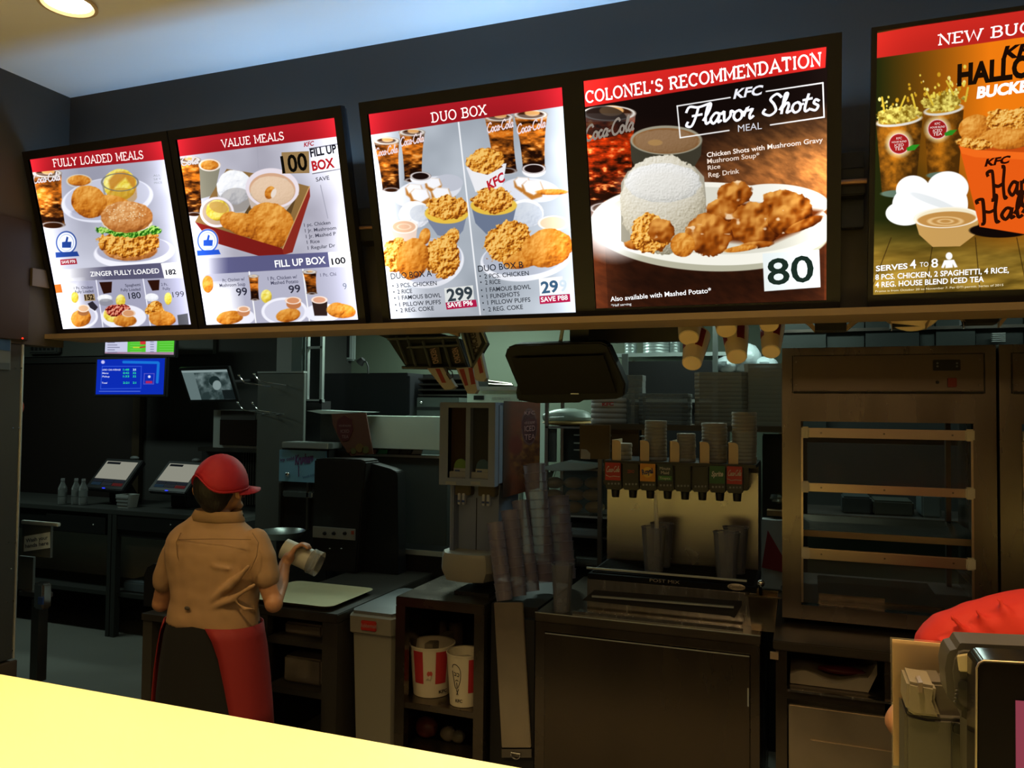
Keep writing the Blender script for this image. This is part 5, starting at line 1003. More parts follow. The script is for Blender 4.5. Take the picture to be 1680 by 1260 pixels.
# soda dispenser
BY = 3.85
T = thing('soda_dispenser', 'eight tap soda dispenser with coloured labels on the wide cabinet', 'drink dispenser', (-.6, 3.75, .85))
bx0, bx1 = xat(996, 860, BY), xat(1244, 860, BY); bz0, bz1 = 1.005, zat(1120, 806, BY)
MB().box(bx0, bx1, BY, BY+.02, bz0-.02, bz1+.10).build('backsplash', mat('satin backsplash steel', (.46, .43, .40), .27, .95, noise=.10, nscale=4), T)
MB().box(bx0+.0, bx1, BY+.02, 4.12, .85, 1.50).build('tower', mat('dim tower steel', (.09, .085, .075), .5, .5), T)
tz = 1.012; ty0 = 3.47
tr = MB().box(-.925, -.195, ty0, BY, tz-.025, tz).build('drip_tray', mat('dull tray black', (.006, .006, .006), .7, spec=.15), T, bevel=.003)
for i in range(12): y = ty0+.03+i*.029; MB().box(-.91, -.21, y, y+.008, tz, tz+.006).build('tray_rib', mat('dull tray black', 'fff'), tr)
MB().box(-.925, -.195, ty0-.004, ty0+.01, .85, tz-.024).build('front_face', steel_h, T, bevel=.002)
MB().box(-.92, -.2, ty0+.01, BY, .85, tz-.026).build('ice_bin_body', steel_d, T)
MB().pbox((962, 941), (1225, 944), ty0-.008, .008).build('face_rib', steel_l, T)
nz = lambda x, y: atY(x, y, ty0-.006)
MB().prism([nz(*p) for p in ((975, 968), (1217, 986), (1217, 993), (1205, 1014), (1198, 1011), (955, 985))], (0, .004, 0)).build('chute_opening', blackm, T)
MB().prism([nz(*p) for p in ((972, 976), (1204, 994), (1204, 997), (972, 979))], (0, -.012, 0)).build('chute_bar', steel_l, T)
MB().box(-.95, -.25, SY+.015, ty0-.03, .85, .858).build('front_trough', steel_h, T, bevel=.002); MB().box(-.96, -.24, SY+.012, SY+.02, .85, .868).build('trough_lip', steel_h, T)
mk = mat('pale etching', (.42, .36, .28), .4, .5); dpl = Plane((0, ty0-.0065, 0), (1, 0, 0), (0, 0, 1))
MB().ball(atY(1208, 963, ty0-.004), .037, .004, .015, 24, 8).build('oval_badge', mk, T)
text(Plane((0, ty0-.0085, 0), (1, 0, 0), (0, 0, 1)), 'Cornelius', 1196, 965, 1220, 966.5, 6, mat('dark etching', (.1, .08, .06), .5), T, shear=.2); text(dpl, 'POST MIX', 1066, 954, 1115, 958, 5, mk, T)
VY = 3.60
vm = mat('valve black', (.016, .016, .018), .35); MB().pbox((990, 760), (1228, 800), VY+.03, .16).build('valve_bar', vm, T, bevel=.004)
LBL = [('Coca-Cola', (.42, .02, .025), 'script'), ('ZERO', (.02, .018, .018), 'sans'), ('Royal', (.62, .26, .03), 'sans'), ('Minute Maid', (.012, .03, .035), 'sans'), (None, None, None), (None, None, None), ('Sprite', (.01, .10, .03), 'sans'), ('Coca-Cola', (.42, .02, .025), 'script')]
lp_ = Plane((0, VY-.0035, 0), (1, 0, 0), (0, 0, 1)); wh = mat('white ink', (.6, .58, .55), .5)
for i, (s, c, fnt) in enumerate(LBL):
    xa = 993+i*28.5; yy = 759+i*.9
    v = MB().pbox((xa+1, yy+1), (xa+26, yy+44), VY, .09).build('valve', vm, T, bevel=.004)
    b_ = MB(); ctr = atY(xa+17, yy+44, VY+.03); b_.cyl(ctr, ctr-Vector((0, 0, .035)), .020, .017); b_.build('nozzle', black, v)
    for k in range(4): MB().pbox((xa+4+k*5.5, yy+33), (xa+7+k*5.5, yy+36), VY-.003, .004).build('button', grey_pl, v)
    if not s: continue
    MB().pbox((xa, yy), (xa+25, yy+29), VY-.003, .004).build('label_plate', mat('label %s %.2f' % (s, c[0]), c, .4), v)
    ink = wh if s not in ('Royal',) else mat('navy ink', (.02, .03, .12), .5)
    if s == 'Royal': MB().lathe(atY(xa+12.5, yy+14, VY-.003), [(.024, 0), (.024, .001)], 20, ax=(0, -1, 0)).build('yellow_disc', mat('yellow ink', (.75, .45, .06), .5), v)
    if s == 'Minute Maid': text(lp_, 'Minute', xa+4, yy+9, xa+21, yy+9.5, 5, wh, v, off=.001); text(lp_, 'Maid', xa+6, yy+16, xa+19, yy+16.5, 5, wh, v, off=.001); MB().pbox((xa+1.5, yy+19), (xa+23.5, yy+26), VY-.0042, .001).build('green_band', mat('green ink', (.05, .22, .05), .5), v); text(lp_, 'Tropics', xa+4, yy+24.5, xa+21, yy+25, 4, wh, v, off=.002)
    elif s == 'Sprite': text(lp_, s, xa+3, yy+17, xa+22, yy+17, 8, wh, v, off=.001, shear=.2, bold=.03)
    elif s == 'ZERO': text(lp_, s, xa+8, yy+16, xa+19, yy+16, 5, mat('red ink', (.4, .03, .03), .5), v, off=.001)
    elif s == 'Royal': text(lp_, s, xa+4, yy+18, xa+22, yy+15, 8, ink, v, off=.002, bold=.04)
    else:
        text(lp_, s, xa+1.5, yy+15, xa+23.5, yy+15, 9, wh, v, off=.001, font='script', bold=.02, shear=.2)
        MB().tube([lp_.pt(*lp_.hit(xa+a, yy+b), .001) for a, b in ((1, 20), (7, 23), (14, 22), (24, 23))], .0015, 5).build('wave_line', wh, v)
# lid organiser on top
lo = thing('lid_organiser', 'black lid organiser with tan dividers on top of the soda taps', 'organiser', (-.55, 3.72, 1.515))
zo = 1.515; MB().box(xat(990, 758, VY), xat(1240, 760, VY), VY+.01, 4.0, 1.50, zo).build('base_tray', vm, lo)
MB().box(xat(951, 720, 3.9), xat(1000, 720, 3.9), 3.90, 3.93, 1.50, zat(975, 697, 3.9)).build('brown_side', mat('brown acrylic', (.07, .035, .012), .3), lo)
tanm = mat('tan plastic divider', (.62, .46, .27), .5)
for i, x in enumerate((1000, 1053, 1113, 1140, 1168, 1193)[:0] or (1003, 1049, 1098, 1147, 1194)):
    b0 = Vector((xat(x, 758, VY+.03), VY+.03, zo)); h = .095; ww = .045
    pts = [b0, b0+Vector((ww, 0, 0)), b0+Vector((ww, 0, h*.8))]+[b0+Vector((ww-.018+.018*math.cos(t), 0, h*.8+h*.2*math.sin(t))) for t in (.5, 1.0, 1.57)]+[b0+Vector((0, 0, h))]
    MB().prism(pts, (0, .003, 0)).build('divider', tanm, lo); MB().prism([b0+Vector((0, 0, 0)), b0+Vector((0, .22, 0)), b0+Vector((0, .22, h)), b0+Vector((0, 0, h))], (.003, 0, 0)).build('divider_wall', tanm, lo)
MB().prism([Vector((xat(x, y, 3.62), 3.64, max(zo, zat(x, y, 3.62)))) for x, y in ((951, 757), (966, 757), (966, 744), (960, 738), (951, 737))], (0, .003, 0)).build('clear_end', clear_mat('clear acrylic', (.4, .42, .45), .4), lo)
lidm = clear_mat('clear lid plastic', (.42, .37, .30), .5, .6)
def lid_stack(label, x, ytop, ybot, wpx, Y, z0, group='clear lid stacks on the soda dispenser', shape='round', n=None, m=None):
    zt_ = zat(x, ytop, Y); r = wpx/2/FPX*Y; p = Vector((xat(x, (ytop+ybot)/2, Y), Y, z0)); T = thing('lid_stack', label, 'lids', tuple(p), group); n = n or max(4, min(16, int((zt_-z0)/.016))); st = (zt_-z0)/n; first = None
    for i in range(n):
        if first is None:
            b_ = MB()
            if shape == 'round': b_.lathe(p, [(r*.965, 0), (r, st*.2), (r, st*.7), (r*.965, st)], 20)
            else: b_.loft([[p+Vector((sx*r*k, sy*r*.8*k, z)) for sx, sy in ((-1, -.8), (-.8, -1), (.8, -1), (1, -.8), (1, .8), (.8, 1), (-.8, 1), (-1, .8))] for k, z in ((.99, 0), (1, st*.25), (1, st*.85), (.99, st))])
            first = b_.build('lid', m or lidm, T); continue
        c = first.copy(); COL.objects.link(c); c.parent = T; c.location = (random.uniform(-.0015, .0015), 0, st*i)
    return T
yb = 757
lid_stack('low stack of clear lids in the left pocket behind the first taps', 1020, 727, yb, 34, VY+.10, zo)
lid_stack('tall stack of clear lids in the second pocket', 1076, 690, yb, 36, VY+.12, zo)
lid_stack('low stack of clear lids in the middle pocket', 1126, 711, yb, 30, VY+.10, zo)
lid_stack('broad stack of clear lids in the fourth pocket', 1172, 694, yb, 40, VY+.12, zo)
lid_stack('tallest stack of clear lids at right end', 1221, 676, yb, 38, VY+.10, zo)
# shelf above the dispenser with takeaway containers
sh = thing('container_shelf', 'brown upper shelf carrying stacked takeaway containers', 'shelf', (-.5, 4.3, 1.6))
zs = zat(1100, 697, 4.2)
MB().box(xat(960, 700, 4.2), xat(1283, 700, 4.2), 4.2, 4.55, zs-.03, zs).build('board', mat('brown shelf', (.07, .045, .022), .5), sh)
for x in (xat(964, 700, 4.22), xat(1279, 700, 4.22)): MB().box(x-.012, x+.012, 4.5, 4.53, 0, zs-.03).build('leg', steel_d, sh)
MB().pbox((1003, 700), (1048, 750), 4.21, .02).build('brown_back', mat('brown acrylic', 'ffffff'), sh)
whm = mat('dim white bowl', (.34, .31, .29), .5); smk = clear_mat('smoky clear container', (.20, .20, .185), .55, .6); smk2 = clear_mat('amber grey clear container', (.28, .225, .155), .6, .6)
G2 = 'takeaway containers on the upper shelf'
T = lid_stack('nested white bowls with red letters on the upper shelf', 1000, 653, 695, 62, 4.32, zs, G2, n=5, m=whm)
text(Plane((0, 4.32-.107, 0), (1, 0, 0), (0, 0, 1)), 'KFC', 988, 666, 1007, 665, 5, mat('red print', 'ffffff'), T, bold=.04)
lid_stack('tall nest of dark clear tubs right of the white bowls', 1035, 616, 695, 44, 4.36, zs, G2, n=8, shape='sq', m=smk)
lid_stack('low stack of clear boxes beside the dark tubs', 1092, 646, 695, 78, 4.36, zs, G2, n=8, shape='sq', m=smk)
lid_stack('big stack of clear clamshell boxes, middle of the shelf', 1185, 612, 695, 80, 4.36, zs, G2, n=13, shape='sq', m=smk2)
lid_stack('tall stack of clear clamshell boxes touching the warmer', 1256, 598, 695, 62, 4.36, zs, G2, n=14, shape='sq', m=smk2)
# cups standing on the drip tray, falling stream, cup with ice
tumb = clear_mat('smoky clear tumbler', (.26, .27, .30), .35, .12)
def tumbler(label, x, yb, yt, wpx, Y, zb, ice=False):
    p = Vector((xat(x, yb, Y), Y, zb)); h = zat(x, yt, Y)-zb; r = wpx/2/FPX*Y; T = thing('clear_cup', label, 'cup', tuple(p), 'clear drink cups')
    MB().lathe(p, [(r*.72, 0), (r*.98, h*.97), (r*1.03, h*.98), (r*1.03, h), (r*.95, h), (r*.69, .005)], 24).build('cup_wall', tumb, T)
    if ice:
        for k in range(9): a = random.uniform(0, 6.28); q = p+Vector((math.cos(a)*r*.38, math.sin(a)*r*.38, .012+(k % 3)*.018)); MB().ball(q, .013, .013, .012, 6, 5, jit=.15).build('ice_cube', mat('cloudy ice', (.5, .48, .45), .25), T)
    return T
tumbler('clear cup under the pouring stream on drip tray', 1073, 921, 864, 42, 3.62, tz+.006)
tumbler('faint clear cup just behind the one being filled', 1086, 916, 858, 38, 3.74, tz+.006)
tumbler('clear cup at right of the drip tray, in front', 1192, 934, 872, 42, 3.56, tz+.006)
tumbler('clear cup behind the right one on drip tray', 1207, 920, 864, 40, 3.72, tz+.006)
tumbler('clear cup half full of ice at the left cabinet edge', 922, 1000, 925, 38, SY+.06, .85, ice=True)
a = atY(1075, 808, 3.64); b = Vector((a.x+.012, 3.63, tz+.07)); tag(MB().tube([a, a*.5+b*.5+Vector((.002, 0, 0)), b], .008, 10, rs=[.006, .010, .014]).build('drink_stream', clear_mat('pouring fizz', (.75, .72, .65), .35, .2)), 'pale fizzy stream pouring from the third tap', 'drink')
# hanging steel pan
q0 = Vector((xat(1252, 980, 3.42), 3.45, .85)); T = thing('steel_pan', 'small square steel pan standing at cabinet right edge', 'pan', tuple(q0))
b = MB(); sq = lambda w2, z: [q0+Vector((sx*w2, sy*w2, z)) for sx, sy in ((-1, -1), (1, -1), (1, 1), (-1, 1))]
b.loft([sq(.045, .0), sq(.058, .14), sq(.072, .145), sq(.072, .150), sq(.055, .147), sq(.042, .006)]); b.build('pan_body', mat('bright worn steel', (.34, .28, .20), .18, 1, noise=.4, nscale=8), T, bevel=.003)
MB().tube([q0+Vector((-.01, 0, .10)), q0+Vector((-.012, -.01, .17)), q0+Vector((-.01, -.02, .185))], .006).ball(q0+Vector((-.01, -.02, .19)), .016, .016, .016, 12, 8).build('scoop_handle', chrome, T)
# clutter between soda and warmer
T = thing('clutter_shelf', 'narrow steel shelf with bags in gap left of the warmer', 'shelf', (.02, 4.45, 0))
MB().box(xat(1246, 860, 4.2)+.0, xat(1290, 860, 4.2)+.3, 4.3, 4.48, .80, .83).build('board', steel_d, T); MB().box(xat(1246, 860, 4.2), xat(1290, 860, 4.2)+.3, 4.32, 4.46, 0, .80).build('added_black_fill', blackm, T); MB().box(xat(1246, 860, 4.2), xat(1290, 860, 4.2)+.1, 4.485, 4.495, .80, 1.62).build('back_sheet', mat('added dark backdrop', (.02, .024, .022), .6), T)  # black body and back sheet added to darken the gap
for x in (xat(1250, 860, 4.3), xat(1290, 860, 4.3)+.28): MB().box(x, x+.02, 4.46, 4.48, 0, .80).build('leg', steel_d, T)
pz = Vector((xat(1267, 900, 4.4), 4.39, .83)); T = thing('soft_drink_bag', 'red and white printed bag standing left of the warmer', 'bag', tuple(pz)); h = zat(1265, 850, 4.42)-.83
MB().loft([[pz+Vector((sx*w2, sy*.04, z)) for sx, sy in ((-1, -1), (0, -1.4), (1, -1), (1, 1), (0, 1.2), (-1, 1))] for w2, z in ((.06, 0), (.07, h*.5), (.06, h*.9), (.05, h))]).build('bag_body', mat('white bag', (.32, .34, .33), .5), T)
MB().prism([pz+Vector((x, -.06, z)) for x, z in ((-.05, h*.3), (.06, h*.25), (.06, h*.45), (-.02, h*.85))], (0, .01, 0)).build('red_patch', mat('red patch', (.22, .015, .02), .5), T)
tag(MB().pbox((1258, 838), (1290, 847), 4.4, .1).build('kraft_box', mat('kraft box', (.28, .17, .07), .6)), 'thin kraft box resting in gap beside the warmer', 'box'); tag(MB().ball(atY(1276, 818, 4.5), .05, .04, .03, 12, 8, jit=.2).build('foil_bag', mat('shiny foil', (.5, .6, .56), .25, .8)), 'crumpled bright foil bag in gap beside the warmer', 'bag')
tag(MB().pbox((1252, 712), (1283, 760), 4.5, .05).build('grey_box', mat('dim grey box', (.08, .09, .085), .5, .3)), 'small grey steel box behind the lid stacks', 'box')
# warmer
WY = 3.45; WX0, WX1 = -.092, .680; WZ0, WZ1 = .905, 2.014
wm = mat('warm brown steel', (.23, .195, .16), .27, .95, noise=.35, nscale=2.5, stretch=(3, 3, .6))
T = warmer = thing('food_warmer', 'tall steel food warming cabinet with glass flaps, left one', 'warming cabinet', ((WX0+WX1)/2, WY+.35, WZ0), 'warming cabinets at right')
xw0, xw1 = xat(1314, 850, WY), xat(1598, 850, WY); zw1, zw0 = zat(1455, 693, WY), zat(1400, 1000, WY)
f = MB(); f.box(WX0, xw0, WY, WY+.04, WZ0, WZ1); f.box(xw1, WX1, WY, WY+.04, WZ0, WZ1); f.box(xw0, xw1, WY, WY+.04, WZ0, zw0); f.box(xw0, xw1, WY, WY+.04, zw1, WZ1); f.build('face_frame', wm, T)
f = MB(); f.box(WX0, WX0+.02, WY+.04, WY+.7, WZ0, WZ1); f.build('side_wall', wm, T); f = MB(); f.box(WX1-.02, WX1, WY+.04, WY+.7, WZ0, WZ1); f.build('side_wall', wm, T)
MB().box(WX0+.02, WX1-.02, WY+.04, WY+.7, zw1+.02, WZ1).build('top_housing', steel_d, T); MB().box(WX0+.02, WX1-.02, WY+.04, WY+.7, WZ0, zw0).build('floor_pan', steel_d, T)
cz = [zat(1460, y, WY) for y in (583, 641)]; cx = [xat(x, 610, WY) for x in (1302, 1613)]
pnl = MB().box(cx[0], cx[1], WY-.006, WY, cz[1], cz[0]).build('control_panel', mat('control panel steel', (.19, .155, .125), .3, .95, noise=.1, nscale=3), T, bevel=.001)
MB().box(cx[0], cx[1], WY-.007, WY-.001, cz[1]-.012, cz[1]-.003).build('shadow_strip', blackm, T); MB().box(cx[0]-.006, cx[0]-.002, WY-.003, WY+.001, cz[1]-.01, cz[0]+.004).build('shadow_strip', blackm, T); MB().box(cx[1]+.002, cx[1]+.006, WY-.003, WY+.001, cz[1]-.01, cz[0]+.004).build('shadow_strip', blackm, T); MB().box(cx[0], cx[1], WY-.003, WY+.001, cz[0]+.001, cz[0]+.004).build('shadow_strip', blackm, T)  # black strips imitate the shade in the joint round the panel
for x, y in ((1306, 594), (1306, 632), (1607, 590), (1607, 632)): MB().lathe(atY(x, y, WY-.006), [(.004, 0), (.003, .003)], 8, ax=(0, -1, 0)).build('screw', steel_d, pnl)
dsp = MB().pbox((1531, 590), (1576, 608), WY-.012, .008).build('thermostat', black, pnl, bevel=.002)
for x in (1538, 1570):
    for y in (596, 601): MB().lathe(atY(x, y, WY-.012), [(.004, 0), (.004, .002)], 8, ax=(0, -1, 0)).build('button', grey_pl, dsp)
MB().pbox((1555, 620), (1570, 635), WY-.016, .012).build('rocker_switch', mat('red switch', (.22, .02, .008), .4), pnl, bevel=.002); MB().lathe(atY(1538, 627, WY-.006), [(.007, 0), (.006, .003)], 12, ax=(0, -1, 0)).build('indicator', black, pnl)
clipm = mat('cream plastic clip', (.62, .55, .42), .5); gls = clear_mat('smoky warmer glass', (.10, .085, .07), .22, .05)
for k, (ya, yb_, nm) in enumerate(((704, 720, ''), (797, 811, ''), (907, 925, ''))):
    z1_, z0_ = zat(1455, ya, WY), zat(1455, yb_, WY)
    r_ = MB().box(xw0+.012, xw1-.012, WY-.012, WY+.006, z0_, z1_).build('flap_rail', mat('satin rail steel', (.58, .47, .36), .28, .95), T, bevel=.002)
    for x in (1347, 1450, 1562): MB().lathe(Vector((xat(x, 710, WY), WY-.012, (z0_+z1_)/2)), [(.004, 0), (.003, .002)], 8, ax=(0, -1, 0)).build('screw', steel_d, r_)
    for x in (xw0+.002, xw1-.030): MB().box(x, x+.032, WY-.02, WY+.01, (z0_+z1_)/2-.022, (z0_+z1_)/2+.024).build('corner_clip', clipm, T, bevel=.005)
zf = [zat(1455, y, WY) for y in (720, 797, 811, 907, 925, 1000)]
for k, (a_, b_) in enumerate(((0, 1), (4, 5))): MB().box(xw0+.01, xw1-.01, WY+.002, WY+.006, zf[b_], zf[a_]).build('glass_flap', gls, T)
for x in (xw0+.001, xw1-.009): MB().box(x, x+.008, WY-.004, WY+.006, zf[5], zf[0]).build('side_channel', mat('satin rail steel', 'ffffff'), T)
# rear posts and runners, tray inside
for x in (WX0+.06, WX1-.08):
    MB().box(x, x+.02, WY+.62, WY+.66, zw0, zw1+.02).build('rear_post', steel_d, T)
for z in (zat(1455, 880, WY+.1)-.02, zat(1455, 960, WY+.1)):
    for x in (WX0+.021, WX1-.046): MB().box(x, x+.025, WY+.06, WY+.66, z-.006, z).build('runner', steel_d, T)
dup(warmer, Vector(warmer.location)+Vector((.782, 0, 0)), 'second food warming cabinet, cut off by the right edge')
zt_ = zat(1455, 880, WY+.1)-.02
T = thing('sheet_tray', 'wide empty sheet tray glinting inside the left warmer', 'tray', (.29, WY+.35, zt_)); tm = mat('worn dark tray', (.12, .095, .06), .22, .95, noise=.2, nscale=6)
b = MB(); rr = lambda w2, d2, z: [Vector((.295+sx*w2, WY+.35+sy*d2, zt_+z)) for sx, sy in ((-1, -.94), (-.95, -1), (.95, -1), (1, -.94), (1, .94), (.95, 1), (-.95, 1), (-1, .94))]
b.loft([rr(.29, .235, .001), rr(.345, .27, .028), rr(.35, .275, .028), rr(.35, .275, .024), rr(.34, .268, .024), rr(.285, .23, .005)][:1]+[rr(.285, .23, .001), rr(.345, .27, .030), rr(.35, .276, .030), rr(.33, .262, .026), rr(.28, .225, .005)]); b.build('tray_pan', tm, T, smooth=50)
MB().hexa([(-.03, WY+.078, zt_+.004), (.62, WY+.078, zt_+.004), (.62, WY+.084, zt_+.004), (-.03, WY+.084, zt_+.004), (-.052, WY+.070, zt_+.031), (.642, WY+.070, zt_+.031), (.642, WY+.078, zt_+.031), (-.052, WY+.078, zt_+.031)]).build('front_lip', mat('lit tan lip', (.55, .40, .22), .5, .6), T)  # lip is the pan's steel coloured lighter, as if catching warm light
T = thing('sheet_tray', 'low tray at the floor of left warmer behind lower glass', 'tray', (.25, WY+.35, zw0)); zt_ = zw0+.0; b = MB().box(.05, .52, WY+.12, WY+.6, zw0+.001, zw0+.012); b.build('tray_pan', tm, T, bevel=.003); MB().box(.05, .30, WY+.11, WY+.125, zw0+.001, zw0+.03).build('front_lip', mat('bright worn steel', 'fff'), T)
# cabinet under the warmers
kx0 = xat(1268, 1100, 3.18); kz = .88; kx1 = 1.75
T = thing('warmer_stand', 'low steel stand with open niche and drawers beneath the warmers', 'cabinet', (.8, 3.6, 0))
MB().box(kx0, kx1, 3.18, 4.2, kz-.035, kz).build('worktop', mat('dark brown steel top', (.10, .085, .068), .38, .8), T, bevel=.004)
nx0, nx1 = xat(1291, 1100, 3.18), xat(1452, 1100, 3.18); nz1, nz0 = zat(1370, 1078, 3.18), zat(1370, 1142, 3.18)
f = MB(); f.box(kx0+.01, nx0, 3.19, 3.23, 0, kz-.035); f.box(nx1, nx1+.02, 3.19, 3.23, 0, kz-.035); f.box(nx1+.02, kx1, 3.19, 3.23, nz0, nz0+.03); f.box(nx0, kx1, 3.19, 3.23, nz0-.035, nz0); f.box(nx0, kx1, 3.19, 3.23, nz1, kz-.035); f.build('face_frame', ust, T)
MB().box(kx0+.01, kx0+.02, 3.23, 4.18, 0, kz-.035).build('side_panel', steel_d, T); MB().box(kx0+.02, kx1, 4.15, 4.18, 0, kz-.035).build('back_panel', steel_d, T); MB().box(kx0+.02, kx1, 3.23, 4.15, nz0-.03, nz0).build('niche_floor', steel_d, T)
MB().box(kx0-.01, kx0+.02, 3.175, 3.19, kz-.07, kz-.045).build('corner_bracket', mat('tan bracket', (.3, .22, .14), .5), T)
MB().box(nx0+.0, kx1, 3.178, 3.19, nz0-.004, nz0+.004).build('niche_lip', steel_h, T)
dz1_ = zat(1370, 1166, 3.17); d = MB().box(xat(1294, 1200, 3.17), kx1, 3.172, 3.19, .10, dz1_).build('drawer', mat('satin tan steel', 'ffffff'), T, bevel=.003)
ex0 = xat(1329, 1230, 3.17); ez = zat(1370, 1218, 3.17); MB().box(ex0, kx1-.1, 3.165, 3.173, .15, ez).build('embossed_panel', mat('satin tan steel', 'ffffff'), d, bevel=.003)
tag(MB().loft([[Vector((nx0+.01+(nx1-nx0-.03)*u, 3.26+yy, nz0+.002+zz*(1+.5*math.sin(u*9))+(.07 if u > .9 else 0))) for yy, zz in ((0, .0), (.0, .035), (.25, .03), (.25, 0))] for u in [i/10 for i in range(11)]]).build('film_bundle', clear_mat('cloudy film', (.42, .36, .27), .55, .3)), 'cloudy plastic film bundle in the niche under left warmer', 'film')
tag(MB().ball(Vector((nx0+.2, 3.34, nz0+.05)), .09, .03, .015, 12, 8, jit=.1).build('red_packet', mat('dark red packet', (.12, .012, .012), .5)), 'dark red packet on top of film in the niche', 'packet')
tag(MB().box(nx1+.03, nx1+.2, 3.26, 3.5, nz0+.001, nz0+.035).build('white_box', mat('dim white carton', (.3, .26, .19), .6), bevel=.003), 'flat white carton in niche behind the sign holder', 'carton')
# trash bin
TB = 3.37
T = thing('trash_bin', 'grey slim trash bin with red badge left of the shelf unit', 'bin', (-1.98, TB+.27, 0)); tx0, tx1 = -2.108, -1.85; gz = zat(600, 1011, TB)
rg = lambda k, z, y0=0: [Vector(((tx0+tx1)/2+(tx1-tx0)/2*x*k, TB+.27+.27*y*k+y0, z)) for x, y in ((-1, -.85), (-.85, -1), (.85, -1), (1, -.85), (1, .85), (.85, 1), (-.85, 1), (-1, .85))]
gr = mat('warm grey bin plastic', (.25, .235, .185), .5)
MB().loft([rg(.85, 0), rg(.95, gz-.085)]).build('body', gr, T, smooth=40)
MB().loft([rg(.97, gz-.09), rg(1.02, gz-.08), rg(1.03, gz-.002), rg(.97, gz+.006)]).build('rim', gr, T, smooth=40); MB().loft([rg(.96, gz+.004), rg(.96, gz+.02), rg(.7, gz+.03)]).build('lid', mat('blue grey bin lid', (.15, .165, .17), .45), T, smooth=40)
bq = atY(604.5, 1027, TB-.012)
bd = MB().box(bq.x-.042, bq.x+.042, TB-.016, TB+.02, bq.z-.024, bq.z+.024).build('badge', mat('red badge', (.45, .03, .02), .35), T, bevel=.004); text(Plane((0, TB-.0165, 0), (1, 0, 0), (0, 0, 1)), 'Rubbermaid', 592, 1028.5, 618, 1031, 6, mat('pale red ink', 'ffffff'), T, bold=.03)
# tray table, tray, bowl
TT = 3.29; tzt = .75
tb_x1 = -2.118; tb_x0 = xat(421, 990, TT)-.02
tt = open_unit('tray_table', 'dark low work table right of the worker holding a cream tray', tb_x0, tb_x1, TT, 4.34, tzt, [.60, .36], post=.085, m=mat('dark brown laminate', (.032, .028, .022), .5), cat='table')
for z, lab in ((.60, 'dim row of cutlery cartons on upper shelf of tray table'), (.36, 'dim tub on the lower shelf of the tray table')):
    tag(MB().box(tb_x0+.13, tb_x1-.14, TT+.08, TT+.3, z+.001, z+(.06 if z > .5 else .13)).build('storage_tub', mat('dim kraft', (.16, .135, .10), .6), bevel=.01), lab, 'tub', 'tubs in the tray table')
cen = atZ(512, 979, tzt+.006); cx_, cy_ = -2.43, 3.53
T = thing('serving_tray', 'cream serving tray with raised rim beside the worker', 'tray', (cx_, cy_, tzt)); crm = mat('cream tray plastic', (.50, .46, .28), .45)
def rrect(w2, d2, z, r=.05):
    o = []
    for sx, sy, a0 in ((1, 1, 0), (-1, 1, 90), (-1, -1, 180), (1, -1, 270)):
        for k in range(5): a = math.radians(a0+k*22.5); o.append(Vector((cx_+sx*(w2-r)+r*math.cos(a), cy_+sy*(d2-r)+r*math.sin(a), tzt+z)))
    return o
MB().loft([rrect(.22, .185, .001), rrect(.25, .212, .025), rrect(.258, .22, .025), rrect(.247, .209, .020), rrect(.218, .183, .005)]).build('tray_body', crm, T, smooth=50)
lw = thing('low_cabinet', 'low dark cabinet edge left of the worker', 'cabinet', (-2.75, 2.95, 0)); lz = .75
LY = 2.95; MB().box(xat(231, 1060, LY), tb_x0-.02, LY, 3.4, lz-.03, lz).build('top', mat('dark edge top', (.05, .045, .038), .4, .4), lw); MB().box(xat(231, 1060, LY), xat(246, 1060, LY), LY+.01, LY+.05, 0, lz-.03).build('post', mat('grey brown post', (.05, .046, .036), .5), lw); MB().box(xat(246, 1060, LY), tb_x0-.04, LY+.06, 3.38, 0, lz-.03).build('body', blackm, lw)
T = thing('black_tub', 'black round shouldered tub half hidden behind the left sleeve', 'tub', (-2.75, 3.0, lz)); x0, x1 = xat(236, 960, 3.06), xat(296, 960, 3.06); z1 = zat(262, 926, 3.06)
MB().loft([[Vector((x, 3.06+d_, z)) for x, z in ((x0, lz+.001), (x0, z1-.06), (x0+.02, z1-.02), (x0+.06, z1), (x1, z1), (x1, lz+.001))] for d_ in (0, .25)]).build('shell', black, T, smooth=20)
T = thing('steel_bowl', 'wide steel bowl on a stand behind the right hand', 'bowl', tuple(atY(466, 900, 4.0))); c = atY(462, 871, 4.0); 
MB().lathe(c-Vector((0, 0, .055)), [(.05, 0), (.11, .02), (.14, .055), (.143, .055), (.11, .015), (.04, .006)], 28).build('bowl_wall', mat('pale bowl steel', (.45, .5, .47), .3, .9), T)
MB().lathe(Vector((c.x, c.y, .75)), [(.06, 0), (.03, .02), (.03, c.z-.055-.75)], 16).build('pedestal', blackm, T)
# ================================================================== rear shelves at middle right
T = thing('wire_rack', 'rear wire rack with bags of buns right of tea dispenser', 'rack', (-1.3, 4.75, 0)); rx0, rx1 = xat(893, 800, 4.6), xat(1040, 800, 4.6)
for y in (700, 768, 845, 878, 925): z = zat(940, y, 4.6); MB().box(rx0, rx1, 4.6, 4.95, z-.012, z).build('rack_shelf', steel_d if y != 845 else steel_l, T)
for x in (rx0, rx1-.02): MB().box(x, x+.02, 4.6, 4.62, 0, zat(940, 640, 4.6)).build('upright', steel_d, T); MB().box(x, x+.02, 4.93, 4.95, 0, zat(940, 640, 4.6)).build('upright', steel_d, T)
MB().box(rx0, rx1, 4.955, 4.965, 0, zat(940, 690, 4.95)).build('back_sheet', mat('added dark backdrop', (.02, .024, .022), .6), T)  # sheet added as a dark backdrop in front of the pale wall
for y in (716, 730, 742): z = zat(940, y, 4.62); MB().tube([(rx0+.1, 4.9, z), (rx1, 4.9, z)], .005).build('wire', steel_l, T)
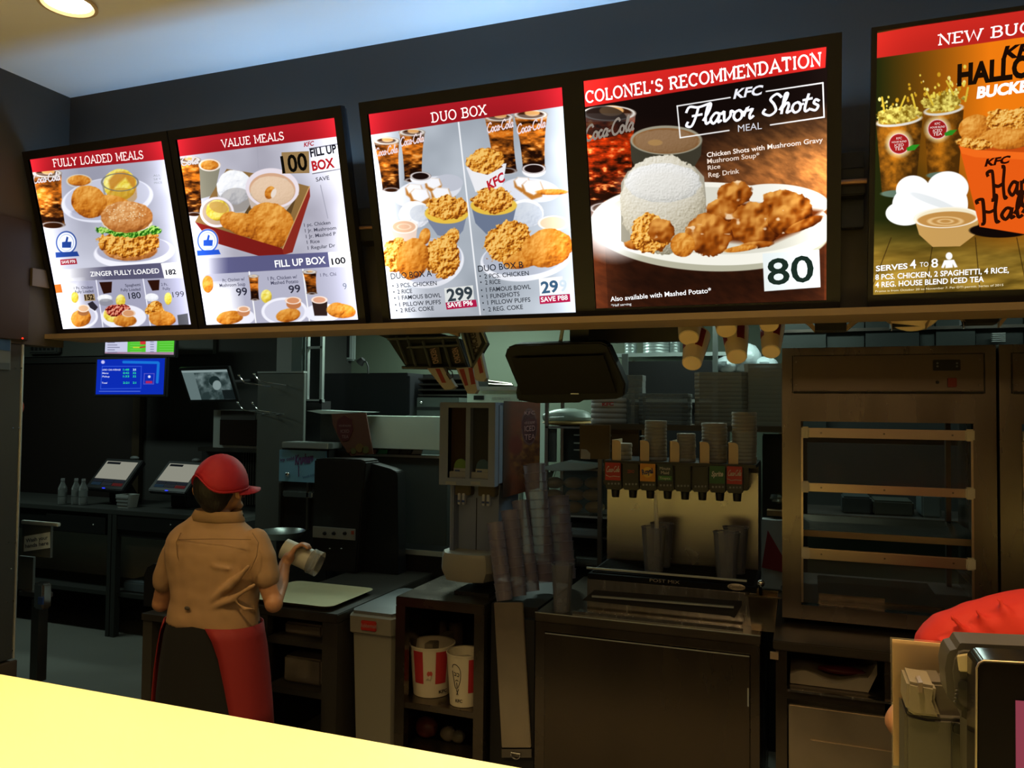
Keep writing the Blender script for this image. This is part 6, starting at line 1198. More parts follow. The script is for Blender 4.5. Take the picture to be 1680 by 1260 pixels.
MB().pbox((896, 703), (912, 758), 4.62, .02).build('side_plate', mat('dim grey plate', (.07, .075, .07), .5), T)
zb1 = zat(940, 845, 4.6); bunm = mat('golden bun crust', (.40, .25, .09), .5, noise=.3, nscale=8)
filmc = clear_mat('clear bread bag', (.35, .4, .36), .10, .15)
T = thing('bun_bag', 'clear bag of round buns on the rear wire rack', 'bag', (-1.25, 4.72, zb1)); 
for i in range(9):
    x = 907+ (i % 3)*34+random.uniform(-3, 3); y = 832-(i//3)*20; p = atY(x, y, 4.66); MB().ball(p, .062, .06, .036, 14, 8).build('bun', bunm, T)
pts = [(893, 845), (1000, 848), (1004, 800), (992, 772), (940, 766), (900, 772), (890, 800)]
MB().prism([atY(*p, 4.585) for p in pts], (0, .14, 0)).build('bag_film', filmc, T, bevel=.01)
T = tag(MB().prism([atY(*p, 4.57) for p in ((883, 768), (925, 757), (996, 764), (960, 772), (905, 773))], (0, .16, 0)).build('bag_flap', mat('pale film', (.34, .38, .35), .35), bevel=.004), 'pale folded top of the bun bag', 'bag')
z7 = zat(940, 700, 4.6); T = thing('bread_bag', 'pale plastic bag of bread high on the rear rack', 'bag', (-1.2, 4.75, z7)); p = atY(930, 683, 4.72); MB().ball(Vector((p.x, 4.74, z7+.055)), .17, .09, .055, 16, 10, jit=.06).build('bag_film', mat('green white film', (.22, .27, .23), .35), T); MB().ball(Vector((p.x+.02, 4.74, z7+.02)), .19, .1, .02, 16, 8).build('bread', bunm, T)
MB().tube([atY(894, 696, 4.62), atY(902, 686, 4.62), atY(925, 684, 4.62)], .006, rs=[.004, .008, .003]).build('bright_fold', mat('bright film', (.7, .8, .75), .3), T)
for i, (y, lab) in enumerate(((896, 'shiny steel pan on the rear rack, low'), (935, 'lowest shiny steel pan on the rear rack'))):
    zz = zat(940, 878 if i == 0 else 925, 4.6); T = tag(MB().box(rx0+.06, rx0+.34, 4.63, 4.9, zz+.0005, zz+.04).build('steel_tray', mat('pale bowl steel', 'fff'), bevel=.01), lab, 'pan', 'pans on the rear rack')
# upper shelf with lids, hood and bags
T, x0, x1, z0, z1 = T_('upper_shelf', 'bright edged rear shelf holding nested foil lids', 'shelf', (1011, 579), (1120, 585), 5.6, .5)
MB().box(x0, x1+.3, 5.6, 6.1, z0, z1).build('board', mat('pale shelf edge', (.42, .48, .46), .4, .3), T)
for x in (x0+.02, x1+.26): MB().box(x, x+.02, 6.06, 6.1, 0, z0).build('leg', steel_d, T)
for i, (x, w_) in enumerate(((1035, 20), (1077, 44), (1107, 18))):
    lid_stack(('small', 'wide', 'right hand')[i]+' pile of foil lids on the rear shelf', x, 561, 578, w_, 5.75, z1+.001, 'foil lid piles on the rear shelf', n=4, m=mat('dull foil', (.33, .38, .37), .35, .5))
T, x0, x1, z0, z1 = T_('fryer_hood', 'black hood block under the rear shelf', 'hood', (1028, 592), (1168, 672), 5.3, .7, 0); MB().box(x0, x1, 5.3, 5.98, 0, z1).build('body', blackm, T, bevel=.005)
MB().box(xat(1020, 600, 5.28), xat(1030, 600, 5.28), 5.28, 5.3, 0, z1+.05).build('side_strip', mat('grey satin steel', 'fff'), T); MB().pbox((1033, 655), (1168, 660), 5.27, .02).build('bright_strip', steel_l, T)
T = thing('steel_post', 'grey steel post behind the hanging cups', 'post', (-.2, 5.2, 0)); MB().box(xat(1169, 590, 5.2), xat(1177, 590, 5.2), 5.2, 5.24, 0, 2.74).build('post_body', mat('grey satin steel', 'fff'), T)
bagm = mat('bright blue white film', (.36, .42, .44), .3, bump=.6, nscale=30)
T = thing('bag_shelf', 'rear shelf board under the white bags', 'shelf', (.05, 5.45, 1.9)); zbs = zat(1225, 612, 5.3); MB().box(xat(1178, 612, 5.3), xat(1290, 612, 5.3), 5.3, 5.6, zbs-.02, zbs).build('board', steel_d, T); MB().box(xat(1180, 612, 5.3), xat(1186, 612, 5.3), 5.56, 5.6, 0, zbs-.02).build('leg', steel_d, T); MB().box(xat(1280, 612, 5.3), xat(1286, 612, 5.3), 5.56, 5.6, 0, zbs-.02).build('leg', steel_d, T)
for i, (x, y, rx, rz, lab) in enumerate(((1195, 598, .08, .06, 'left white plastic sack under the hanging cups'), (1222, 584, .11, .10, 'middle white plastic sack, the largest'), (1255, 597, .08, .055, 'right white plastic sack beside the clamshell stack'))):
    p = atY(x, y, 5.42); p.z = zbs+rz; tag(MB().ball(p, rx, .10, rz, 16, 10, jit=.09).build('plastic_sack', bagm), lab, 'bag', 'white sacks on the rear shelf')
# dark extraction hood strip at right
T = thing('extraction_hood', 'dark steel extraction hood panels above the warmers', 'hood', (1.2, 5.6, 0))
hp = mat('dim green steel', (.045, .052, .048), .45, .6, noise=.2, nscale=2); hp2 = mat('darker green steel', (.028, .032, .03), .5, .5)
zb_ = .0
for i, (a, b) in enumerate(((1283, 1355), (1357, 1418), (1420, 1508), (1510, 1534), (1536, 1600), (1602, 1680), (1682, 1760))): MB().box(xat(a, 550, 5.6), xat(b, 550, 5.6), 5.6+.02*(i % 2), 5.66, zat(a, 610, 5.6) if i else 1.6, 2.74).build('panel', (hp, hp, hp2)[i % 3], T)
MB().box(xat(1283, 550, 5.6), xat(1760, 550, 5.6), 5.67, 6.28, 1.6, 2.74).build('hood_core', hp2, T); MB().box(xat(1283, 550, 5.6), xat(1760, 550, 5.6), 5.58, 5.63, zat(1500, 536, 5.58)-.02, zat(1500, 536, 5.58)).build('seam_rail', steel_d, T)
for k in range(5): MB().pbox((1628, 546+k*3.2), (1650, 547.5+k*3.2), 5.55, .03).build('vent_slat', steel_l, T)
# things seen through the open warmer: prep table with tubs
T = thing('prep_table', 'steel prep table glimpsed through the left warmer', 'table', (.7, 5.2, 0)); zp = zat(1430, 848, 5.0)
MB().box(-.1, 1.9, 5.0, 5.55, zp-.04, zp).build('worktop', steel_d, T); [MB().box(x, x+.04, 5.05, 5.09, 0, zp-.04).build('leg', steel_d, T) for x in (-.05, 1.8)]
MB().box(-.1, 1.9, 5.5, 5.55, zp, 1.55).build('splash_back', hp2, T)
for i, (a, b, y0, c, lab) in enumerate(((1382, 1430, 815, (.035, .045, .045), 'dark steel tub seen through the warmer, left'), (1432, 1500, 822, (.05, .055, .045), 'olive steel tub seen through the warmer, middle'), (1512, 1545, 812, (.10, .13, .13), 'pale round pot seen through the warmer, right'))):
    x0, x1 = xat(a, 830, 5.1), xat(b, 830, 5.1); z1 = zat((a+b)/2, y0, 5.1)
    tag(MB().box(x0, x1, 5.1, 5.35, zp+.001, z1).build('prep_tub', mat('tub %d' % i, c, .4, .4), bevel=.01), lab, 'tub', 'tubs on the prep table')
# ================================================================== things hanging under the soffit
HY = 2.92
T = thing('hanging_till', 'black till screen hanging upside from the soffit, centre', 'till', tuple(atY(930, 600, HY+.08)))
c4 = [atY(830, 572, HY), atY(994, 562, HY+.02), atY(1027, 648, HY+.10), atY(847, 657, HY+.08)]; nn = Vector((0, .05, .012))
MB().prism([atY(828, 584, HY), atY(832, 570, HY), atY(845, 565, HY), atY(985, 561, HY+.02), atY(997, 567, HY+.02), atY(1026, 630, HY+.1), atY(1024, 650, HY+.1), atY(1010, 655, HY+.1), atY(957, 657, HY+.09), atY(950, 661, HY+.09), atY(880, 662, HY+.08), atY(848, 657, HY+.08), atY(846, 645, HY+.08), atY(848, 632, HY+.07)], (0, .07, .015)).build('casing', mat('dull black casing', (.006, .006, .007), .55, spec=.25), T, bevel=.006)
MB().prism([atY(840, 588, HY-.001), atY(990, 583, HY+.02), atY(1012, 645, HY+.09), atY(856, 648, HY+.07)], (0, -.004, 0)).build('dark_screen', mat('dull black glass', (.006, .005, .004), .5, spec=.2), T); MB().pbox((936, 645), (949, 647), HY+.07, .005).build('maker_plate', steel_l, T)
MB().box(xat(936, 545, HY+.1), xat(967, 545, HY+.1), HY+.09, HY+.14, zat(950, 575, HY+.1), SB+.16).build('hanging_post', mat('dark grey post', (.03, .032, .03), .5), T)
MB().tube([atY(924, 533, HY+.05), atY(922, 545, HY+.05), atY(919, 563, HY+.05)], .008).build('cable', mat('pale cable', (.3, .33, .32), .5), T)
T = tag(MB().box(xat(950, 550, 3.2), xat(1115, 550, 3.2), 3.2, 3.25, zat(1030, 561, 3.2), 2.75).build('hanging_board', mat('dim brown board', (.04, .035, .027), .55)), 'dim brown board hanging behind the soffit edge', 'board')
MB().pbox((1047, 546), (1062, 549), 3.19, .01).build('small_plate', steel_l, None) if False else None
st = mat('hanging strap', (.06, .05, .04), .5)
# drop rail that carries cups, cartons and brackets behind the soffit
dr = tag(MB().box(-2.3, 1.4, 2.99, 3.03, 2.125, 2.155).build('hanging_rail', blackm), 'long black rail behind the soffit carrying hanging cups', 'rail')
for x in (-2.2, -1.2, .0, 1.3): pass
cupw = mat('warm cream paper', (.62, .50, .34), .6); cupb = mat('tan cup base', (.85, .64, .38), .6)
def hang_cup(label, x, y, rpx, dx, dy, up):
    """paper cup whose base faces the viewer; axis leans up and away"""
    Y0 = 2.90; a = atY(x, y, Y0); r = rpx/FPX*Y0*1.04; d = Vector((dx, .70, .70)).normalized(); L = .155
    T = thing('hanging_paper_cup', label, 'cup', tuple(a), 'red striped paper cups hanging under the boards')
    b_ = a+d*L; MB().cyl(a, b_, r, r*1.42, 28).build('cup_wall', cupw, T); MB().lathe(a, [(r*.90, .002), (r*.90, -.002)], 24, ax=d).build('cup_base', cupb, T)
    u = d.orthogonal().normalized(); w_ = d.cross(u)
    for k in range(4):
        rg = []
        for i in range(5):
            t = 2*math.pi*(k+.5)/4+i*.17; rg.append([a+d*L*z+(u*math.cos(t)+w_*math.sin(t))*(r*(1+.42*z)+.0008) for z in (.38, .95)])
        MB().loft(rg, cap=False, closed=False).build('red_stripe', mat('dark red print', (.20, .010, .016), .55), T)
    return T
for i, (x, y, r, dx, dy, lab) in enumerate(((1130, 554, 15.5, -.05, .45, 'upper hanging paper cup of the left pair'), (1135, 596, 15, .03, .62, 'lower hanging paper cup of the left pair, hanging lowest'), (1192, 541, 15.5, -.12, .45, 'upper hanging paper cup of the middle pair'), (1209, 585, 15, -.10, .75, 'lower hanging paper cup of the middle pair'), (1262, 533, 14, -.06, .45, 'upper hanging paper cup of the right pair'), (1265, 577, 13.5, .0, .75, 'lower hanging paper cup of the right pair'))): hang_cup(lab, x, y, r, dx, dy, 0)
# angled tan brackets and hanging bucket at the right
for i, (a, b, m_) in enumerate((((1305, 1337), (1389, 1428), 0), ((1440, 1464), (1520, 1545), 1), ((1562, 1583), (1640, 1672), 2))):
    T = thing('cup_bracket', ('left', 'middle', 'right')[i]+' pair of tan angled holder arms with black body under soffit', 'bracket', tuple(atY((a[0]+b[1])/2, 530, 3.0)), 'tan armed holders under the soffit')
    ya = 518-i*3
    MB().prism([atY(*p, 2.93) for p in ((a[0], ya), (a[0]+14, ya-1), (a[1], ya+17), (a[1], ya+27), (a[0]+22, ya+16))], (0, .03, 0)).build('tan_arm', mat('tan arm', (.30, .20, .11), .5), T)
    MB().prism([atY(*p, 2.93) for p in ((b[1], ya-3), (b[1]-14, ya-2), (b[0], ya+15), (b[0], ya+25), (b[1]-18, ya+8))], (0, .03, 0)).build('tan_arm', mat('tan arm', 'fff'), T)
    MB().box(xat(a[1], 530, 2.96), xat(b[0], 530, 2.96), 2.965, 3.06, zat(1350, ya+24, 2.96), 2.25).build('holder_body', blackm, T)
c = atY(1497, 505, 2.93); T = thing('hanging_bucket', 'upturned paper bucket base showing as tan disc under rightmost board', 'bucket', tuple(c)); r = 40/FPX*2.93; d = Vector((.05, .5, .35)).normalized()
MB().cyl(c, c+d*.03, r, r*1.03, 36).build('bucket_wall', cupw, T); MB().lathe(c, [(r*.95, .002), (r*.95, -.003)], 32, ax=d).build('bucket_base', cupb, T)
# fry carton holders
fm = mat('grey wire frame', (.055, .062, .066), .6); T = thing('carton_holder', 'grey wire holders with folded fry cartons hanging under the second and third boards', 'holder', tuple(atY(690, 560, 3.1)))
def quadbar(pts, w_=.006, nm='frame_bar', par=T, Y=3.1):
    MB().tube([atY(x, y, Y) for x, y in pts]+[atY(pts[0][0], pts[0][1], Y)], w_, 6).build(nm, fm, par)
MB().prism([atY(*p, 3.12) for p in ((604, 543), (700, 541), (755, 556), (770, 607), (668, 605), (636, 556))], (0, .04, 0)).build('back_sheet', mat('dark holder sheet', (.03, .033, .034), .85, spec=.1), T)
for (a, b, c_, d_) in (((638, 556), (665, 600)), ((655, 556), (683, 604)), ((683, 560), (700, 602)), ((700, 566), (716, 605)), ((720, 562), (737, 606)), ((738, 562), (760, 606)), ((752, 545), (774, 602)))[:0]: pass
for (p, q) in (((650, 552), (668, 598)), ((668, 552), (682, 600)), ((694, 560), (707, 603)), ((726, 558), (740, 604)), ((750, 556), (768, 604)), ((636, 556), (752, 553)), ((660, 603), (770, 604)), ((668, 570), (752, 566))): MB().tube([atY(*p, 3.10), atY(*q, 3.10)], .007, 6).build('frame_bar', fm, T)
for i, (x, y) in enumerate(((705, 572), (741, 571))):
    MB().prism([atY(*p, 3.095) for p in ((x, y-2), (x+15, y-3), (x+20, y+24), (x+6, y+25))], (0, .004, 0)).build('carton_face', mat('tan print face', (.035, .028, .026), .7), T)
    text(Plane((0, 3.093, 0), (-.25, 0, 1), (-1, 0, -.25)), 'CHICKEN', x+15, y+23, x+9, y-1, (-9, 0), mat('pale red print', (.34, .22, .17), .6), T, bold=.03)
T2 = thing('carton_holder', 'bright edged wire holder standing proud right of the others', 'holder', tuple(atY(785, 560, 3.0)))
MB().prism([atY(*p, 3.02) for p in ((753, 538), (788, 536), (799, 564), (776, 603), (772, 603))], (0, .03, 0)).build('side_sheet', mat('dark holder sheet', 'fff'), T2)
for (p, q, m_) in (((756, 537), (774, 601), 1), ((764, 537), (778, 590), 0), ((788, 537), (799, 562), 1), ((799, 563), (775, 602), 0)): MB().tube([atY(*p, 3.0), atY(*q, 3.0)], .006, 6).build('frame_bar', mat('bright wire', (.4, .45, .43), .35, .7) if m_ else fm, T2)
MB().prism([atY(*p, 3.012) for p in ((768, 538), (783, 537), (790, 562), (777, 585))], (0, .004, 0)).build('printed_face', mat('pale print face', (.18, .16, .15), .6), T2); text(Plane((0, 3.01, 0), (-.25, 0, 1), (-1, 0, -.25)), 'CHICKEN', 787, 578, 778, 539, (-10, 1), inkm, T2, bold=.04)
crt = mat('cream carton board', (.27, .25, .23), .6); crr = mat('carton red', (.17, .015, .015), .55)
for i, (pts, st_, lab, Yc) in enumerate(((((700, 604), (727, 603), (747, 634), (741, 639), (730, 640), (724, 634)), (((714, 605), (721, 605), (732, 628), (725, 628)),), 'left fry carton tip with face print below the wire holders', 3.06),
        (((748, 604), (775, 602), (783, 640), (779, 646), (767, 646), (762, 636)), (((753, 606), (761, 605), (768, 632), (763, 633)), ((768, 604), (775, 603), (780, 630), (773, 631))), 'striped fry carton tip, the lowest hanging', 3.04),
        (((776, 598), (789, 578), (798, 620), (793, 626), (783, 625), (779, 622)), (((782, 588), (787, 583), (793, 611), (787, 613)),), 'striped fry carton tip at the right holder', 3.00))):
    T = thing('fry_carton', lab, 'carton', tuple(atY(*pts[3], Yc)), 'striped fry cartons under the boards'); MB().prism([atY(*p, Yc) for p in pts], (0, .03, 0)).build('carton_board', crt, T, bevel=.001)
    for s_ in st_: MB().prism([atY(*p, Yc-.002) for p in s_], (0, .002, 0)).build('red_stripe', crr, T)
    if i == 0: MB().tube([atY(*p, Yc-.003) for p in ((735, 606), (733, 614), (738, 622), (743, 618), (742, 610), (736, 606))], .0025, 5).build('drawn_face', inkm, T)
tag(MB().prism([atY(*p, 3.0) for p in ((720, 541), (752, 540), (752, 552), (742, 549))], (0, .02, 0)).build('tan_strip', mat('tan arm', 'fff')), 'short tan strip above the carton holders', 'strip')
# ================================================================== counter things at lower right
PY = 1.30
T = thing('sign_holder', 'clear acrylic holder with blank cream sheet seen from behind', 'sign holder', tuple(atY(1520, 1250, PY+.02)))
pf = [(1462.5, 1048), (1594, 1058), (1585, 1110), (1570, 1119), (1488, 1117), (1483, 1256), (1466, 1257)]
shp = mat('cream paper sheet', (.62, .42, .20), .6)
MB().prism([atY(*p, PY) for p in ((1464, 1049), (1592, 1060), (1592, 1258), (1466, 1256))], (0, .002, 0)).build('paper_sheet', shp, T)
MB().prism([atY(*p, PY-.002) for p in ((1460.5, 1046), (1594, 1057), (1594, 1262), (1464, 1261))], (0, .0016, 0)).build('acrylic_front', clear_mat('clear acrylic sheet', (.7, .6, .45), .04, .05), T)
p = atY(1540, 1150, PY+.003); MB().box(p.x-.03, p.x+.05, PY+.002, PY+.006, 1.0, p.z).build('support_plate', shp, T)
T = thing('card_terminal', 'dark grey payment terminal body in front of the blank sign', 'payment terminal', tuple(atY(1530, 1250, 1.22))); dg = mat('dark grey plastic', (.035, .031, .026), .45)
q = lambda x, y, Y=1.20: atY(x, y, Y)
b = MB(); fr = [q(*p) for p in ((1484, 1165), (1494, 1172), (1520, 1178), (1590, 1182), (1590, 1300), (1484, 1300))]; b.prism(fr, (0, .07, 0)); b.build('lower_body', dg, T, bevel=.006)
MB().prism([q(*p, 1.195) for p in ((1488, 1118), (1500, 1121), (1537, 1127), (1534, 1150), (1545, 1179), (1500, 1174), (1486, 1166))], (0, .07, 0)).build('grey_shield', mat('warm grey plastic', (.13, .11, .08), .4), T, bevel=.004)
MB().prism([q(*p, 1.215) for p in ((1488, 1118), (1552, 1121), (1575, 1150), (1590, 1185), (1540, 1182), (1490, 1140))], (0, .06, 0)).build('upper_body', mat('mid grey plastic', (.06, .05, .038), .45), T, bevel=.004)
MB().prism([q(*p, 1.19) for p in ((1507, 1120), (1514, 1120), (1514, 1137), (1507, 1137))], (0, .03, 0)).build('clip', mat('clip grey', (.12, .09, .07), .3), T)
MB().lathe(q(1573, 1196, 1.199), [(.008, 0), (.007, .001)], 14, ax=(0, -1, 0)).build('lens', black, T); MB().box(q(1560, 1200).x, q(1562, 1200).x, 1.197, 1.2, 1.15, q(1560, 1184).z).build('seam', blackm, T)
MB().box(q(1495, 1250).x, q(1580, 1250).x, 1.215, 1.26, 1.0, q(1530, 1295).z+.01).build('stand', dg, T)
T = thing('till_display', 'black till display with pink screen corner at bottom right', 'till', tuple(atY(1660, 1250, 1.10)))
Y1 = 1.06
MB().prism([q(*p, 1.12) for p in ((1552, 1100), (1556, 1078), (1566, 1062), (1580, 1058), (1640, 1061), (1760, 1066), (1760, 1300), (1590, 1300), (1590, 1175), (1572, 1165), (1556, 1145))], (0, .07, 0)).build('rear_shell', dg, T, bevel=.008)
MB().prism([q(*p, Y1) for p in ((1601, 1094), (1606, 1087), (1616, 1083), (1790, 1092), (1790, 1320), (1600, 1320))], (0, .055, 0)).build('front_bezel', mat('gloss black glass', (.006, .005, .005), .12), T, bevel=.003)
MB().tube([q(x, y, Y1-.001) for x, y in ((1601, 1300), (1602, 1096), (1606, 1088), (1614, 1084), (1790, 1093))], .0011, 6).build('bright_edge', mat('edge chrome', (.6, .5, .38), .3, .9), T)
MB().prism([q(*p, Y1-.0008) for p in ((1666, 1149), (1790, 1158), (1790, 1320), (1667, 1320))], (0, -.0005, 0)).build('lit_screen', flat('94404e', .85), T)
MB().prism([q(*p, 1.117) for p in ((1570, 1076), (1590, 1073), (1588, 1103), (1574, 1102))], (0, .004, 0)).build('pale_insert', mat('pale insert', (.38, .32, .20), .4), T, bevel=.001)
MB().lathe(q(1580, 1124, 1.119), [(.006, 0), (.006, .001)], 14, ax=(0, -1, 0)).build('round_socket', black, T)
for k in range(4): MB().ball(q(1570-k*1.0, 1133+k*6, 1.118), .0022, .001, .0012, 8, 5).build('vent_hole', black, T)
MB().box(q(1650, 1250, 1.1).x, q(1700, 1250, 1.1).x, 1.12, 1.19, 1.0, q(1650, 1295, 1.12).z+.02).build('stand', dg, T)
# ================================================================== people
def organic(name, mb, m, parent, vox=.008, smooth=4, disp=None):
    o = mb.build(name+'_raw', m); md = o.modifiers.new('r', 'REMESH'); md.mode = 'VOXEL'; md.voxel_size = vox; md.use_smooth_shade = True
    if smooth: s_ = o.modifiers.new('s', 'SMOOTH'); s_.iterations = smooth; s_.factor = .6
    if disp:
        t = bpy.data.textures.new(name, 'CLOUDS'); t.noise_scale = disp[1]; t.noise_depth = 1; d = o.modifiers.new('d', 'DISPLACE'); d.texture = t; d.strength = disp[0]; d.mid_level = .5; d.texture_coords = 'GLOBAL'
    dg = bpy.context.evaluated_depsgraph_get(); nm = bpy.data.meshes.new_from_object(o.evaluated_get(dg)); old = o.data; bpy.data.objects.remove(o)
    off = ROOT[parent.name]; nm.transform(Matrix.Translation(-off)); nm.name = name
    for p in nm.polygons: p.use_smooth = True
    ob = bpy.data.objects.new(name, nm); COL.objects.link(ob); ob.parent = parent; ROOT[ob.name] = off; return ob
def limb(b, pts, rs, n=14):
    b.tube(pts, 0, n, rs=rs)
    for p, r in zip(pts, rs): b.ball(p, r, r, r, 12, 8)
def hand(b, wrist, palm_dir, up, spread, curl=.5, s=1.):
    """palm and five fingers; palm_dir runs from wrist to knuckles, up is the back of the hand"""
    f = Vector(palm_dir).normalized(); u = Vector(up).normalized(); u = (u-f*u.dot(f)).normalized(); r = f.cross(u)*spread
    k = wrist+f*.075*s; limb(b, [wrist, wrist+f*.03*s], [.024*s, .027*s])
    for j in range(4):
        base = wrist+f*.035*s+r*(-.024+.016*j)*s; kn = wrist+f*.082*s+r*(-.028+.0185*j)*s
        L = (.030, .034, .032, .025)[j]*s; d1 = (f*math.cos(curl*.6)-u*math.sin(curl*.6)); d2 = (f*math.cos(curl*1.5)-u*math.sin(curl*1.5)); d3 = (f*math.cos(curl*2.3)-u*math.sin(curl*2.3))
        a = kn+d1*L; c = a+d2*L*.75; e = c+d3*L*.6
        limb(b, [base, kn, a, c, e], [.013*s, .0105*s, .009*s, .008*s, .007*s], 10)
    tb = wrist+f*.025*s-r*.026*s; limb(b, [tb, tb-r*.022*s+f*.02*s-u*.008*s, tb-r*.026*s+f*.045*s-u*.02*s, tb-r*.018*s+f*.065*s-u*.028*s], [.014*s, .012*s, .010*s, .008*s], 10)
def face(par, c, yaw):
    """eyes, brows and mouth as parts on a head centred at c; yaw turns the face from -Y"""
    R_ = Matrix.Rotation(yaw, 3, 'Z'); ew = mat('eye white', (.6, .58, .55), .3); lipm = mat('lip', (.30, .08, .06), .5)
    for s_ in (-1, 1):
        e = MB().ball(c+R_ @ Vector((s_*.030, -.082, .004)), .013, .008, .008, 12, 8).build('eye', ew, par); MB().ball(c+R_ @ Vector((s_*.030, -.0885, .004)), .006, .003, .006, 10, 6).build('iris', black, e)
        MB().tube([c+R_ @ Vector((s_*x, y, z)) for x, y, z in ((.014, -.090, .020), (.030, -.088, .026), (.046, -.078, .021))], .003, 6).build('eyebrow', hairm, par)
    MB().tube([c+R_ @ Vector((x, y, -.048-abs(x)*.1)) for x, y in ((-.024, -.078), (-.01, -.087), (.01, -.087), (.024, -.078))], .0045, 8, rs=[.001, .0045, .0045, .001]).build('mouth', lipm, par)
skin = mat('warm skin', (.42, .20, .095), .5, noise=.06, nscale=30)
hairm = mat('black hair', (.010, .007, .006), .5, bump=.4, nscale=120, stretch=(1, 1, .1))
kh = mat('khaki uniform cloth', (.36, .215, .105), .8, noise=.07, nscale=14, bump=.08)
redc = mat('red cap cloth', (.40, .008, .018), .65); reda = mat('dark red apron cloth', (.20, .008, .008), .75)
blk = mat('black trouser cloth', (.004, .0036, .0033), .95)
def ering(x0, x1, z, yc, ry, n=28, p=2.4, a0=0, a1=360, lift=0):
    o = []
    for i in range(n):
        a = math.radians(a0+(a1-a0)*i/(n if a1-a0 == 360 else n-1)); s, c = math.sin(a), math.cos(a)
        o.append(Vector(((x0+x1)/2+(x1-x0)/2*math.copysign(abs(s)**(2/p), s), yc-ry*math.copysign(abs(c)**(2/p), c), z+lift*s)))
    return o
WYY = 2.60
W = lambda x, y, dy=0.: atY(x, y, WYY+dy)
T = thing('person', 'worker seen from behind in khaki shirt, red cap and red apron', 'person', (W(352, 1000).x, WYY, 0))
# clothing profile in picture rows: y, left, right, half depth
prof = [(1022, 283, 419, .115), (1008, 285, 418, .118), (985, 290, 416, .115), (960, 288, 420, .112), (930, 283, 426, .112), (905, 280, 431, .11), (888, 279, 432, .10), (876, 284, 425, .085), (865, 297, 412, .072), (855, 312, 398, .062), (846, 322, 392, .055)]
def ringz(y, xl, xr, ry, k=1., dyc=.0): a = W(xl, y); b = W(xr, y); c = (a.x+b.x)/2; h = (b.x-a.x)/2*k; return ering(c-h, c+h, (a.z+b.z)/2, WYY+dyc, ry*k)
b = MB()
b.loft([ringz(y, xl, xr, ry, .86) for y, xl, xr, ry in prof])
hc = W(359, 797, .0); b.ball(hc, .074, .092, .108, 20, 14); b.ball(hc+Vector((.012, .045, -.045)), .055, .05, .062, 16, 10)
limb(b, [W(356, 852, .0), W(357, 828, .01)], [.052, .046])
for (x, y, dy) in ((322, 803, .0), (392, 808, .01)): b.ball(W(x, y, dy), .012, .022, .031, 10, 8)
# face (turned away): nose, brow and chin
b.ball(hc+Vector((.035, .092, -.01)), .012, .016, .018, 10, 8); b.ball(hc+Vector((.03, .075, -.085)), .03, .025, .02, 10, 8)
limb(b, [W(300, 888), W(274, 945, .0), W(264, 990, .02), W(285, 975, .13), W(312, 950, .24)], [.036, .037, .037, .030, .024])
limb(b, [W(414, 890), W(434, 945, -.0), W(449, 990, .0), W(461, 955, .14), W(467, 925, .23)], [.036, .037, .037, .031, .024])
hand(b, W(312, 950, .24), (.75, .5, .25), (0, -.3, 1), 1, .5, .95)
hand(b, W(467, 925, .23), (.35, .35, .75), (-.75, -.45, .45), 1, .85, .98)
for sx in (-1, 1):
    hx = T.location.x+sx*.085; limb(b, [Vector((hx, WYY, .88)), Vector((hx+sx*.01, WYY+.01, .47)), Vector((hx+sx*.01, WYY-.01, .09)), Vector((hx+sx*.02, WYY+.07, .045))], [.085, .055, .036, .032])
organic('body', b, skin, T, .0065, 3)
face(T, hc+Vector((.012, .008, 0)), math.pi-.45)
# hair
b = MB(); b.ball(hc+Vector((-.004, -.012, .004)), .081, .098, .108, 20, 14); b.ball(W(350, 822, -.035), .060, .045, .052, 16, 10)
organic('hair', b, hairm, T, .008, 3)
# cap: dome with arched opening at the back, band and peak
def capsurf():
    b = MB(); rings = []; n = 36; cc = W(362, 797, .0); R = (.104, .112, .128)
    for j in range(9):
        rg = []
        for i in range(n):
            a = 2*math.pi*i/n; low = -.01-.012*math.cos(a-.9); back = max(0, math.cos(a-(-.28)))**6*.058
            el0 = low+back; ph0 = math.asin(max(-.5, min(.9, el0/R[2]))); ph = ph0+(math.pi/2-ph0)*(j/8)
            rg.append(cc+Vector((math.sin(a)*R[0]*math.cos(ph), -math.cos(a)*R[1]*math.cos(ph), R[2]*math.sin(ph))))
        rings.append(rg)
    b.loft(rings, cap=False); return b
c_ = capsurf().build('cap', redc, T, smooth=70, solid=.005)
vd = Vector((.62, .78, 0)).normalized(); vs_ = Vector((vd.y, -vd.x, 0)); cc = W(362, 797, 0)
rg = [[cc+vd*(d_*math.cos(t)+.06)+vs_*(w2*math.sin(t))+Vector((0, 0, -.002-.02*abs(math.sin(t))-(.012 if d_ > .08 else 0))) for t in [math.pi*(-.5+i/10) for i in range(11)]] for d_, w2 in ((.03, .075), (.10, .078))]
MB().loft(rg, cap=False, closed=False).build('peak', redc, T, solid=.004)
MB().lathe(cc+Vector((0, 0, .127)), [(.008, 0), (.006, .004)], 10).build('cap_button', redc, T)
MB().tube([cc+Vector((math.sin(t)*.1055, -math.cos(t)*.1135, -.004-.012*math.cos(t-.9)+max(0, math.cos(t+.28))**6*.058)) for t in [2*math.pi*i/40 for i in range(41)]], .003, 6).build('cap_edge', redc, T)
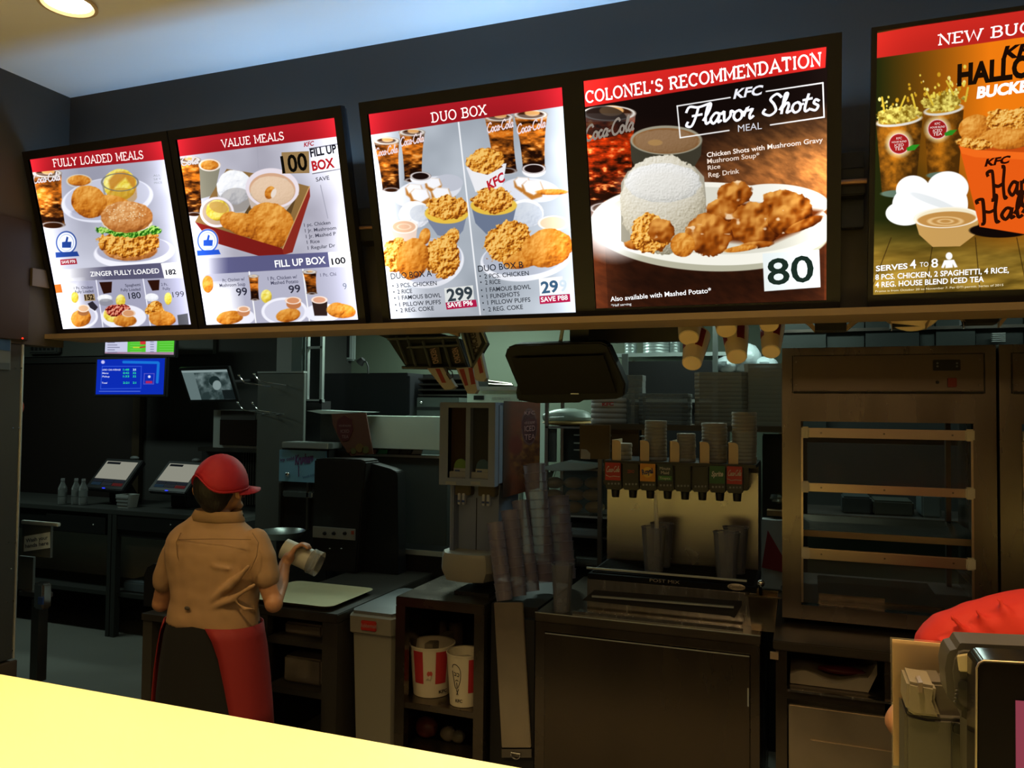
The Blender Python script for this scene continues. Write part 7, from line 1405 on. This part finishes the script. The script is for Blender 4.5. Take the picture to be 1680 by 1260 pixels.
# shirt
b = MB(); b.loft([ringz(*q) for q in prof])
limb(b, [W(296, 885), W(283, 915), W(269, 955)], [.050, .054, .048]); limb(b, [W(420, 885), W(430, 915), W(437, 946)], [.050, .056, .052])
for (p0, p1, r) in ((W(405, 930, -.10), W(345, 985, -.115), .018), (W(415, 960, -.09), W(340, 1000, -.115), .016), (W(300, 925, -.09), W(340, 975, -.115), .014), (W(330, 915, -.105), (W(372, 935, -.11)), .012), (W(300, 990, -.10), W(330, 1005, -.115), .016), (W(385, 990, -.105), W(415, 1000, -.08), .013)):
    q_ = Vector((0, .011, 0)); mid = (p0+p1)/2+Vector((0, .006, -.01)); limb(b, [p0+q_, mid, p1+q_], [r*.4, r, r*.4], 8)
sh_ = organic('shirt', b, kh, T, .007, 4, (.014, .10))
# collar and yoke seam
cr_ = [ering(W(320, 848).x, W(394, 848).x, W(357, 854).z, WYY, .062, 24, 2.2), ering(W(323, 838).x, W(392, 838).x, W(357, 837).z, WYY+.004, .058, 24, 2.2), ering(W(316, 848).x, W(398, 848).x, W(357, 853).z, WYY, .065, 24, 2.2)]
MB().loft(cr_, cap=False).build('collar', kh, T, solid=.002, smooth=25)
yk = mat('seam shade khaki', (.20, .115, .05), .8)
MB().tube([W(x, 884+abs(x-352)*.02, -.115+((x-352)/75)**2*.04) for x in range(292, 420, 8)], .0015, 5).build('yoke_seam', yk, T)
for pts in ([(297, 874, -.07), (289, 890, -.085), (291, 912, -.09), (300, 935, -.085)], [(414, 874, -.07), (424, 890, -.08), (421, 912, -.088), (411, 935, -.085)]): MB().tube([W(x, y, dy-.012) for x, y, dy in pts], .0018, 5).build('sleeve_seam', yk, T)
MB().ball(W(307, 998, -.122), .014, .004, .008, 10, 6).build('cloth_stain', mat('dark fold stain', (.06, .045, .03), .8), T)
# trousers and apron
lowp = [(1010, 288, 416, .112), (1040, 281, 420, .125), (1090, 275, 425, .135), (1140, 270, 429, .14), (1200, 268, 431, .14)]
b = MB(); b.loft([ringz(*q) for q in lowp][::-1])
for sx in (-1, 1): hx = T.location.x+sx*.09; limb(b, [Vector((hx, WYY, .55)), Vector((hx, WYY, .10))], [.095, .075])
organic('trousers', b, blk, T, .010, 4)
rings = []
for y, xl, xr, ry, al, ar in ((1016, 284, 420, .120, -50, 14), (1035, 279, 422, .128, -58, 24), (1060, 275, 426, .136, -62, 31), (1100, 270, 429, .145, -66, 38), (1150, 265, 433, .150, -70, 44), (1210, 262, 437, .152, -72, 48)):
    a = W(xl, y); c = W(xr, y); rings.append(ering(a.x-.004, c.x+.004, (a.z+c.z)/2, WYY, ry+.006, 30, 2.4, ar, 360+al))
MB().loft(rings, cap=False, closed=False).build('apron', reda, T, solid=.004, smooth=70)
for sx in (-1, 1):
    MB().ball(Vector((T.location.x+sx*.10, WYY+.06, .045)), .045, .12, .045, 14, 8).build('shoe', black, T)
MB().lathe(W(398, 848, .02), [(.006, 0), (.004, .01)], 8).build('earpiece_clip', chrome, T)
# tub she holds
a, c = W(466, 900, .29), W(524, 926, .33); T2 = thing('plastic_tub', 'translucent white tub tilted in the right hand of the worker', 'tub', tuple(a)); d = (c-a).normalized()
MB().cyl(a, a+d*.13, .045, .048, 28).build('tub_body', mat('milky plastic', (.50, .50, .42), .4), T2); MB().cyl(a+d*.13, c, .052, .055, 28, caps=False).build('clear_rim', clear_mat('clear tub rim', (.45, .48, .46), .3, .15), T2)
MB().lathe(a+d*.128, [(.050, 0), (.054, .004), (.054, .012), (.050, .016)], 28, ax=tuple(d)).build('lid_ring', clear_mat('clear tub rim', 'fff', .3), T2)
# ---- second person: red sleeve and arm behind the blank sign
PYY = 2.02
V = lambda x, y, dy=0.: atY(x, y, PYY+dy)
cx = V(1850, 1000); T = thing('person', 'cashier cut off at right in bright red shirt, arm bent behind the sign', 'person', (cx.x, PYY, 0))
sz = V(1700, 1000).z
b = MB(); tx = cx.x
b.loft([ering(tx-w2, tx+w2, z, PYY, d_) for z, w2, d_ in ((.80, .16, .10), (1.0, .15, .09), (sz-.06, .17, .09), (sz, .13, .07), (sz+.04, .06, .05))])
b.ball((tx, PYY, sz+.20), .075, .092, .108, 18, 12); limb(b, [Vector((tx, PYY, sz+.03)), Vector((tx, PYY, sz+.12))], [.052, .048])
b.ball((tx-.02, PYY-.095, sz+.19), .012, .016, .018, 10, 8)
for sx in (-1, 1): b.ball((tx+sx*.078, PYY, sz+.19), .012, .02, .03, 8, 6); limb(b, [Vector((tx+sx*.085, PYY, .86)), Vector((tx+sx*.09, PYY, .47)), Vector((tx+sx*.09, PYY+.01, .09)), Vector((tx+sx*.1, PYY-.07, .045))], [.085, .055, .038, .032])
limb(b, [Vector((tx-.15, PYY, sz-.03)), V(1590, 1060), V(1482, 1185, -.02), V(1520, 1245, -.08), V(1600, 1262, -.14)], [.05, .047, .040, .033, .025])
hand(b, V(1600, 1262, -.14), (.8, -.45, .05), (0, 0, 1), 1, .4)
limb(b, [Vector((tx+.15, PYY, sz-.03)), Vector((tx+.25, PYY-.02, sz-.26)), Vector((tx+.12, PYY-.2, sz-.30))], [.05, .045, .026]); hand(b, Vector((tx+.12, PYY-.2, sz-.30)), (-.7, -.5, 0), (0, 0, 1), -1, .4)
organic('body', b, skin, T, .008, 3); face(T, Vector((tx, PYY, sz+.195)), 0)
redb = mat('bright red shirt cloth', (.46, .016, .010), .75)
b = MB(); b.loft([ering(tx-w2, tx+w2, z, PYY, d_) for z, w2, d_ in ((.78, .19, .13), (1.0, .19, .12), (sz-.05, .215, .12), (sz+.015, .16, .09), (sz+.05, .075, .065))])
limb(b, [Vector((tx-.16, PYY, sz-.03)), V(1640, 1035), V(1572, 1055), V(1552, 1062)], [.075, .080, .078, .070])
limb(b, [Vector((tx+.155, PYY, sz-.035)), Vector((tx+.215, PYY-.012, sz-.17))], [.072, .066])
for (p, q, r) in ((V(1560, 1010, -.075), V(1620, 1075, -.065), .012), (V(1600, 1000, -.065), V(1650, 1060, -.065), .013), (V(1640, 985, -.06), V(1680, 1060, -.065), .012), (V(1535, 1045, -.07), V(1580, 1080, -.07), .010)): limb(b, [p, (p+q)/2, q], [r*.5, r, r*.5], 8)
organic('shirt', b, redb, T, .008, 3, (.022, .11))
b = MB(); b.ball((tx, PYY+.01, sz+.225), .083, .10, .10, 18, 12); organic('hair', b, hairm, T, .01, 3)
b = MB(); b.loft([ering(tx-w2, tx+w2, z, PYY, d_) for z, w2, d_ in ((.55, .19, .13), (.85, .175, .12))])
for sx in (-1, 1): limb(b, [Vector((tx+sx*.095, PYY, .62)), Vector((tx+sx*.095, PYY, .1))], [.095, .07])
organic('trousers', b, blk, T, .012, 3)
for sx in (-1, 1): MB().ball(Vector((tx+sx*.1, PYY-.06, .045)), .045, .12, .045, 14, 8).build('shoe', black, T)
